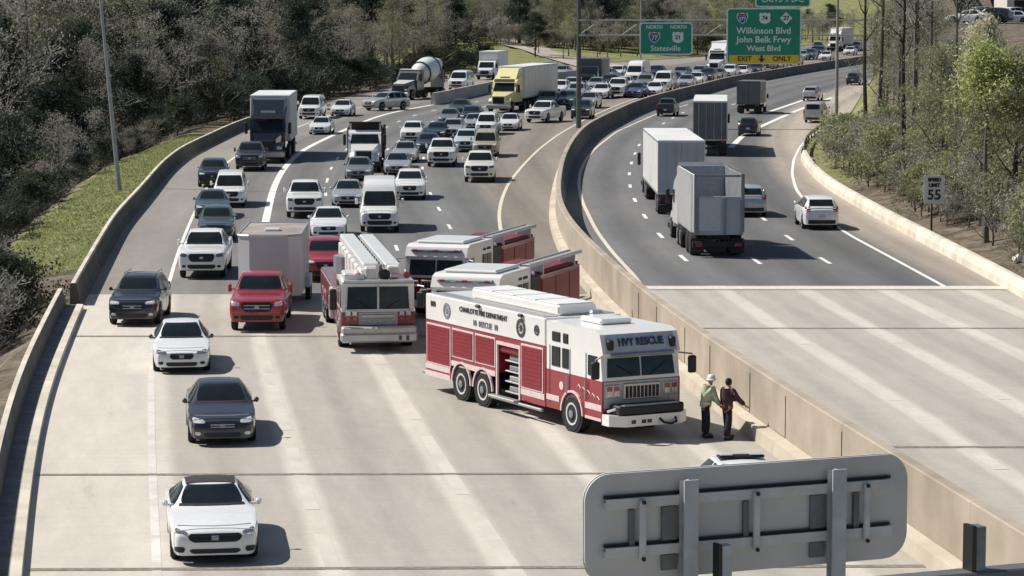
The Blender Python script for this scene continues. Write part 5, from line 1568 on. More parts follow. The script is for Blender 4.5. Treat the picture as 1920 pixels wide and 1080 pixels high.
def tower_truck():
    root = thing('ladder_tower_truck', 'maroon tower ladder fire truck with white boom and rescue bucket above its cab', 'fire truck')
    hw = 1.24
    maroon = mat('maroon_paint', (0.20, 0.03, 0.04), 0.32, coat=0.6, var=0.06)
    obj('chassis', MB().box(-11.5, -.3, -.5, .5, .45, .75), M_FRAME, root)
    lo_, up = fire_cab(root, -2.6, 0, hw, .55, 1.32, 2.24, 2.36, M_FWHITE, maroon, False)
    obj('front_panel', MB().cbox(.041, .05, -.66, .66, .88, 1.31, .004), mat('satin_grey', (0.42, 0.42, 0.42), .45, .15, var=.1), root)
    obj('roof_trim', MB().cbox(-.25, .08, -1.22, 1.22, 2.28, 2.4, .04), M_ALU, up)
    obj('windshield_frame', MB().box(.04, .075, -1.14, 1.14, 1.36, 1.42).box(-.02, .06, -.035, .035, 1.42, 2.2), M_ALU, up)
    bm_ = obj('bumper', MB().cbox(.05, .62, -1.3, 1.3, .34, .66, .06), M_ALU, root)
    obj('bumper_top', MB().cbox(.08, .6, -1.26, 1.26, .662, .86, .04), mat('bumper_cream', (0.5, 0.48, 0.42), 0.5, 0.2, var=0.15), bm_)
    for y in (.7, .95):
        obj('bumper_mark', MB().cbox(.621, .63, y - .05, y + .05, .42, .58, .005), M_INK, bm_)
    obj('body', MB().box(-11.5, -2.7, -hw, hw, .6, 1.75), maroon, root)
    for k in range(6):
        rolled_door(root, -11.3 + k * 1.42, -10.0 + k * 1.42, .8, 1.65, -hw - .003, maroon, M_ALU)
    fire_wheel(root, -1.45, hw, .54)
    fire_wheel(root, -8.6, hw, .54)
    fire_wheel(root, -9.95, hw, .54)
    # cab roof clutter: hose reels and spotlights
    obj('roof_box', MB().cbox(-1.5, -.3, -1.15, -.45, 2.362, 2.62, .05), M_FWHITE, root)
    obj('roof_siren', MB().lathe_x([(-.2, .08), (0, .16), (.1, .2), (.1, .1)], (-.35, .25, 2.56), 10), M_BLACK, root)
    obj('roof_spotlight', MB().lathe_x([(-.12, .06), (0, .12), (.05, .12)], (-.3, 1.0, 2.54), 10), M_BEACON, root)
    obj('roof_hose', MB().tube([(-.8, .3, 2.45), (-.5, .5, 2.5), (-.6, .8, 2.5), (-.9, .95, 2.45)], .07, 6), M_PINK, root)
    # two long white box booms lying the length of the truck
    cream = mat('bucket_cream', (0.66, 0.65, 0.6), 0.45, var=0.08)
    boom = obj('boom', MB().cbox(-12.9, -1.0, .32, .86, 2.42, 2.86, .04), M_FWHITE, root)
    obj('boom_tip', MB().cbox(-1.0, -.55, .38, .80, 2.46, 2.82, .04), cream, boom)
    obj('boom_rail', MB().tube([(-12.7, .27, 2.46), (-1.1, .27, 2.46)], .035, 6), M_ALU, boom)
    obj('boom_rail', MB().tube([(-12.7, .27, 2.8), (-1.1, .27, 2.8)], .035, 6), M_ALU, boom)
    for k in range(11):
        obj('boom_brace', MB().tube([(-12.4 + k * 1.02, .27, 2.46), (-11.95 + k * 1.02, .27, 2.8)], .025, 5), M_STEELG, boom)
    bk = obj('bucket_boom', MB().cbox(-12.7, -1.0, -.46, .12, 2.6, 2.9, .05), M_FWHITE, root)
    for k in range(7):
        x = -12.5 + k * 1.62
        obj('boom_panel', MB().cbox(x, x + 1.15, -.52, .06, 1.85, 2.598, .04), cream, bk)
    obj('boom_nose', MB().cbox(-1.0, -.7, -.42, .08, 2.1, 2.8, .08), cream, bk)
    obj('boom_floor', MB().box(-12.6, -2.7, -.4, .04, 1.751, 1.84), M_STEELG, bk)
    tt = obj('turntable', MB().lathe_y([(.2, -.3), (.9, -.3), (.9, .3), (.2, .3)], (0, 0, 0), 16), M_STEELG, root, (-9.6, 0, 2.05))
    tt.rotation_euler = (radians(90), 0, 0)
    obj('water_cannon', MB().tube([(-.7, -.7, 2.5), (-.4, -.7, 2.62), (-.1, -.7, 2.58)], [.12, .1, .07], 8), M_PINK, root)
    # gear hung on the left of the picture
    obj('outrigger', MB().cbox(-4.2, -3.6, -hw - .18, -hw - .005, .7, 1.5, .04), M_ALU, root)
    obj('side_reel', MB().lathe_y([(.1, -.1), (.3, -.1), (.3, .1), (.1, .1)], (-2.9, -hw - .12, 1.6), 12), M_PINK, root)
    root['front'], root['rear'] = .6, -11.5
    return root
# ------------------------------------------------------------------ trees
M_BARK = mat('grey_bark', (0.13, 0.115, 0.095), 0.95, var=0.35, scale=3, bump=0.4)
M_BARKD = mat('dark_bark', (0.05, 0.043, 0.035), 0.95, var=0.35, scale=3, bump=0.4)
M_TWIG = mat('twig_grey', (0.36, 0.34, 0.3), 0.95, var=0.3, scale=2)
M_TWIGL = mat('twig_pale', (0.30, 0.28, 0.23), 0.95, var=0.3, scale=2)
LEAF = {
    'dark': leaf_mat('leaf_dark', (0.05, 0.06, 0.036), .5),
    'ever': leaf_mat('leaf_evergreen', (0.055, 0.072, 0.053), .5),
    'olive': leaf_mat('leaf_olive', (0.27, 0.275, 0.16), .45),
    'brown': leaf_mat('bud_brown', (0.29, 0.26, 0.205), .45),
    'grey': leaf_mat('bud_grey', (0.34, 0.325, 0.275), .4),
    'pink': leaf_mat('bud_pink', (0.3, 0.21, 0.21), .35),
    'spring': leaf_mat('leaf_spring', (0.27, 0.29, 0.15), .45),
    'lime': leaf_mat('leaf_lime', (0.40, 0.44, 0.17), .35),
    'cream': leaf_mat('blossom_cream', (0.55, 0.53, 0.38), .3),
}

def leaf_cloud(rng, centres, per, rad, size, flat=0.6):
    """many small leaf faces scattered about the given centres"""
    v, f = [], []
    for c in centres:
        for _ in range(per):
            d = Vector((rng.gauss(0, 1), rng.gauss(0, 1), rng.gauss(0, flat)))
            p = Vector(c) + d * rad * 0.55
            n = Vector((rng.gauss(0, 1), rng.gauss(0, 1), rng.gauss(0, 1) + .5))
            if n.length < 1e-3: continue
            n.normalize()
            a = n.orthogonal().normalized()
            b = n.cross(a)
            t = rng.random() * 6.28
            a, b = a * cos(t) + b * sin(t), b * cos(t) - a * sin(t)
            s = size * (0.6 + rng.random() * 0.8)
            o = len(v)
            v += [tuple(p - a * s), tuple(p + b * s * .45), tuple(p + a * s), tuple(p - b * s * .45)]
            f.append((o, o + 1, o + 2, o + 3))
    m = MB()
    m.v, m.f = v, f
    return m

def wood(seed, h, r0, limbs=12, start=0.3, spread=0.42, lean=0.05, subs=4, twigs=4, up=0.7):
    """trunk with limbs, and the finer branchwork; returns both and the twig tips"""
    rng = random.Random(seed)
    tr, br = MB(), MB()
    n = 7
    pts = []
    ox = oy = 0.0
    for i in range(n):
        t = i / (n - 1)
        ox += rng.gauss(0, lean) * h / n
        oy += rng.gauss(0, lean) * h / n
        pts.append(Vector((ox, oy, h * t - (0.4 if i == 0 else 0))))
    tr.tube(pts, [r0 * (1.25 if i == 0 else 1) * (1 - .86 * i / (n - 1)) for i in range(n)], 7)
    tips = [pts[-1]]
    def at(t):
        x = t * (n - 1)
        i = min(int(x), n - 2)
        return pts[i].lerp(pts[i + 1], x - i)
    def shoot(p, d, L, r, k, mb, sides):
        q = [p]
        for _ in range(k):
            d = (d + Vector((rng.gauss(0, .22), rng.gauss(0, .22), rng.gauss(.08, .15)))).normalized()
            q.append(q[-1] + d * L / k)
        mb.tube(q, [max(.012, r * (1 - .8 * i / k)) for i in range(k + 1)], sides, False)
        return q, d
    for l in range(limbs):
        t = start + (0.96 - start) * (l + rng.random()) / limbs
        a = l * 2.4 + rng.random() * 1.2
        L = h * spread * (1.15 - t) * (0.7 + .6 * rng.random())
        d = Vector((cos(a), sin(a), up * (0.6 + .8 * rng.random()))).normalized()
        q, dd = shoot(at(t), d, L, r0 * (1 - .8 * t) * .5, 4, tr, 5)
        tips.append(q[-1])
        for s in range(subs):
            i = 1 + rng.randrange(len(q) - 1)
            d2 = (dd + Vector((rng.gauss(0, .8), rng.gauss(0, .8), rng.gauss(.25, .5)))).normalized()
            q2, d3 = shoot(q[i], d2, L * (.3 + .3 * rng.random()), r0 * .09, 3, br, 4)
            tips.append(q2[-1])
            for w in range(twigs):
                j = 1 + rng.randrange(len(q2) - 1)
                d4 = (d3 + Vector((rng.gauss(0, .9), rng.gauss(0, .9), rng.gauss(.2, .6)))).normalized()
                q3, _ = shoot(q2[j], d4, L * (.15 + .2 * rng.random()), r0 * .045, 2, br, 3)
                tips.append(q3[-1])
    return tr, br, tips

TREES = {}
def tree_kind(kind, k):
    if (kind, k) in TREES:
        return TREES[kind, k]
    seed = sum(map(ord, kind)) * 31 + k
    rng = random.Random(seed)
    if kind == 'bare':                    # leafless, a haze of buds
        tr, br, tips = wood(seed, 13, .2, 13, .28, .42, .05, 5, 5)
        cr = leaf_cloud(rng, tips, 4, .7, .1)
    elif kind == 'budding':               # thin young leaves
        tr, br, tips = wood(seed, 12, .2, 14, .22, .44, .05, 4, 4)
        cr = leaf_cloud(rng, tips, 13, .9, .12)
    elif kind == 'leafy':
        tr, br, tips = wood(seed, 11, .22, 15, .15, .48, .04, 4, 3)
        cr = leaf_cloud(rng, tips, 26, 1.05, .14)
    elif kind == 'vase':                  # high crown on a clear stem
        tr, br, tips = wood(seed, 11, .17, 15, .52, .36, .04, 4, 4, 1.0)
        cr = leaf_cloud(rng, tips, 16, .75, .13)
    elif kind == 'evergreen':
        tr, br, tips = wood(seed, 11, .22, 18, .1, .4, .03, 4, 2, .35)
        cr = leaf_cloud(rng, tips, 44, 1.1, .15, .45)
    elif kind == 'pole':                  # tall straight forest trunk, few limbs
        tr, br, tips = wood(seed, 17, .21, 9, .45, .26, .035, 4, 4)
        cr = leaf_cloud(rng, tips, 3, .6, .08)
    elif kind == 'shrub':
        tr, br, tips = wood(seed, 2.6, .06, 14, .05, .75, .1, 4, 3, .5)
        cr = leaf_cloud(rng, tips, 20, .42, .08)
    elif kind == 'brush':                 # bare tangled scrub
        tr, br, tips = wood(seed, 3.4, .06, 16, .04, .7, .12, 5, 4, .8)
        cr = leaf_cloud(rng, tips, 3, .35, .07)
    out = (tr.mesh('trunk', 50), br.mesh('branchwork'), cr.mesh('crown'))
    TREES[kind, k] = out
    return out

def tree(name, label, kind, x, y, h, leaf, group=None, k=0, rz=0.0, bark=None, twig=None, z=None, cat=None, wide=1.0, crown=True):
    hh = {'bare': 14.5, 'budding': 13.4, 'leafy': 12.4, 'vase': 12.0, 'evergreen': 12.2, 'pole': 18.5, 'shrub': 3.4, 'brush': 4.4}[kind]
    root = thing(name, label, cat or ('shrub' if kind in ('shrub', 'brush') else 'tree'), group, (x, y, gz(x, y) if z is None else z), rz)
    s = h / hh
    root.scale = (s * wide, s * wide, s)
    t, b, c = tree_kind(kind, k)
    obj('trunk', t, bark or M_BARK, root)
    tag(obj('branchwork', b, twig or M_TWIG, root), kind='stuff')
    if crown:
        tag(obj('crown', c, LEAF[leaf], root), kind='stuff')
    return root

RNG = random.Random(77)
taken = []
def free(x, y, d):
    if any((x - a) ** 2 + (y - b) ** 2 < (d + e) ** 2 * .25 for a, b, e in taken):
        return False
    taken.append((x, y, d))
    return True

def along_left(y0, y1, d0, d1):
    i = RNG.randrange(idx_y(LEFT_EDGE, y0), idx_y(LEFT_EDGE, y1))
    n = normals(LEFT_EDGE)[i]
    d = d0 + (d1 - d0) * RNG.random()
    return LEFT_EDGE[i, 0] - n[0] * d, LEFT_EDGE[i, 1] - n[1] * d

def in_view(x, y, zt, m=60):
    """could a plant of this height at x, y show in the picture (with a margin)?"""
    if y < 20: return False
    u = 960 + CAM_F * x / y
    return -m < u < 1920 + m

WOODS = [  # kind, leaf colour, label stem, weight
    ('bare', 'grey', 'leafless grey tree in the left hand wood', 3), ('bare', 'brown', 'brown budding tree in the left hand wood', 3), ('budding', 'olive', 'olive green budding tree in the left hand wood', 3),
    ('evergreen', 'ever', 'dark evergreen tree in the left hand wood', 3), ('leafy', 'dark', 'dark leafy tree in the left hand wood', 2), ('budding', 'pink', 'pinkish blossoming tree in the left hand wood', 1)]
def pick(ws):
    r = RNG.random() * sum(w[-1] for w in ws)
    for w in ws:
        r -= w[-1]
        if r <= 0: return w
    return ws[-1]

def whereabouts(zone, x, y):
    """findable words for where in the picture a plant stands"""
    u = 960 + CAM_F * x / y
    marks = {
        'wood': ((70, 'at the far left edge'), (170, 'left of the leaning lamp post'), (290, 'behind the leaning lamp post'), (400, 'right of the leaning lamp post'), (520, 'behind the navy semi truck'), (1e9, 'behind the exit lane cars')),
        'bridge': ((45, 'at the left edge beside the bridge parapet'), (1e9, 'at the end of the bridge parapet')),
        'ramp': ((480, 'left of the navy semi truck'), (620, 'above the navy semi truck'), (700, 'above the white exit lane sedans'), (790, 'above the cement mixer'), (880, 'behind the white ramp van'), (1e9, 'above the white box truck')),
        'hill': ((1000, 'left of the far grass slope'), (1090, 'left of the gantry post'), (1200, 'left of the smaller green sign'), (1300, 'above the smaller green sign'), (1370, 'between the two green signs'), (1510, 'above the larger green sign'), (1600, 'right of the larger green sign'), (1e9, 'at the upper right')),
        'right': ((1600, 'left of the bend lamp post'), (1680, 'right of the bend lamp post'), (1735, 'left of the speed sign'), (1775, 'behind the speed sign'), (1840, 'right of the speed sign'), (1890, 'around the lime green tree'), (1e9, 'at the right edge')),
    }[zone]
    for m, w in marks:
        if u < m: return w

def plant(x, y, h, ws, grp, dist, zone):
    if not in_view(x, y, h) or not free(x, y, dist): return False
    u = 960 + CAM_F * x / y
    g = gz(x, y)
    if zone == 'hill' and float(side_distance(LEFT_EDGE[::2], np.array([x]), np.array([y]))[0][0]) > -5:
        taken.pop()
        return False                                          # keep the far lanes clear
    if zone == 'right' and u > 1755 and y < 330:             # the hilltop car park shows above these
        h = min(h, CAM_H - (72 + 50 * RNG.random()) / CAM_F * y - g)
        if h < 1.5: return False
    kd, lf, lb, _ = pick(ws)
    d0 = nearest(LEFT_EDGE, (x, y))[1]
    if zone == 'wood' and y < 245:                            # low in front, so that the sun reaches the grass bank
        h = min(h + (5 if d0 > 19 else 0), max(1.4, .6 + 1.1 * (d0 - 5.5) - g) if d0 < 19 else 99)
    if zone == 'bridge':
        h = min(h, (.7 if y < 100 else 1.9) - g)
    k = RNG.randrange(3)
    deep = {'wood': 20, 'ramp': 16}.get(zone)
    dl = nearest(LEFT_EDGE, (x, y))[1] if deep else 0
    size = ('tall ' if h > 12 else 'small ' if h < 7 and kd not in ('shrub', 'brush') else '') + lb + ' ' + whereabouts(zone, x, y) + (' farther back' if deep and dl > deep else '')
    tree({'evergreen': 'evergreen_tree', 'shrub': 'shrub', 'brush': 'brush'}.get(kd, 'bare_tree' if kd in ('bare', 'pole') else 'tree'), size, kd, x, y, h * (.88 + .18 * RNG.random()), lf, grp, k, RNG.random() * 6.28, M_BARKD if kd in ('evergreen', 'leafy') else None)
    return True

def fill(n, gen, h, ws, grp, dist, zone):
    c = 0
    for _ in range(n * 14):
        if c >= n: break
        x, y = gen()
        c += plant(x, y, h() if callable(h) else h, ws, grp, dist, zone)

WOODS = [('bare', 'grey', 'leafless grey tree', 4), ('bare', 'brown', 'brown budding tree', 3), ('budding', 'olive', 'olive budding tree', 3), ('evergreen', 'ever', 'dark evergreen', 1.6), ('leafy', 'dark', 'dark leafy tree', 1), ('budding', 'pink', 'pinkish blossoming tree', .5)]
SHRUBS = [('shrub', 'dark', 'dark shrub', 3), ('shrub', 'ever', 'dull green shrub', 2), ('brush', 'brown', 'bare tangled brush', 3)]
G_W, G_U = 'trees of the left hand wood', 'undergrowth of the left hand wood'
fill(64, lambda: along_left(116, 275, 5.6, 10), lambda: 2.4 + 1.6 * RNG.random(), SHRUBS, G_U, 1.7, 'wood')
fill(44, lambda: along_left(118, 280, 8, 19), lambda: 9 + 4 * RNG.random(), [WOODS[0], WOODS[3], WOODS[4]], G_W, 3.2, 'wood')
fill(64, lambda: along_left(122, 330, 19, 40), lambda: 14 + 5 * RNG.random(), WOODS, G_W, 3.4, 'wood')
# plants that rise from the lower ground beside the bridge
fill(10, lambda: along_left(74, 114, 7, 12), lambda: 9 + 1.5 * RNG.random(), [('bare', 'grey', 'pale leafless tree', 3), ('evergreen', 'ever', 'dark evergreen', 2)], 'plants beside the bridge parapet', 2.2, 'bridge')
fill(40, lambda: along_left(62, 119, 3.6, 9), lambda: 4.6 + 2.6 * RNG.random(), [('brush', 'grey', 'pale bare brush', 3), ('shrub', 'dark', 'dark shrub', 3)], 'plants beside the bridge parapet', 1.1, 'bridge')
fill(22, lambda: along_left(56, 92, 3.2, 6), lambda: 4 + 1.5 * RNG.random(), [('shrub', 'dark', 'dark shrub', 3), ('brush', 'grey', 'pale bare brush', 1)], 'plants beside the bridge parapet', 1.0, 'bridge')
# wood beyond the exit ramp
G_R = 'trees beyond the exit ramp'
fill(58, lambda: along_left(278, 452, 5.0, 20), lambda: 9 + 5 * RNG.random(), [WOODS[0], WOODS[1], WOODS[2], WOODS[3], WOODS[4], WOODS[5]], G_R, 3.4, 'ramp')
fill(80, lambda: along_left(265, 445, 3.0, 7), lambda: 2.8 + 2.4 * RNG.random(), SHRUBS[:2], 'shrubs beside the exit ramp', 1.6, 'ramp')
fill(40, lambda: along_left(330, 460, 40, 75), lambda: 13 + 4 * RNG.random(), [WOODS[0], WOODS[1], WOODS[2], WOODS[3]], G_R, 4.2, 'ramp')
fill(44, lambda: along_left(300, 450, 18, 45), lambda: 13 + 4 * RNG.random(), [WOODS[0], WOODS[1], WOODS[2], WOODS[3]], G_R, 4.2, 'ramp')
# trees on the far hillside
G_H = 'trees on the far hillside'
HILL = [('bare', 'grey', 'leafless grey tree on the far slope', 4), ('bare', 'brown', 'brown budding tree on the far slope', 4), ('evergreen', 'ever', 'dark evergreen on the far slope', 2), ('budding', 'olive', 'olive tree on the far slope', 3), ('budding', 'spring', 'fresh green tree on the far slope', 1)]
fill(18, lambda: (4 + 50 * RNG.random(), 500 + 45 * RNG.random()), lambda: 7 + 3 * RNG.random(), HILL, G_H, 7, 'hill')
fill(100, lambda: (-25 + 170 * RNG.random(), 555 + 40 * RNG.random()), lambda: 9 + 4 * RNG.random(), HILL, G_H, 3.2, 'hill')
fill(90, lambda: (-40 + 210 * RNG.random(), 600 + 60 * RNG.random()), lambda: 12 + 4 * RNG.random(), HILL, G_H, 3.8, 'hill')

fill(110, lambda: (-12 + 120 * RNG.random(), 545 + 55 * RNG.random()), lambda: 3.5 + 2.5 * RNG.random(), [('shrub', 'brown', 'brown thicket on the far slope', 3), ('brush', 'grey', 'grey brush on the far slope', 3), ('shrub', 'olive', 'olive thicket on the far slope', 2), ('shrub', 'dark', 'dark thicket on the far slope', 2)], 'thickets on the far hillside', 2.6, 'hill')

fill(60, lambda: (70 + 75 * RNG.random(), 640 + 120 * RNG.random()), lambda: 5 + 5 * RNG.random(), HILL, G_H, 4.0, 'hill')

# the right hand wood
def along_right(y0, y1, d0, d1):
    i = RNG.randrange(idx_y(RIGHT_EDGE, y0), idx_y(RIGHT_EDGE, y1))
    n = normals(RIGHT_EDGE)[i]
    d = d0 + (d1 - d0) * RNG.random()
    return RIGHT_EDGE[i, 0] + n[0] * d, RIGHT_EDGE[i, 1] + n[1] * d
def special(name, label, kind, u, v, h, leaf, k=0, bark=None, twig=None, wide=1.0, crown=True):
    p = PG(u, v)
    taken.append((p.x, p.y, 1.2))
    return tree(name, label, kind, p.x, p.y, h, leaf, None, k, u * .37, bark, twig, p.z, 'tree', wide, crown)
special('bare_tree', 'straight dark trunk nearest the lamp post at the right bend', 'pole', 1626, 288, 19, 'grey', 0, M_BARKD, wide=.85, crown=False)
special('bare_tree', 'slim dark trunk just right of the straight one at the bend', 'pole', 1648, 262, 20, 'brown', 1, M_BARKD, wide=.8, crown=False)
special('bare_tree', 'dark trunk with low branches between the lamp post and the speed sign', 'pole', 1683, 372, 18, 'grey', 2, M_BARKD)
special('bare_tree', 'thickest pale grey trunk left of the speed sign', 'pole', 1702, 350, 20, 'grey', 0, M_BARK, M_TWIGL)
special('bare_tree', 'slender pale trunk behind the speed sign', 'pole', 1735, 345, 20, 'olive', 1, M_BARK, M_TWIGL, .8)
special('bare_tree', 'pale trunk rising just right of the speed sign', 'pole', 1790, 390, 16, 'grey', 2, M_BARK, M_TWIGL, .8)
special('tree', 'lime green tree with pale blossom on top above the right barrier', 'vase', 1848, 452, 9.9, 'lime', 1, M_BARK, M_TWIGL, 1.05)
_p = PG(1852, 452)
tree('blossom_tree', 'cream blossoming tree rising behind the lime green tree', 'vase', _p.x + .9, _p.y + 7, 11.0, 'cream', None, 0, 1.1, M_BARK, M_TWIGL, wide=.7, cat='tree')
special('blossom_tree', 'cream leaved tree cut by the right edge of the picture', 'vase', 1940, 440, 8.2, 'cream', 2, M_BARK, M_TWIGL, .7)
tree('tree', 'broad pale green tree beside the lime green one at the right edge', 'vase', _p.x + 2.6, _p.y + 3, 8.8, 'spring', None, 2, 2.2, M_BARK, M_TWIGL, wide=1.1)
taken += [(_p.x - 2, _p.y - 3, 3.5), (_p.x, _p.y - 5, 3.5)]
G_RW = 'trees of the right hand wood'
_s = PG(1746, 444)
taken += [(_s.x - .6 - .12 * k, _s.y - 1.0 - k, 3.0) for k in range(0, 14, 2)] + [(_s.x + .6, _s.y - 1.5, 3.0)]
fill(16, lambda: along_right(150, 225, 6, 17), lambda: 15 + 4 * RNG.random(), [('pole', 'grey', 'thin leafless trunk', 3), ('pole', 'olive', 'thin trunk with a few olive leaves', 2)], G_RW, 2.2, 'right')
fill(44, lambda: along_right(112, 170, 4, 13), lambda: 7 + 3 * RNG.random(), [('budding', 'spring', 'fresh green tree', 3), ('budding', 'olive', 'olive budding tree', 3), ('bare', 'grey', 'leafless grey tree', 3), ('leafy', 'olive', 'olive leafy tree', 1)], G_RW, 2.0, 'right')
fill(22, lambda: along_right(150, 235, 12, 26), lambda: 11 + 4 * RNG.random(), [('bare', 'grey', 'leafless grey tree', 3), ('bare', 'brown', 'brown budding tree', 3), ('budding', 'olive', 'olive budding tree', 2)], G_RW, 2.8, 'right')
fill(12, lambda: along_right(245, 330, 9, 24), lambda: 7 + 3 * RNG.random(), [('bare', 'grey', 'leafless grey tree', 3), ('bare', 'brown', 'brown budding tree', 3)], G_RW, 3.4, 'right')
fill(60, lambda: along_right(160, 300, 6.5, 20), lambda: 6 + 4.5 * RNG.random(), [('bare', 'grey', 'leafless grey tree', 3), ('budding', 'olive', 'olive budding tree', 3), ('bare', 'brown', 'brown budding tree', 2), ('budding', 'spring', 'fresh green tree', 1)], G_RW, 1.9, 'right')
UNDER = [('shrub', 'spring', 'green sapling', 3), ('brush', 'grey', 'pale bare brush', 5), ('shrub', 'olive', 'olive shrub', 2), ('brush', 'spring', 'sparse green brush', 3)]
fill(120, lambda: along_right(112, 192, 2.4, 11), lambda: 2.2 + 2.4 * RNG.random(), UNDER, 'undergrowth of the right hand wood', 1.0, 'right')
fill(16, lambda: along_right(170, 225, 7, 15), lambda: 1.0 + 1.0 * RNG.random(), [UNDER[1], UNDER[2]], 'undergrowth of the right hand wood', 1.6, 'right')

# grass on the left bank and on the verge at the bend
def grass_patch(name, label, gen, n, m, h=.22):
    mb = MB()
    for _ in range(n):
        x, y = gen()
        y += (RNG.random() - .5) * 1.7                          # off the steps of the curve
        z = gz_fast(x, y) + .03
        a = RNG.random() * 6.28
        s = .02 + .03 * RNG.random()
        hh = h * (.5 + RNG.random())
        dx, dy = cos(a) * s, sin(a) * s
        o = len(mb.v)
        mb.v += [(x - dx, y - dy, z), (x + dx, y + dy, z), (x + RNG.gauss(0, .08), y + RNG.gauss(0, .08), z + hh)]
        mb.f.append((o, o + 1, o + 2))
    return tag(obj(name, mb, m), label, 'grass', kind='stuff')
def gz_fast(x, y):
    i = int(np.clip(np.searchsorted(gx, x) - 1, 0, len(gx) - 2))
    j = int(np.clip(np.searchsorted(gy, y) - 1, 0, len(gy) - 2))
    a, b = (x - gx[i]) / (gx[i + 1] - gx[i]), (y - gy[j]) / (gy[j + 1] - gy[j])
    return float((GZ[j, i] * (1 - a) + GZ[j, i + 1] * a) * (1 - b) + (GZ[j + 1, i] * (1 - a) + GZ[j + 1, i + 1] * a) * b)
grass_patch('grass', 'bright green grass on the left bank behind the mossy wall', lambda: along_left(121, 245, .7, 5.2), 22000, leaf_mat('grass_blade', (0.235, 0.265, 0.105), .2), .08)
# ------------------------------------------------------------------ street furniture and signs
M_POLE = mat('galvanised_pole', (0.36, 0.38, 0.37), 0.5, 0.4, var=0.12, scale=2)
M_POLED = mat('dark_pole', (0.10, 0.105, 0.11), 0.6, 0.3, var=0.15, scale=2)
M_GREEN = mat('sign_green', (0.012, 0.27, 0.18), 0.4, var=0.08, scale=1)
M_SIGNW = mat('sign_white', (0.75, 0.85, 0.80), 0.4, var=0.04)
M_SIGNY = mat('sign_yellow', (0.75, 0.55, 0.06), 0.45, var=0.08)
M_SIGNB = mat('sign_blue', (0.02, 0.07, 0.28), 0.4, var=0.05)
M_SIGNR = mat('sign_red', (0.45, 0.03, 0.04), 0.4, var=0.05)
M_SIGNK = mat('sign_black', (0.015, 0.015, 0.015), 0.5, var=0.1)

def at(u, v, y):
    """the point of a sight line at distance y"""
    d = ray(u, v)
    return Vector((0, 0, CAM_H)) + d * (y / d.y)

def lamp_post(name, label, u, v, h, rz, lean=0.0, m=None, arm=2.2):
    p = PG(u, v)
    root = thing(name, label, 'lamp post', None, p, rz)
    root.rotation_euler = (0, lean, rz)
    obj('pole', MB().tube([(0, 0, -.3), (0, 0, h * .5), (0, 0, h)], [.15, .12, .08], 10), m or M_POLE, root)
    obj('base_plate', MB().cbox(-.28, .28, -.28, .28, -.1, .08, .02), M_POLED, root)
    obj('arm', MB().tube([(0, 0, h - .3), (arm * .5, 0, h + .25), (arm, 0, h + .35)], [.06, .05, .045], 8), m or M_POLE, root)
    obj('lamp_head', MB().cbox(arm - .1, arm + .65, -.16, .16, h + .27, h + .43, .05), M_POLED, root)
    return root
lamp_post('lamp_post', 'grey green leaning lamp post on the grass bank left of the road', 224, 360, 12.5, 0.0, radians(-4.8))
lamp_post('lamp_post', 'slim lamp post on the verge inside the right hand bend', 1567, 318, 12.8, pi, 0.0, mat('tan_pole', (0.34, 0.31, 0.26), 0.6, 0.3, var=0.15))
lamp_post('lamp_post', 'distant pale lamp post rising behind the smaller green sign', 1201, 132, 13.5, pi, 0.0)

def round_rect(w, h, r, n=5):
    out = []
    for cx, cy, a0 in ((w / 2 - r, h / 2 - r, 0), (-w / 2 + r, h / 2 - r, 90), (-w / 2 + r, -h / 2 + r, 180), (w / 2 - r, -h / 2 + r, 270)):
        for k in range(n + 1):
            a = radians(a0 + 90 * k / n)
            out.append((cx + r * cos(a), cy + r * sin(a)))
    return out

GY = P(1085, 240).y
gl, gr = at(1085, 240, GY), at(1640, 240, GY)
gl.z = gr.z = 0
gan = thing('sign_gantry', 'steel sign gantry spanning the right hand lanes from the median wall', 'gantry', None, (0, 0, 0))
obj('post', MB().tube([(gl.x, gl.y, 0), (gl.x, gl.y, 13.2)], [.25, .17], 10), M_POLED, gan)
obj('post', MB().tube([(gr.x, gr.y, -.2), (gr.x, gr.y, 10.4)], [.22, .2], 10), M_POLED, gan)
zt, zl_ = at(1085, 38, GY).z, at(1085, 66, GY).z
for z in (zt, zl_):
    for dy in (-.35, .35):
        obj('chord', MB().tube([(gl.x, gl.y + dy, z), (gr.x, gr.y + dy, z)], .09, 6), M_POLE, gan)
nb_ = 14
for k in range(nb_):
    a, b = gl.lerp(gr, k / nb_), gl.lerp(gr, (k + 1) / nb_)
    obj('brace', MB().tube([(a.x, a.y + .35, zt if k % 2 else zl_), (b.x, b.y + .35, zl_ if k % 2 else zt)], .035, 5), M_POLE, gan)

def shield_shape(kind, r):
    if kind == 'interstate':
        return [(-.95 * r, .62 * r), (-.8 * r, .9 * r), (-.4 * r, .78 * r), (0, .95 * r), (.4 * r, .78 * r), (.8 * r, .9 * r), (.95 * r, .62 * r), (.98 * r, .1 * r), (.72 * r, -.5 * r), (0, -1.0 * r), (-.72 * r, -.5 * r), (-.98 * r, .1 * r)]
    if kind == 'us':
        return [(-.8 * r, .95 * r), (-.45 * r, .82 * r), (0, .95 * r), (.45 * r, .82 * r), (.8 * r, .95 * r), (1.0 * r, .55 * r), (.88 * r, .1 * r), (1.0 * r, -.35 * r), (.7 * r, -.8 * r), (0, -1.0 * r), (-.7 * r, -.8 * r), (-1.0 * r, -.35 * r), (-.88 * r, .1 * r), (-1.0 * r, .55 * r)]
    return [(0, r), (r, 0), (0, -r), (-r, 0)]

def facing_plate(name, out, cx, cz, y, t, m, parent):
    """flat shape facing the camera, front face at y, thickness t behind it"""
    return obj(name, MB().prism_y([(cx + a, cz + b) for a, b in out], y, y + t), m, parent)

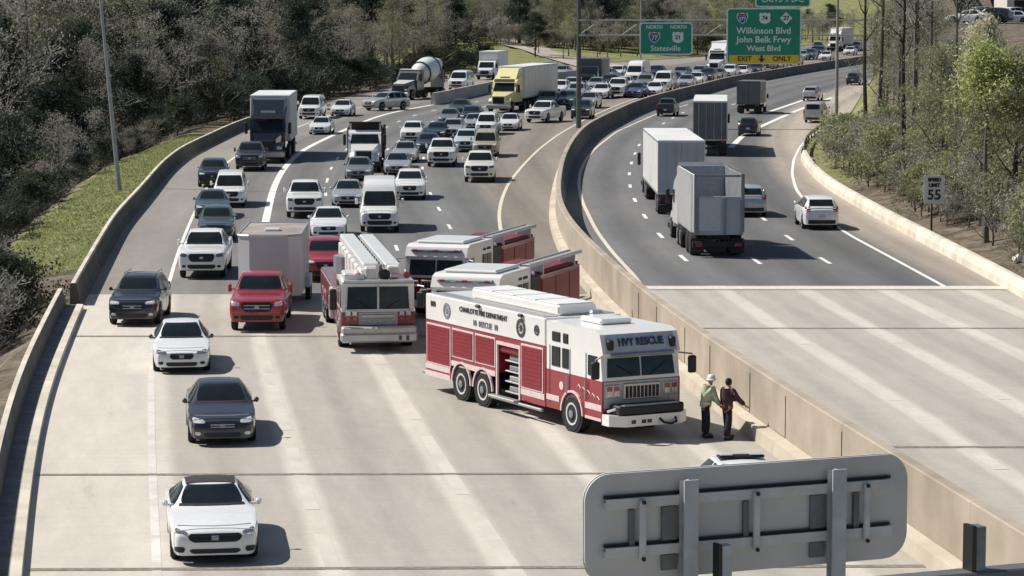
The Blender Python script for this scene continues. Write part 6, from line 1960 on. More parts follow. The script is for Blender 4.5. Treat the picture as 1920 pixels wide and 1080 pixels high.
def route_shield(kind, num, cx, cz, y, r, parent):
    sh = facing_plate('route_shield', shield_shape(kind, r), cx, cz, y, .02, M_SIGNW, parent)
    if kind == 'interstate':
        facing_plate('shield_field', [(a * .86, min(b * .86, .42 * r)) for a, b in shield_shape(kind, r)], cx, cz, y - .006, .005, M_SIGNB, sh)
        facing_plate('shield_band', [(-.8 * r, .46 * r), (.8 * r, .46 * r), (.7 * r, .74 * r), (-.7 * r, .74 * r)], cx, cz, y - .006, .005, M_SIGNR, sh)
        lettering('lettering', num, r * (1.0 if len(num) < 3 else .8), M_SIGNW, sh, (cx, y - .012, cz - .12 * r), (1, 0, 0), (0, 0, 1), bold=.012)
    else:
        lettering('lettering', num, r * .95, M_SIGNK, sh, (cx, y - .012, cz - .02 * r), (1, 0, 0), (0, 0, 1), bold=.012)

def big_sign(name, label, u0, u1, v0, v1, y):
    a, b = at(u0, v1, y), at(u1, v0, y)
    cx, cz, w, h = (a.x + b.x) / 2, (a.z + b.z) / 2, b.x - a.x, b.z - a.z
    root = thing(name, label, 'road sign', None, (0, 0, 0))
    facing_plate('sign_border', round_rect(w, h, .3), cx, cz, y, .06, M_SIGNW, root)
    facing_plate('sign_face', round_rect(w - .24, h - .24, .2), cx, cz, y - .012, .01, M_GREEN, root)
    for k in (-.3, .3):
        obj('hanger', MB().box(cx + k * w - .07, cx + k * w + .07, y + .07, y + .4, cz - h * .4, max(cz + h * .45, zt)), M_POLED, root)
    return root, lambda u, v: (at(u, v, y).x, y - .02, at(u, v, y).z)
SY = GY - .9
s1, q = big_sign('guide_sign', 'smaller green guide sign with two shields above the word Statesville', 1199, 1299, 42, 103, SY)
for u, v, t, z in ((1227, 51, 'NORTH', .42), (1272, 51, 'NORTH', .42), (1248, 91, 'Statesville', .68)):
    lettering('lettering', t, z, M_SIGNW, s1, q(u, v), (1, 0, 0), (0, 0, 1), bold=.012)
p = q(1227, 70); route_shield('interstate', '77', p[0], p[2], SY - .036, .52, s1)
p = q(1271, 70); route_shield('us', '21', p[0], p[2], SY - .036, .52, s1)
s2, q = big_sign('guide_sign', 'larger green guide sign with three shields and a yellow exit strip', 1362, 1503, 15, 120, SY)
for u, v, t, z in ((1432, 58, 'Wilkinson Blvd', .80), (1432, 74.5, 'John Belk Frwy', .80), (1432, 91, 'West Blvd', .72)):
    lettering('lettering', t, z, M_SIGNW, s2, q(u, v), (1, 0, 0), (0, 0, 1), bold=.014)
for u, kd, n in ((1392, 'interstate', '277'), (1434, 'us', '74'), (1474, 'state', '27')):
    p = q(u, 34); route_shield(kd, n, p[0], p[2], SY - .036, .52 if kd != 'state' else .56, s2)
a, b = at(1367, 118.5, SY), at(1498, 103, SY)
yp = obj('exit_only_panel', MB().cbox(a.x, b.x, SY - .03, SY - .013, a.z, b.z, .005), M_SIGNY, s2)
for u, t in ((1396, 'EXIT'), (1466, 'ONLY')):
    p = at(u, 110.5, SY)
    lettering('lettering', t, .62, M_SIGNK, yp, (p.x, SY - .038, p.z), (1, 0, 0), (0, 0, 1), bold=.012)
p = at(1428, 110.5, SY)
facing_plate('arrow', [(-.1, .33), (.1, .33), (.1, 0), (.34, .06), (0, -.33), (-.34, .06), (-.1, 0)], p.x, p.z, SY - .042, .01, M_SIGNK, yp)
s3, q = big_sign('exit_tab', 'green exit number tab standing on top of the larger green sign', 1416, 1520, -17, 13.5, SY)
lettering('lettering', 'EXITS 9 B-C', .74, M_SIGNW, s3, q(1468, -1), (1, 0, 0), (0, 0, 1), bold=.014)

# speed limit sign on the right
pb = PG(1746, 444)
sp = thing('speed_sign', 'white speed limit 55 sign on a thin post above the right barrier', 'road sign', None, pb)
a, b = at(1732, 382, pb.y - .1), at(1772, 329, pb.y - .1)
cx, cz, w, h = (a.x + b.x) / 2 - pb.x, (a.z + b.z) / 2 - pb.z, b.x - a.x, b.z - a.z
obj('post', MB().box(-.05, .05, -.04, .04, -.3, cz + h * .45), mat('sign_post', (0.12, 0.12, 0.1), .7, .3, var=.2), sp)
pl = facing_plate('sign_plate', round_rect(w, h, .06), cx, cz, -.075, .03, mat('aluminium_white', (0.72, 0.74, 0.76), .45, var=.05), sp)
for t, dz, z in (('SPEED', h * .34, .24), ('LIMIT', h * .15, .24), ('55', -h * .2, .7)):
    lettering('lettering', t, z, M_SIGNK, pl, (cx, -.085, cz + dz), (1, 0, 0), (0, 0, 1), bold=.015)

# the overpass just below the camera and the sign fixed to it, seen from behind
OV = 20.0
oc = at(1406, 970, OV)
M_BACK = mat('sign_back', (0.54, 0.525, 0.5), 0.6, 0.0, var=0.08, scale=3, dirt=((0.45, 0.44, 0.42), 0.5))
M_BACKL = mat('sign_rail', (0.54, 0.54, 0.53), 0.6, 0.0, var=0.12, scale=5)
M_POSTB = mat('sign_upright', (0.42, 0.445, 0.455), 0.6, 0.0, var=0.15, scale=6)
YAW = radians(22)
M_BRK = mat('bracket_grey', (0.16, 0.165, 0.17), .6, var=.15)
kf = OV / 30.0
sb = thing('overpass_sign', 'grey back of a large round cornered road sign below the camera', 'road sign', None, oc, YAW)
W, Hh = 3.95 * kf, 1.18 * kf
obj('sign_panel', MB().prism_y(round_rect(W, Hh, .29 * kf, 8), 0, .02), M_BACK, sb)
obj('panel_edge', MB().prism_y(round_rect(W + .012, Hh + .012, .295 * kf, 8), .0205, .034), M_BACKL, sb)
for z in (.275, -.255):
    obj('rail', MB().box(-1.76 * kf, 1.74 * kf, -.05, -.002, (z - .06) * kf, (z + .012) * kf).box(-1.76 * kf, 1.74 * kf, -.052, -.045, (z + .013) * kf, (z + .05) * kf), M_BACKL, sb)
    obj('rail_lip', MB().box(-1.76 * kf, 1.74 * kf, -.02, -.002, (z + .052) * kf, (z + .085) * kf), M_SIGNK, sb)
for x in (-.81, 1.0):
    obj('upright', MB().box((x - .085) * kf, (x + .085) * kf, -.14, -.125, -2.2, .50 * kf).box((x - .012) * kf, (x + .012) * kf, -.124, -.055, -2.2, .49 * kf), M_POSTB, sb)
    obj('upright_flange', MB().box((x - .085) * kf, (x + .085) * kf, -.0545, -.053, -2.2, .48 * kf), M_POSTB, sb)
    for z0, z1 in ((-.17, .2), (-.5, -.33)):
        obj('bracket', MB().box((x - .27) * kf, (x - .09) * kf, -.03, -.003, z0 * kf, z1 * kf), M_BRK, sb)
for x in (-1.34, .03, 1.4):
    obj('stiffener', MB().cbox((x - .04) * kf, (x + .04) * kf, -.085, -.055, -.36 * kf, .30 * kf, .01), M_BACKL, sb)
    obj('bracket', MB().box((x - .13) * kf, (x - .065) * kf, -.03, -.003, -.2 * kf, .19 * kf), M_BRK, sb)
    for z in (.28, -.34):
        obj('bolt', MB().lathe_y([(.003, -.012), (.016, -.012), (.016, .0), (.003, .0)], (x * kf, -.086, z * kf), 8), M_SIGNK, sb)

pr = at(1790, 1071.5, OV + 1.2)
ov = thing('overpass', 'dark railing and posts of the overpass at the bottom right corner', 'bridge', None, pr, YAW)
obj('rail', MB().cbox(-14, 5, -.1, .1, -.16, 0, .015), mat('rail_grey', (0.13, 0.135, 0.145), .6, .3, var=.2, scale=2), ov)
obj('parapet', MB().cbox(-14, 5, -.14, .14, -1.1, -.5, .03), M_GREYC, ov)
obj('deck_slab', MB().cbox(-14, 5, -7, .3, -1.6, -1.102, .03), M_GREYC, ov)
for k in range(4):
    obj('girder', MB().box(-14, 5, -6.5 + k * 2.1, -6.1 + k * 2.1, -2.3, -1.602), M_GREYC, ov)
for x in (-12, -10, -8, -6, -4, -2, .18, 2.2, 4.2):
    pt = MB().cbox(x - .03, x + .058, -.07, .07, -.5, (.35 if abs(x - .18) < .1 else .02), .006)
    o = obj('railing_post', pt, mat('post_blue_grey', (0.16, 0.19, 0.205), .5, .4, var=.2, scale=8), ov)
    obj('post_flange', MB().box(x - .068, x - .032, -.07, .07, -.5, (.36 if abs(x - .18) < .1 else .02)), M_SIGNK, o)
pq = at(1356, 1021, OV - .35)
st_ = thing('railing_stub', 'short steel post in front of the lower edge of the grey sign', 'post', None, pq, YAW)
obj('post', MB().cbox(-.03, .055, -.04, .04, -1.6, 0, .006), M_POSTB, st_)
obj('post_flange', MB().box(-.058, -.032, -.05, .05, -1.6, .01), M_SIGNK, st_)

# a scrap of litter on the slope
pb = PG(1907, 497)
lit = MB().lathe_y([(.03, -.2), (.15, -.16), (.2, -.03), (.17, .1), (.06, .2)], (0, 0, .1), 9)
rr = random.Random(4)
lit.v = [(x + rr.gauss(0, .03), y + rr.gauss(0, .03), z + rr.gauss(0, .03)) for x, y, z in lit.v]
tag(obj('litter_bag', lit, M_FWHITE, None, pb), 'white crumpled bag lying on the slope at the right edge', 'bag')

# car park and pale building on the rise at the upper right
lot = MB()
for i in range(7):
    for j in range(5):
        x, y = 46.5 + i * 4, 290 + j * 10 
        lot.add([(a_, b_, max(gz(a_, b_), 8.0) + .1) for a_, b_ in ((x + j * 2, y), (x + 4 + j * 2, y), (x + 6 + j * 2, y + 10), (x + 2 + j * 2, y + 10))], [(0, 1, 2, 3)])
structure('parking_lot', lot, mat('parking_asphalt', (0.16, 0.16, 0.16), .9, var=.2, scale=.5))
bl = thing('office_building', 'pale building behind the parked cars at the upper right', 'building', None, (65.5, 338, gz(66, 340) - .5), 0)
obj('wall', MB().cbox(-5.5, 12, 0, 9, 0, 8, .05), mat('pale_render', (0.56, 0.5, 0.46), .85, var=.1), bl)
obj('roof', MB().cbox(-5.8, 12.3, -.3, 9.3, 8.01, 8.4, .05), M_GREYC, bl)
for i in range(6):
    for z in (1.0, 4.4):
        wv = obj('window', MB().cbox(-4.6 + i * 2.8, -3.0 + i * 2.8, -.03, .05, z, z + 2.0, .02), M_GLASS, bl)
        obj('sill', MB().cbox(-4.7 + i * 2.8, -2.9 + i * 2.8, -.1, -.032, z - .12, z, .02), M_FWHITE, wv)

# ------------------------------------------------------------------ traffic
def flow(p, side):
    """direction of travel of the lanes at a point"""
    p = (p[0], p[1])
    if side == 'sb':
        ig, dg_ = nearest(GORE, p)
        t = tangent(GORE, ig)
        rel = t[0] * (GORE[ig, 1] - p[1]) - t[1] * (GORE[ig, 0] - p[0])
        other = MEDIAN if rel > 0 else LEFT_EDGE
        io, do = nearest(other, p)
        a = (t * do + tangent(other, io) * dg_) / max(do + dg_, 1e-6)
        return -a / np.hypot(*a)
    i, d0 = nearest(LANE_A, p)
    j, d1 = nearest(MEDIAN, p)
    k, d2 = nearest(RIGHT_EDGE, p)
    a = tangent(LANE_A, i) if p[1] < 200 else (tangent(MEDIAN, j) * d2 + tangent(RIGHT_EDGE, k) * d1) / (d1 + d2)
    return a / np.hypot(*a)

def put(root, u, v, side='sb', yaw=0.0, anchor=None):
    p = P(u, v)
    t = flow(p, side)
    a = atan2(t[1], t[0]) + radians(yaw)
    d = Vector((cos(a), sin(a), 0))
    L = root.get('length')
    fr, re_x = (L / 2, -L / 2) if L else (root['front'], root['rear'])
    k = fr if (anchor or ('front' if side == 'sb' else 'rear')) == 'front' else re_x
    if side == 'sb' and p.y > 220 and root.scale[0] < 1.1:
        g = 1 + .2 * float(sstep(225, 320, p.y))              # the far queue is full of big pickups, vans and lorries
        root.scale = tuple(c * g for c in root.scale)
        k *= g
    root.location = p - d * k + Vector((0, 0, .012))
    root.rotation_euler = (0, 0, a)
    return root

G1 = 'cars queueing beside the fire trucks'
put(car('convertible', 'white sports convertible with black soft top nearest the camera', 'car', 'coupe', 'white', lamp='dark', rim=M_RIMD), 404, 1060)
put(car('sedan', 'dark sedan with bright fog lights behind the white convertible', 'car', 'sedan', 'charcoal', bar='chrome', fog='lamp', lamp='lamp'), 418, 838)
put(car('sedan', 'white sedan in the left lane between two dark cars on the pale deck', 'car', 'sedan', 'white', lamp='dark', mirror='black'), 341, 702)
put(car('suv', 'black SUV with silver roof rails on the left shoulder of the deck', 'car', 'suv', 'black', bar='chrome', roof=True, fog='lamp'), 248, 613, yaw=-6)
pk = put(car('pickup_truck', 'red pickup truck towing a grey cargo trailer', 'pickup', 'pickup', 'red', bar='chrome', lamp='lamp'), 482, 624, yaw=-4.5)
tr = cargo_trailer('cargo_trailer', 'tall grey cargo trailer with dusty roof behind the red pickup', 'trailer')
a_ = pk.rotation_euler[2]
d_ = Vector((cos(a_), sin(a_), 0))
t_a = a_ - radians(.5)
hp = Vector(pk.location) - d_ * (pk['length'] / 2 + .1)
tr.rotation_euler = (0, 0, t_a)
tr.location = hp - Vector((cos(t_a), sin(t_a), 0)) * 1.4
put(car('pickup_truck', 'white pickup with black grille left of the grey cargo trailer', 'pickup', 'pickup', 'white', lamp='dark'), 378, 524, yaw=-3)
put(car('suv', 'dark teal SUV directly behind the white pickup on the left', 'car', 'suv', 'teal', lamp='dark', scale=.97), 405, 455)
put(car('sedan', 'dark teal sedan tucked between the teal SUV and the white van', 'car', 'sedan', 'teal'), 396, 412)
put(car('van', 'white van in the exit lane behind the dark teal cars', 'van', 'cargovan', 'white', scale=.93), 430, 390)
put(car('suv', 'black SUV half hidden at the left of the white exit lane van', 'car', 'suv', 'black', mirror='white'), 398, 352)
put(car('pickup_truck', 'dark grey pickup in front of the navy semi truck', 'pickup', 'pickup', 'charcoal', bar='chrome', mirror='black'), 468, 322)
put(semi('semi_truck', 'navy semi truck with tall white box trailer in the exit lane', 'truck', 'navy', M_TRAILER, M_DOOR, tl=9.0, z1=4.1), 500, 306).scale = (1.14,) * 3
put(car('van', 'white van half hidden behind the white box of the navy semi truck', 'van', 'cargovan', 'white'), 579, 224)
put(car('sedan', 'white sedan beside the back of the navy semi truck', 'car', 'sedan', 'white'), 598, 253)
put(car('sedan', 'white sedan ahead of the silver SUV in the exit lane', 'car', 'sedan', 'white'), 637, 219)
put(car('suv', 'silver SUV just ahead of the teal cement mixer', 'car', 'suv', 'silver'), 690, 208, yaw=-34)
put(mixer_truck('cement_mixer', 'cement mixer with teal cab and white drum on the exit ramp', 'truck'), 745, 188, yaw=-19)
put(car('van', 'white van following the cement mixer on the ramp', 'van', 'cargovan', 'white'), 856, 170)
put(box_truck('box_truck', 'white box truck left of the yellow semi truck', 'truck', 'white', M_TRAILER, z1=3.3), 908, 150)
put(dump_truck('dump_truck', 'dump truck with white bonnet and black load body', 'truck', 'white'), 682, 324)
put(car('pickup_truck', 'white pickup with black grille right of the thick exit lane line', 'pickup', 'pickup', 'white', lamp='dark'), 571, 410)
put(car('sedan', 'silver sedan between the white pickup and the high roofed white van', 'car', 'sedan', 'silver'), 652, 390)
put(car('sedan', 'grey sedan just in front of the white dump truck', 'car', 'sedan', 'grey'), 672, 340)
put(car('van', 'tall white high roofed van behind the white bucket', 'van', 'van', 'white'), 712, 437)
put(car('suv', 'white SUV right behind the tall white van', 'car', 'suv', 'white'), 768, 376)
put(car('sedan', 'white sedan behind the grey cargo trailer', 'car', 'sedan', 'white'), 616, 450)
put(car('suv', 'dark red SUV squeezed between the trailer and the tower truck', 'car', 'suv', 'red'), 611, 530)
put(car('pickup_truck', 'cream pickup with black grille foremost in the open right lane', 'pickup', 'pickup', 'cream', lamp='dark'), 899, 343)
put(car('van', 'tan van directly behind the cream pickup in the right lane', 'van', 'cargovan', 'tan', scale=.95), 909, 296)
put(car('pickup_truck', 'white pickup left of the cream pickup', 'pickup', 'pickup', 'white'), 827, 314)
put(car('suv', 'pale blue SUV left of the tan van', 'car', 'suv', 'paleblue'), 872, 286)
put(car('sedan', 'dark blue sedan two cars behind the white pickup', 'car', 'sedan', 'navy'), 815, 264)
put(car('sedan', 'silver sedan right of the black dump body', 'car', 'sedan', 'silver'), 758, 306)
put(car('suv', 'white SUV behind the silver sedan beside the dump truck', 'car', 'suv', 'white'), 770, 268)
put(car('sedan', 'grey sedan in the left main lane below the gore wall', 'car', 'sedan', 'grey'), 838, 236)
put(car('sedan', 'dark grey sedan just below the end of the gore wall', 'car', 'sedan', 'charcoal'), 858, 218)
put(car('van', 'white van in front of the yellow semi truck', 'van', 'cargovan', 'white', scale=.9), 910, 254)
put(car('sedan', 'white sedan right of the white van below the yellow semi', 'car', 'sedan', 'white'), 952, 246)
put(car('pickup_truck', 'white pickup with wide grille left of the gantry post', 'pickup', 'pickup', 'white'), 1002, 231, yaw=-14)
put(semi('semi_truck', 'yellow semi truck with a long pale trailer in the queue', 'truck', 'yellow', M_TRAILER, M_DOOR, tl=13.0), 934, 212, yaw=-6)
put(car('suv', 'black SUV partly behind the gantry post', 'car', 'suv', 'black'), 1088, 224)
put(car('suv', 'teal SUV left of the gantry post behind the white pickup', 'car', 'suv', 'teal'), 1058, 205)
put(car('suv', 'white SUV beside the trailer of the yellow semi', 'car', 'suv', 'white'), 1043, 183)
put(box_truck('box_truck', 'black box truck just right of the gantry post', 'truck', 'black', M_DOORD, z1=3.0), 1100, 162)
put(car('sedan', 'silver sedan on the ramp above the yellow semi trailer', 'car', 'sedan', 'silver'), 1046, 146)
put(car('sedan', 'grey sedan on the ramp left of the black box truck', 'car', 'sedan', 'grey'), 1020, 138)
put(car('sedan', 'white sedan right of the gantry post', 'car', 'sedan', 'white'), 1122, 186)
put(car('sedan', 'silver sedan under the middle of the median wall curve', 'car', 'sedan', 'silver'), 1112, 172)
put(car('pickup_truck', 'white pickup in the queue left of the white van and sedan', 'pickup', 'pickup', 'white'), 1152, 184)
put(car('sedan', 'blue sedan hugging the median wall beside the white pickup', 'car', 'sedan', 'blue'), 1186, 184)
put(car('van', 'tall white van farther back between the two green signs', 'van', 'van', 'white'), 1186, 158)
put(car('sedan', 'white sedan peeping over the median wall below the white van', 'car', 'sedan', 'white'), 1222, 182)
put(car('van', 'white van close to the median wall below the smaller green sign', 'van', 'cargovan', 'white'), 1240, 171)
put(car('suv', 'black SUV farthest left below the smaller green sign', 'car', 'suv', 'black'), 1222, 150)
put(car('sedan', 'silver sedan right of the white van below the smaller green sign', 'car', 'sedan', 'silver'), 1282, 166)
put(car('suv', 'grey SUV right of the black SUV in the far queue', 'car', 'suv', 'grey'), 1270, 152)
put(car('suv', 'silver SUV between the two green signs', 'car', 'suv', 'silver'), 1305, 150)
put(semi('semi_truck', 'white semi truck in the far queue between the two green signs', 'truck', 'white', M_TRAILER, M_DOOR, tl=12), 1338, 140)
put(car('sedan', 'grey sedan in front of the white semi by the median wall', 'car', 'sedan', 'grey'), 1338, 152)
put(car('sedan', 'white sedan just right of the far white semi truck', 'car', 'sedan', 'white'), 1385, 146)
put(car('sedan', 'dark sedan under the larger green sign', 'car', 'sedan', 'navy'), 1412, 140)
put(car('suv', 'tan SUV under the arrow of the larger green sign', 'car', 'suv', 'tan'), 1436, 132)
put(car('sedan', 'silver sedan under the right part of the larger green sign', 'car', 'sedan', 'silver'), 1455, 130)
put(car('suv', 'black SUV under the right edge of the larger green sign', 'car', 'suv', 'black'), 1485, 124)
put(car('suv', 'blue SUV beyond the wall just right of the larger green sign', 'car', 'suv', 'blue'), 1514, 112)
put(car('sedan', 'white sedan beyond the wall left of the slim lamp post', 'car', 'sedan', 'white'), 1545, 114)
put(semi('semi_truck', 'distant white trailer truck behind the slim lamp post', 'truck', 'white', M_TRAILER, M_DOOR, tl=12), 1562, 97)
for (u, v, kd, col, lb) in (
    (1470, 118, 'suv', 'white', 'white SUV far beyond the larger green sign'), (1500, 113, 'sedan', 'silver', 'silver sedan left of the blue SUV beyond the wall'), (1532, 106, 'suv', 'charcoal', 'dark grey SUV left of the slim lamp post beyond the wall'),
    (1590, 104, 'sedan', 'white', 'white sedan in front of the distant white trailer truck'), (1604, 96, 'suv', 'silver', 'silver SUV beside the distant white trailer truck'), (1530, 94, 'sedan', 'navy', 'navy sedan beyond the larger green sign'),
    (985, 176, 'sedan', 'grey', 'grey sedan squeezed against the back of the yellow semi trailer'), (1076, 190, 'suv', 'silver', 'silver SUV just left of the gantry post'), (1022, 206, 'suv', 'charcoal', 'dark grey SUV behind the wide grilled white pickup'),
    (1098, 204, 'sedan', 'silver', 'silver sedan touching the right of the gantry post'), (1138, 170, 'suv', 'charcoal', 'dark grey SUV behind the white pickup of the far queue'), (1166, 170, 'sedan', 'white', 'white sedan behind the blue sedan by the wall'),
    (1205, 170, 'suv', 'grey', 'grey SUV behind the white sedan at the wall'), (1256, 160, 'sedan', 'navy', 'navy sedan right behind the white van by the wall'), (1300, 161, 'sedan', 'white', 'white sedan along the wall left of the larger green sign'),
    (1320, 156, 'suv', 'navy', 'navy SUV along the wall left of the larger green sign'), (1362, 148, 'suv', 'white', 'white SUV beside the far white semi truck'), (1362, 136, 'sedan', 'silver', 'silver sedan behind the far white semi truck'),
    (1400, 134, 'suv', 'silver', 'silver SUV below the left part of the larger green sign'), (1130, 152, 'sedan', 'silver', 'silver sedan right of the black box truck'), (1150, 150, 'suv', 'white', 'white SUV left of the tall white far van'),
    (885, 246, 'sedan', 'silver', 'silver sedan left of the white van below the yellow semi'), (800, 288, 'sedan', 'charcoal', 'dark grey sedan behind the white SUV of the middle lanes'), (846, 262, 'suv', 'silver', 'silver SUV behind the pale blue SUV'),
    (880, 236, 'suv', 'black', 'black SUV behind the silver sedan below the yellow semi'), (744, 330, 'sedan', 'silver', 'silver sedan at the right flank of the dump truck'), (1066, 172, 'sedan', 'white', 'white sedan left of the gantry post top traffic')):
    put(car(kd if kd == 'suv' else 'sedan', lb, 'car', kd, col), u, v)
# away from the camera
put(semi('semi_truck', 'white trailer truck seen from behind in the left far side lane', 'truck', 'white', M_TRAILER, M_DOOR, tl=14.0, z1=4.1), 1277, 405, 'nb')
put(scrap_trailer('scrap_trailer_truck', 'truck with an open topped grey trailer nearest on the far side road', 'truck', 'white'), 1347, 483, 'nb')
put(semi('semi_truck', 'truck with dark grey trailer doors ahead of the white trailer', 'truck', 'charcoal', M_TRAILER, M_DOORD, tl=13.0, z1=4.1), 1331, 293, 'nb')
put(car('suv', 'small black car right of the dark grey trailer', 'car', 'suv', 'black', scale=.95), 1402, 256, 'nb')
put(box_truck('box_truck', 'black truck ahead of the small black car', 'truck', 'black', M_DOORD, tl=4.5, z1=3.3), 1403, 214, 'nb')
put(car('van', 'silver van at the start of the right hand bend', 'van', 'cargovan', 'silver', scale=.95), 1524, 231, 'nb')
put(car('suv', 'silver SUV ahead of the silver van', 'car', 'suv', 'silver'), 1518, 190, 'nb')
put(car('suv', 'dark SUV farthest along the right hand bend', 'car', 'suv', 'charcoal'), 1598, 160, 'nb')
put(car('pickup_truck', 'dark grey pickup running beside the median wall', 'pickup', 'pickup', 'charcoal', scale=.92), 1247, 219, 'nb')
put(car('suv', 'white SUV on the right near the cream barrier', 'car', 'suv', 'white'), 1541, 432, 'nb')
put(car('suv', 'silver SUV half hidden by the open topped grey trailer', 'car', 'suv', 'silver'), 1408, 408, 'nb')
# the police car behind the grey sign
pol = car('patrol_car', 'white patrol car whose roof shows above the grey sign', 'car', 'sedan', 'white')
lb_ = obj('light_bar', MB().cbox(-.45, -.2, -.55, .55, 1.46, 1.53, .03), M_BLACK, pol)
for s in (-1, 1):
    obj('beacon', MB().cbox(-.44, -.21, min(s * .2, s * .5), max(s * .2, s * .5), 1.531, 1.55, .008), mat('clear_lens', (0.55, 0.58, 0.65), .2, coat=.5, var=.1), lb_)
pp = P(1394, 863, 1.46)
tt_ = flow(pp, 'sb')
pol.location = (pp.x, pp.y, .012)
pol.rotation_euler = (0, 0, atan2(tt_[1], tt_[0]))
# parked cars on the rise
k_ = 0
for (u, y, kd, col, lb, rz) in ((1812, 298, 'sedan', 'white', 'white parked sedan at the left end of the hilltop car park', 2.7), (1852, 300, 'suv', 'navy', 'navy parked SUV right of the white sedan on the hilltop', 2.6), (1846, 318, 'suv', 'silver', 'silver parked SUV behind the white hilltop sedan', .4),
                               (1892, 304, 'sedan', 'paleblue', 'pale blue parked sedan below the pale hilltop building', 2.9), (1906, 326, 'suv', 'white', 'white parked SUV at the right edge of the hilltop', .5), (1878, 322, 'sedan', 'black', 'black parked sedan close to the pale hilltop building', .3)):
    c = car('parked_car', lb, 'car', kd, col)
    x = (u - 960) / CAM_F * y
    c.location = (x, y, max(gz(x, y), 8.0) + .12)
    c.rotation_euler = (0, 0, rz)

# fire trucks
res = rescue_truck()
fr_, rr_ = P(1075, 810), P(888, 757)
d_ = (fr_ - rr_).normalized()
res.location = fr_ + Vector((-d_.y, d_.x, 0)) * 1.2
res.rotation_euler = (0, 0, atan2(d_.y, d_.x))
put(tower_truck(), 712, 662, yaw=1)
e1 = fire_engine('fire_engine', 'red fire engine with white cab farthest back by the median wall')
e2 = fire_engine('fire_engine', 'red fire engine with white cab between the tower truck and the rescue truck')
for e, u, v, a in ((e1, 818, 596, 17), (e2, 872, 668, 19)):
    p = P(u, v)
    a = radians(-90 - a)
    e.rotation_euler = (0, 0, a)
    e.location = p - Vector((cos(a), sin(a), 0)) * .0

# ------------------------------------------------------------------ people
M_SKIN = mat('skin', (0.42, 0.25, 0.17), .6, var=.06)
def skin_body(name, nodes, edges, rad, sub=1):
    me = bpy.data.meshes.new(name)
    keys = list(nodes)
    me.from_pydata([nodes[k] for k in keys], [(keys.index(a), keys.index(b)) for a, b in edges], [])
    o = bpy.data.objects.new(name, me)
    C.objects.link(o)
    sm = o.modifiers.new('skin', 'SKIN')
    sm.use_smooth_shade = True
    for i, k in enumerate(keys):
        r = rad[k]
        sv = me.skin_vertices[0].data[i]
        sv.radius = r if isinstance(r, tuple) else (r, r)
        sv.use_root = (i == 0)
    ss = o.modifiers.new('sub', 'SUBSURF')
    ss.levels = ss.render_levels = sub
    dg = bpy.context.evaluated_depsgraph_get()
    dg.update()
    out = bpy.data.meshes.new_from_object(o.evaluated_get(dg))
    bpy.data.objects.remove(o)
    out.name = name
    return out

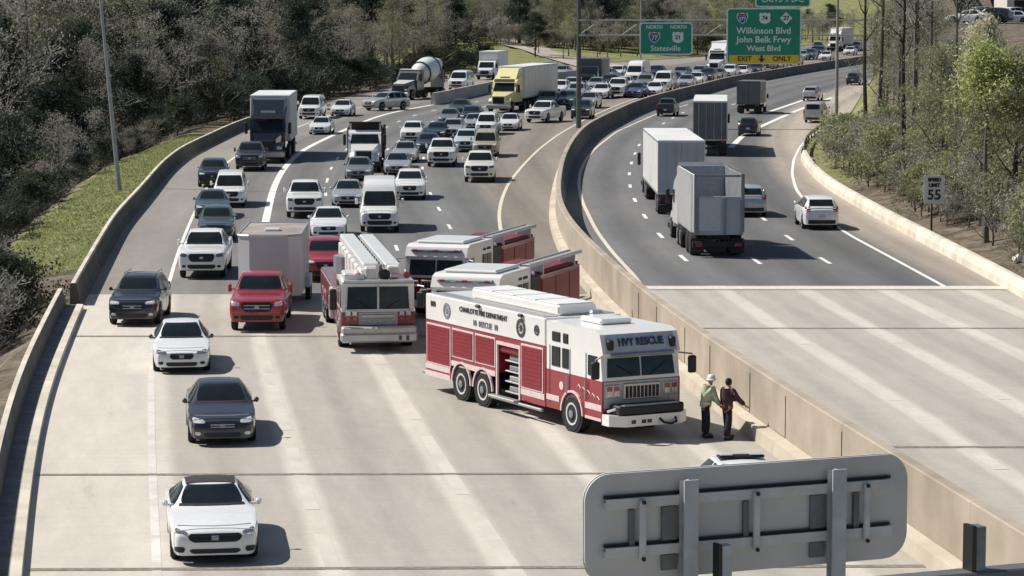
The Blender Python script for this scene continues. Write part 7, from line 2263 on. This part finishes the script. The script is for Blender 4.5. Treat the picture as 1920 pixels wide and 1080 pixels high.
def person(label, feet, yaw, lean, arms, h, coat, trousers, hat, hair, legs):
    """facing +x; arms = (left elbow, left hand, right elbow, right hand) from the shoulder"""
    root = thing('person', label, 'person', None, feet, yaw)
    k = h / 1.75
    L = lambda x, y, z: (x * k, y * k, z * k)
    lx = lambda z: lean * max(0, z - .92)
    sh = {s: Vector((lx(1.43), s * .19, 1.43)) for s in (-1, 1)}
    N, R = {}, {}
    def n(key, p, r):
        N[key] = L(*p)
        R[key] = tuple(a * k for a in r) if isinstance(r, tuple) else r * k
    n('pelvis', (0, 0, .95), (.13, .15)); n('waist', (lx(1.1), 0, 1.1), (.115, .135)); n('chest', (lx(1.3), 0, 1.3), (.125, .165)); n('collar', (lx(1.44), 0, 1.45), (.07, .09))
    n('neck', (lx(1.53) + .01, 0, 1.53), .05); n('head', (lx(1.62) + .03, 0, 1.62), (.085, .08)); n('crown', (lx(1.7) + .02, 0, 1.69), (.075, .07))
    E = [('pelvis', 'waist'), ('waist', 'chest'), ('chest', 'collar'), ('collar', 'neck'), ('neck', 'head'), ('head', 'crown')]
    hands = []
    for i, s in enumerate((1, -1)):
        e, w = Vector(arms[i * 2]), Vector(arms[i * 2 + 1])
        n(f's{s}', sh[s], .062); n(f'e{s}', sh[s] + e, .045); n(f'w{s}', sh[s] + w, .03)
        dr = (w - e).normalized()
        n(f'h{s}', sh[s] + w + dr * .08, (.038, .022))
        E += [('collar', f's{s}'), (f's{s}', f'e{s}'), (f'e{s}', f'w{s}'), (f'w{s}', f'h{s}')]
        hands.append((sh[s] + w + dr * .07, dr, s))
        fx, kx = legs[i]
        n(f'hip{s}', (0, s * .1, .88), .085); n(f'k{s}', (kx, s * .11, .5), .055); n(f'a{s}', (fx, s * .12, .09), .042); n(f't{s}', (fx + .17, s * .14, .04), (.035, .04))
        E += [('pelvis', f'hip{s}'), (f'hip{s}', f'k{s}'), (f'k{s}', f'a{s}'), (f'a{s}', f't{s}')]
    body = skin_body('body', N, E, R)
    # fingers, ears and nose grow out of the same mesh
    ex = MB()
    for c, dr, s in hands:
        side = dr.cross(Vector((1, 0, 0))) if abs(dr.x) < .9 else Vector((0, 1, 0))
        side.normalize()
        for f in range(4):
            b = c + side * (f - 1.5) * .019
            l = (.075, .085, .08, .062)[f]
            cu = Vector((.02, 0, 0))
            ex.tube([L(*b), L(*(b + dr * l * .5 + cu * .3)), L(*(b + dr * l + cu))], [.0095 * k, .0085 * k, .006 * k], 5)
        b = c - side * .03 - dr * .03
        ex.tube([L(*b), L(*(b - side * .02 + dr * .035)), L(*(b - side * .016 + dr * .06))], [.011 * k, .01 * k, .007 * k], 5)
    hx = lx(1.62) + .03
    ex.tube([L(hx + .075, 0, 1.64), L(hx + .105, 0, 1.605)], [.008, .014], 5)
    for s in (-1, 1):
        ex.tube([L(hx - .01, s * .078, 1.6), L(hx - .015, s * .09, 1.635)], [.012, .018], 5)
    bm = bmesh.new()
    bm.from_mesh(body)
    tmp = ex.mesh('x')
    bm.from_mesh(tmp)
    bm.to_mesh(body)
    bm.free()
    obj('body', body, M_SKIN, root)
    eyes = MB()
    for s in (-1, 1):
        eyes.tube([L(hx + .078, s * .03, 1.63), L(hx + .087, s * .03, 1.63)], .009, 6)
    obj('eye', eyes, M_SIGNK, root)
    obj('mouth', MB().box(*(hx * k + .074, hx * k + .088), -.025, .025, 1.565 * k, 1.575 * k), mat('lips', (.3, .12, .1), .6, var=.05), root)
    # coat: torso and sleeves
    keys = ['chest', 'waist', 'pelvis', 'collar'] + [f'{a}{s}' for s in (1, -1) for a in 'sew']
    g = .04 * k
    grow = lambda r, e=0: tuple(a + g + e for a in r) if isinstance(r, tuple) else r + g + e
    CN = {q: N[q] for q in keys}
    CN['hem'] = L(0, 0, .84)
    CR = {q: grow(R[q]) for q in keys}
    CR['hem'] = (.175 * k, .2 * k)
    CR['collar'] = (.10 * k, .115 * k)
    CE = [('chest', 'waist'), ('waist', 'pelvis'), ('pelvis', 'hem'), ('chest', 'collar')] + [e for s in (1, -1) for e in (('collar', f's{s}'), (f's{s}', f'e{s}'), (f'e{s}', f'w{s}'))]
    j = obj('jacket', skin_body('jacket', CN, CE, CR), coat, root)
    keys = ['pelvis'] + [f'{a}{s}' for s in (1, -1) for a in ('hip', 'k', 'a')]
    obj('trousers', skin_body('trousers', {q: N[q] for q in keys}, [e for s in (1, -1) for e in (('pelvis', f'hip{s}'), (f'hip{s}', f'k{s}'), (f'k{s}', f'a{s}'))], {q: (grow(R[q], .008) if q[0] in 'ka' else ((.1 * k, .12 * k) if q == 'pelvis' else .082 * k)) for q in keys}), trousers, root)
    for i, s in enumerate((1, -1)):
        fx = legs[i][0]
        obj('boot', MB().cbox((fx - .08) * k, (fx + .24) * k, (s * .13 - .055) * k, (s * .13 + .055) * k, .0, .1 * k, .03), M_BLACK, root)
    if hat:
        hm = MB().lathe_y([(.0, .0), (.06, .0), (.10, -.03), (.118, -.08), (.125, -.12), (.155, -.14), (.15, -.15), (.0, -.13)], n=14)
        hm.v = [((x + hx) * k, z * k, (y + 1.79) * k) for x, y, z in hm.v]
        obj('helmet', hm, hat, root, smooth=40)
    if hair:
        hm = MB().lathe_y([(.0, .0), (.05, -.005), (.085, -.04), (.1, -.1), (.094, -.16), (.08, -.19), (.0, -.1)], n=12)
        hm.v = [((x + hx - .018) * k, z * k, (y + 1.775) * k) for x, y, z in hm.v]
        obj('hair', hm, hair, root, smooth=40)
    return root, k, sh, lx
M_COAT = mat('turnout_coat', (0.42, 0.45, 0.31), .85, var=.15, scale=8)
M_TROUS = mat('dark_trousers', (0.012, 0.012, 0.014), .9, var=.2)
M_SHIRT = mat('maroon_shirt', (0.055, 0.022, 0.03), .85, var=.25, scale=10)
p1, k1, sh1, lx1 = person('firefighter in white helmet and grey green coat beside the rescue truck', P(1322, 821), radians(25), .22, ((.12, .1, -.24), (.3, .1, -.42), (.05, -.1, -.27), (.22, -.06, -.5)), 1.70, M_COAT, M_TROUS, M_FWHITE, None, ((.05, .05), (-.05, 0.0)))
for z in (1.0, 1.25):
    st = MB().lathe_y([(.17, -.025), (.185, -.025), (.185, .025), (.17, .025)], n=16)
    st.v = [((x * .85 + lx1(z)) * k1, w_ * 1.08 * k1, (y + z) * k1) for x, y, w_ in st.v]
    obj('reflective_band', st, mat('reflective_band', (.55, .56, .5), .4, var=.1), p1)
p2, k2, sh2, lx2 = person('bareheaded person in maroon shirt and black trousers with one arm towards the wall', P(1363, 824), radians(40), .05, ((.05, .08, -.26), (.1, .1, -.5), (.1, -.12, -.24), (.3, -.2, -.42)), 1.66, M_SHIRT, M_TROUS, None, mat('dark_hair', (0.012, 0.01, 0.009), .8, var=.2), ((.16, .1), (-.14, -.04)))
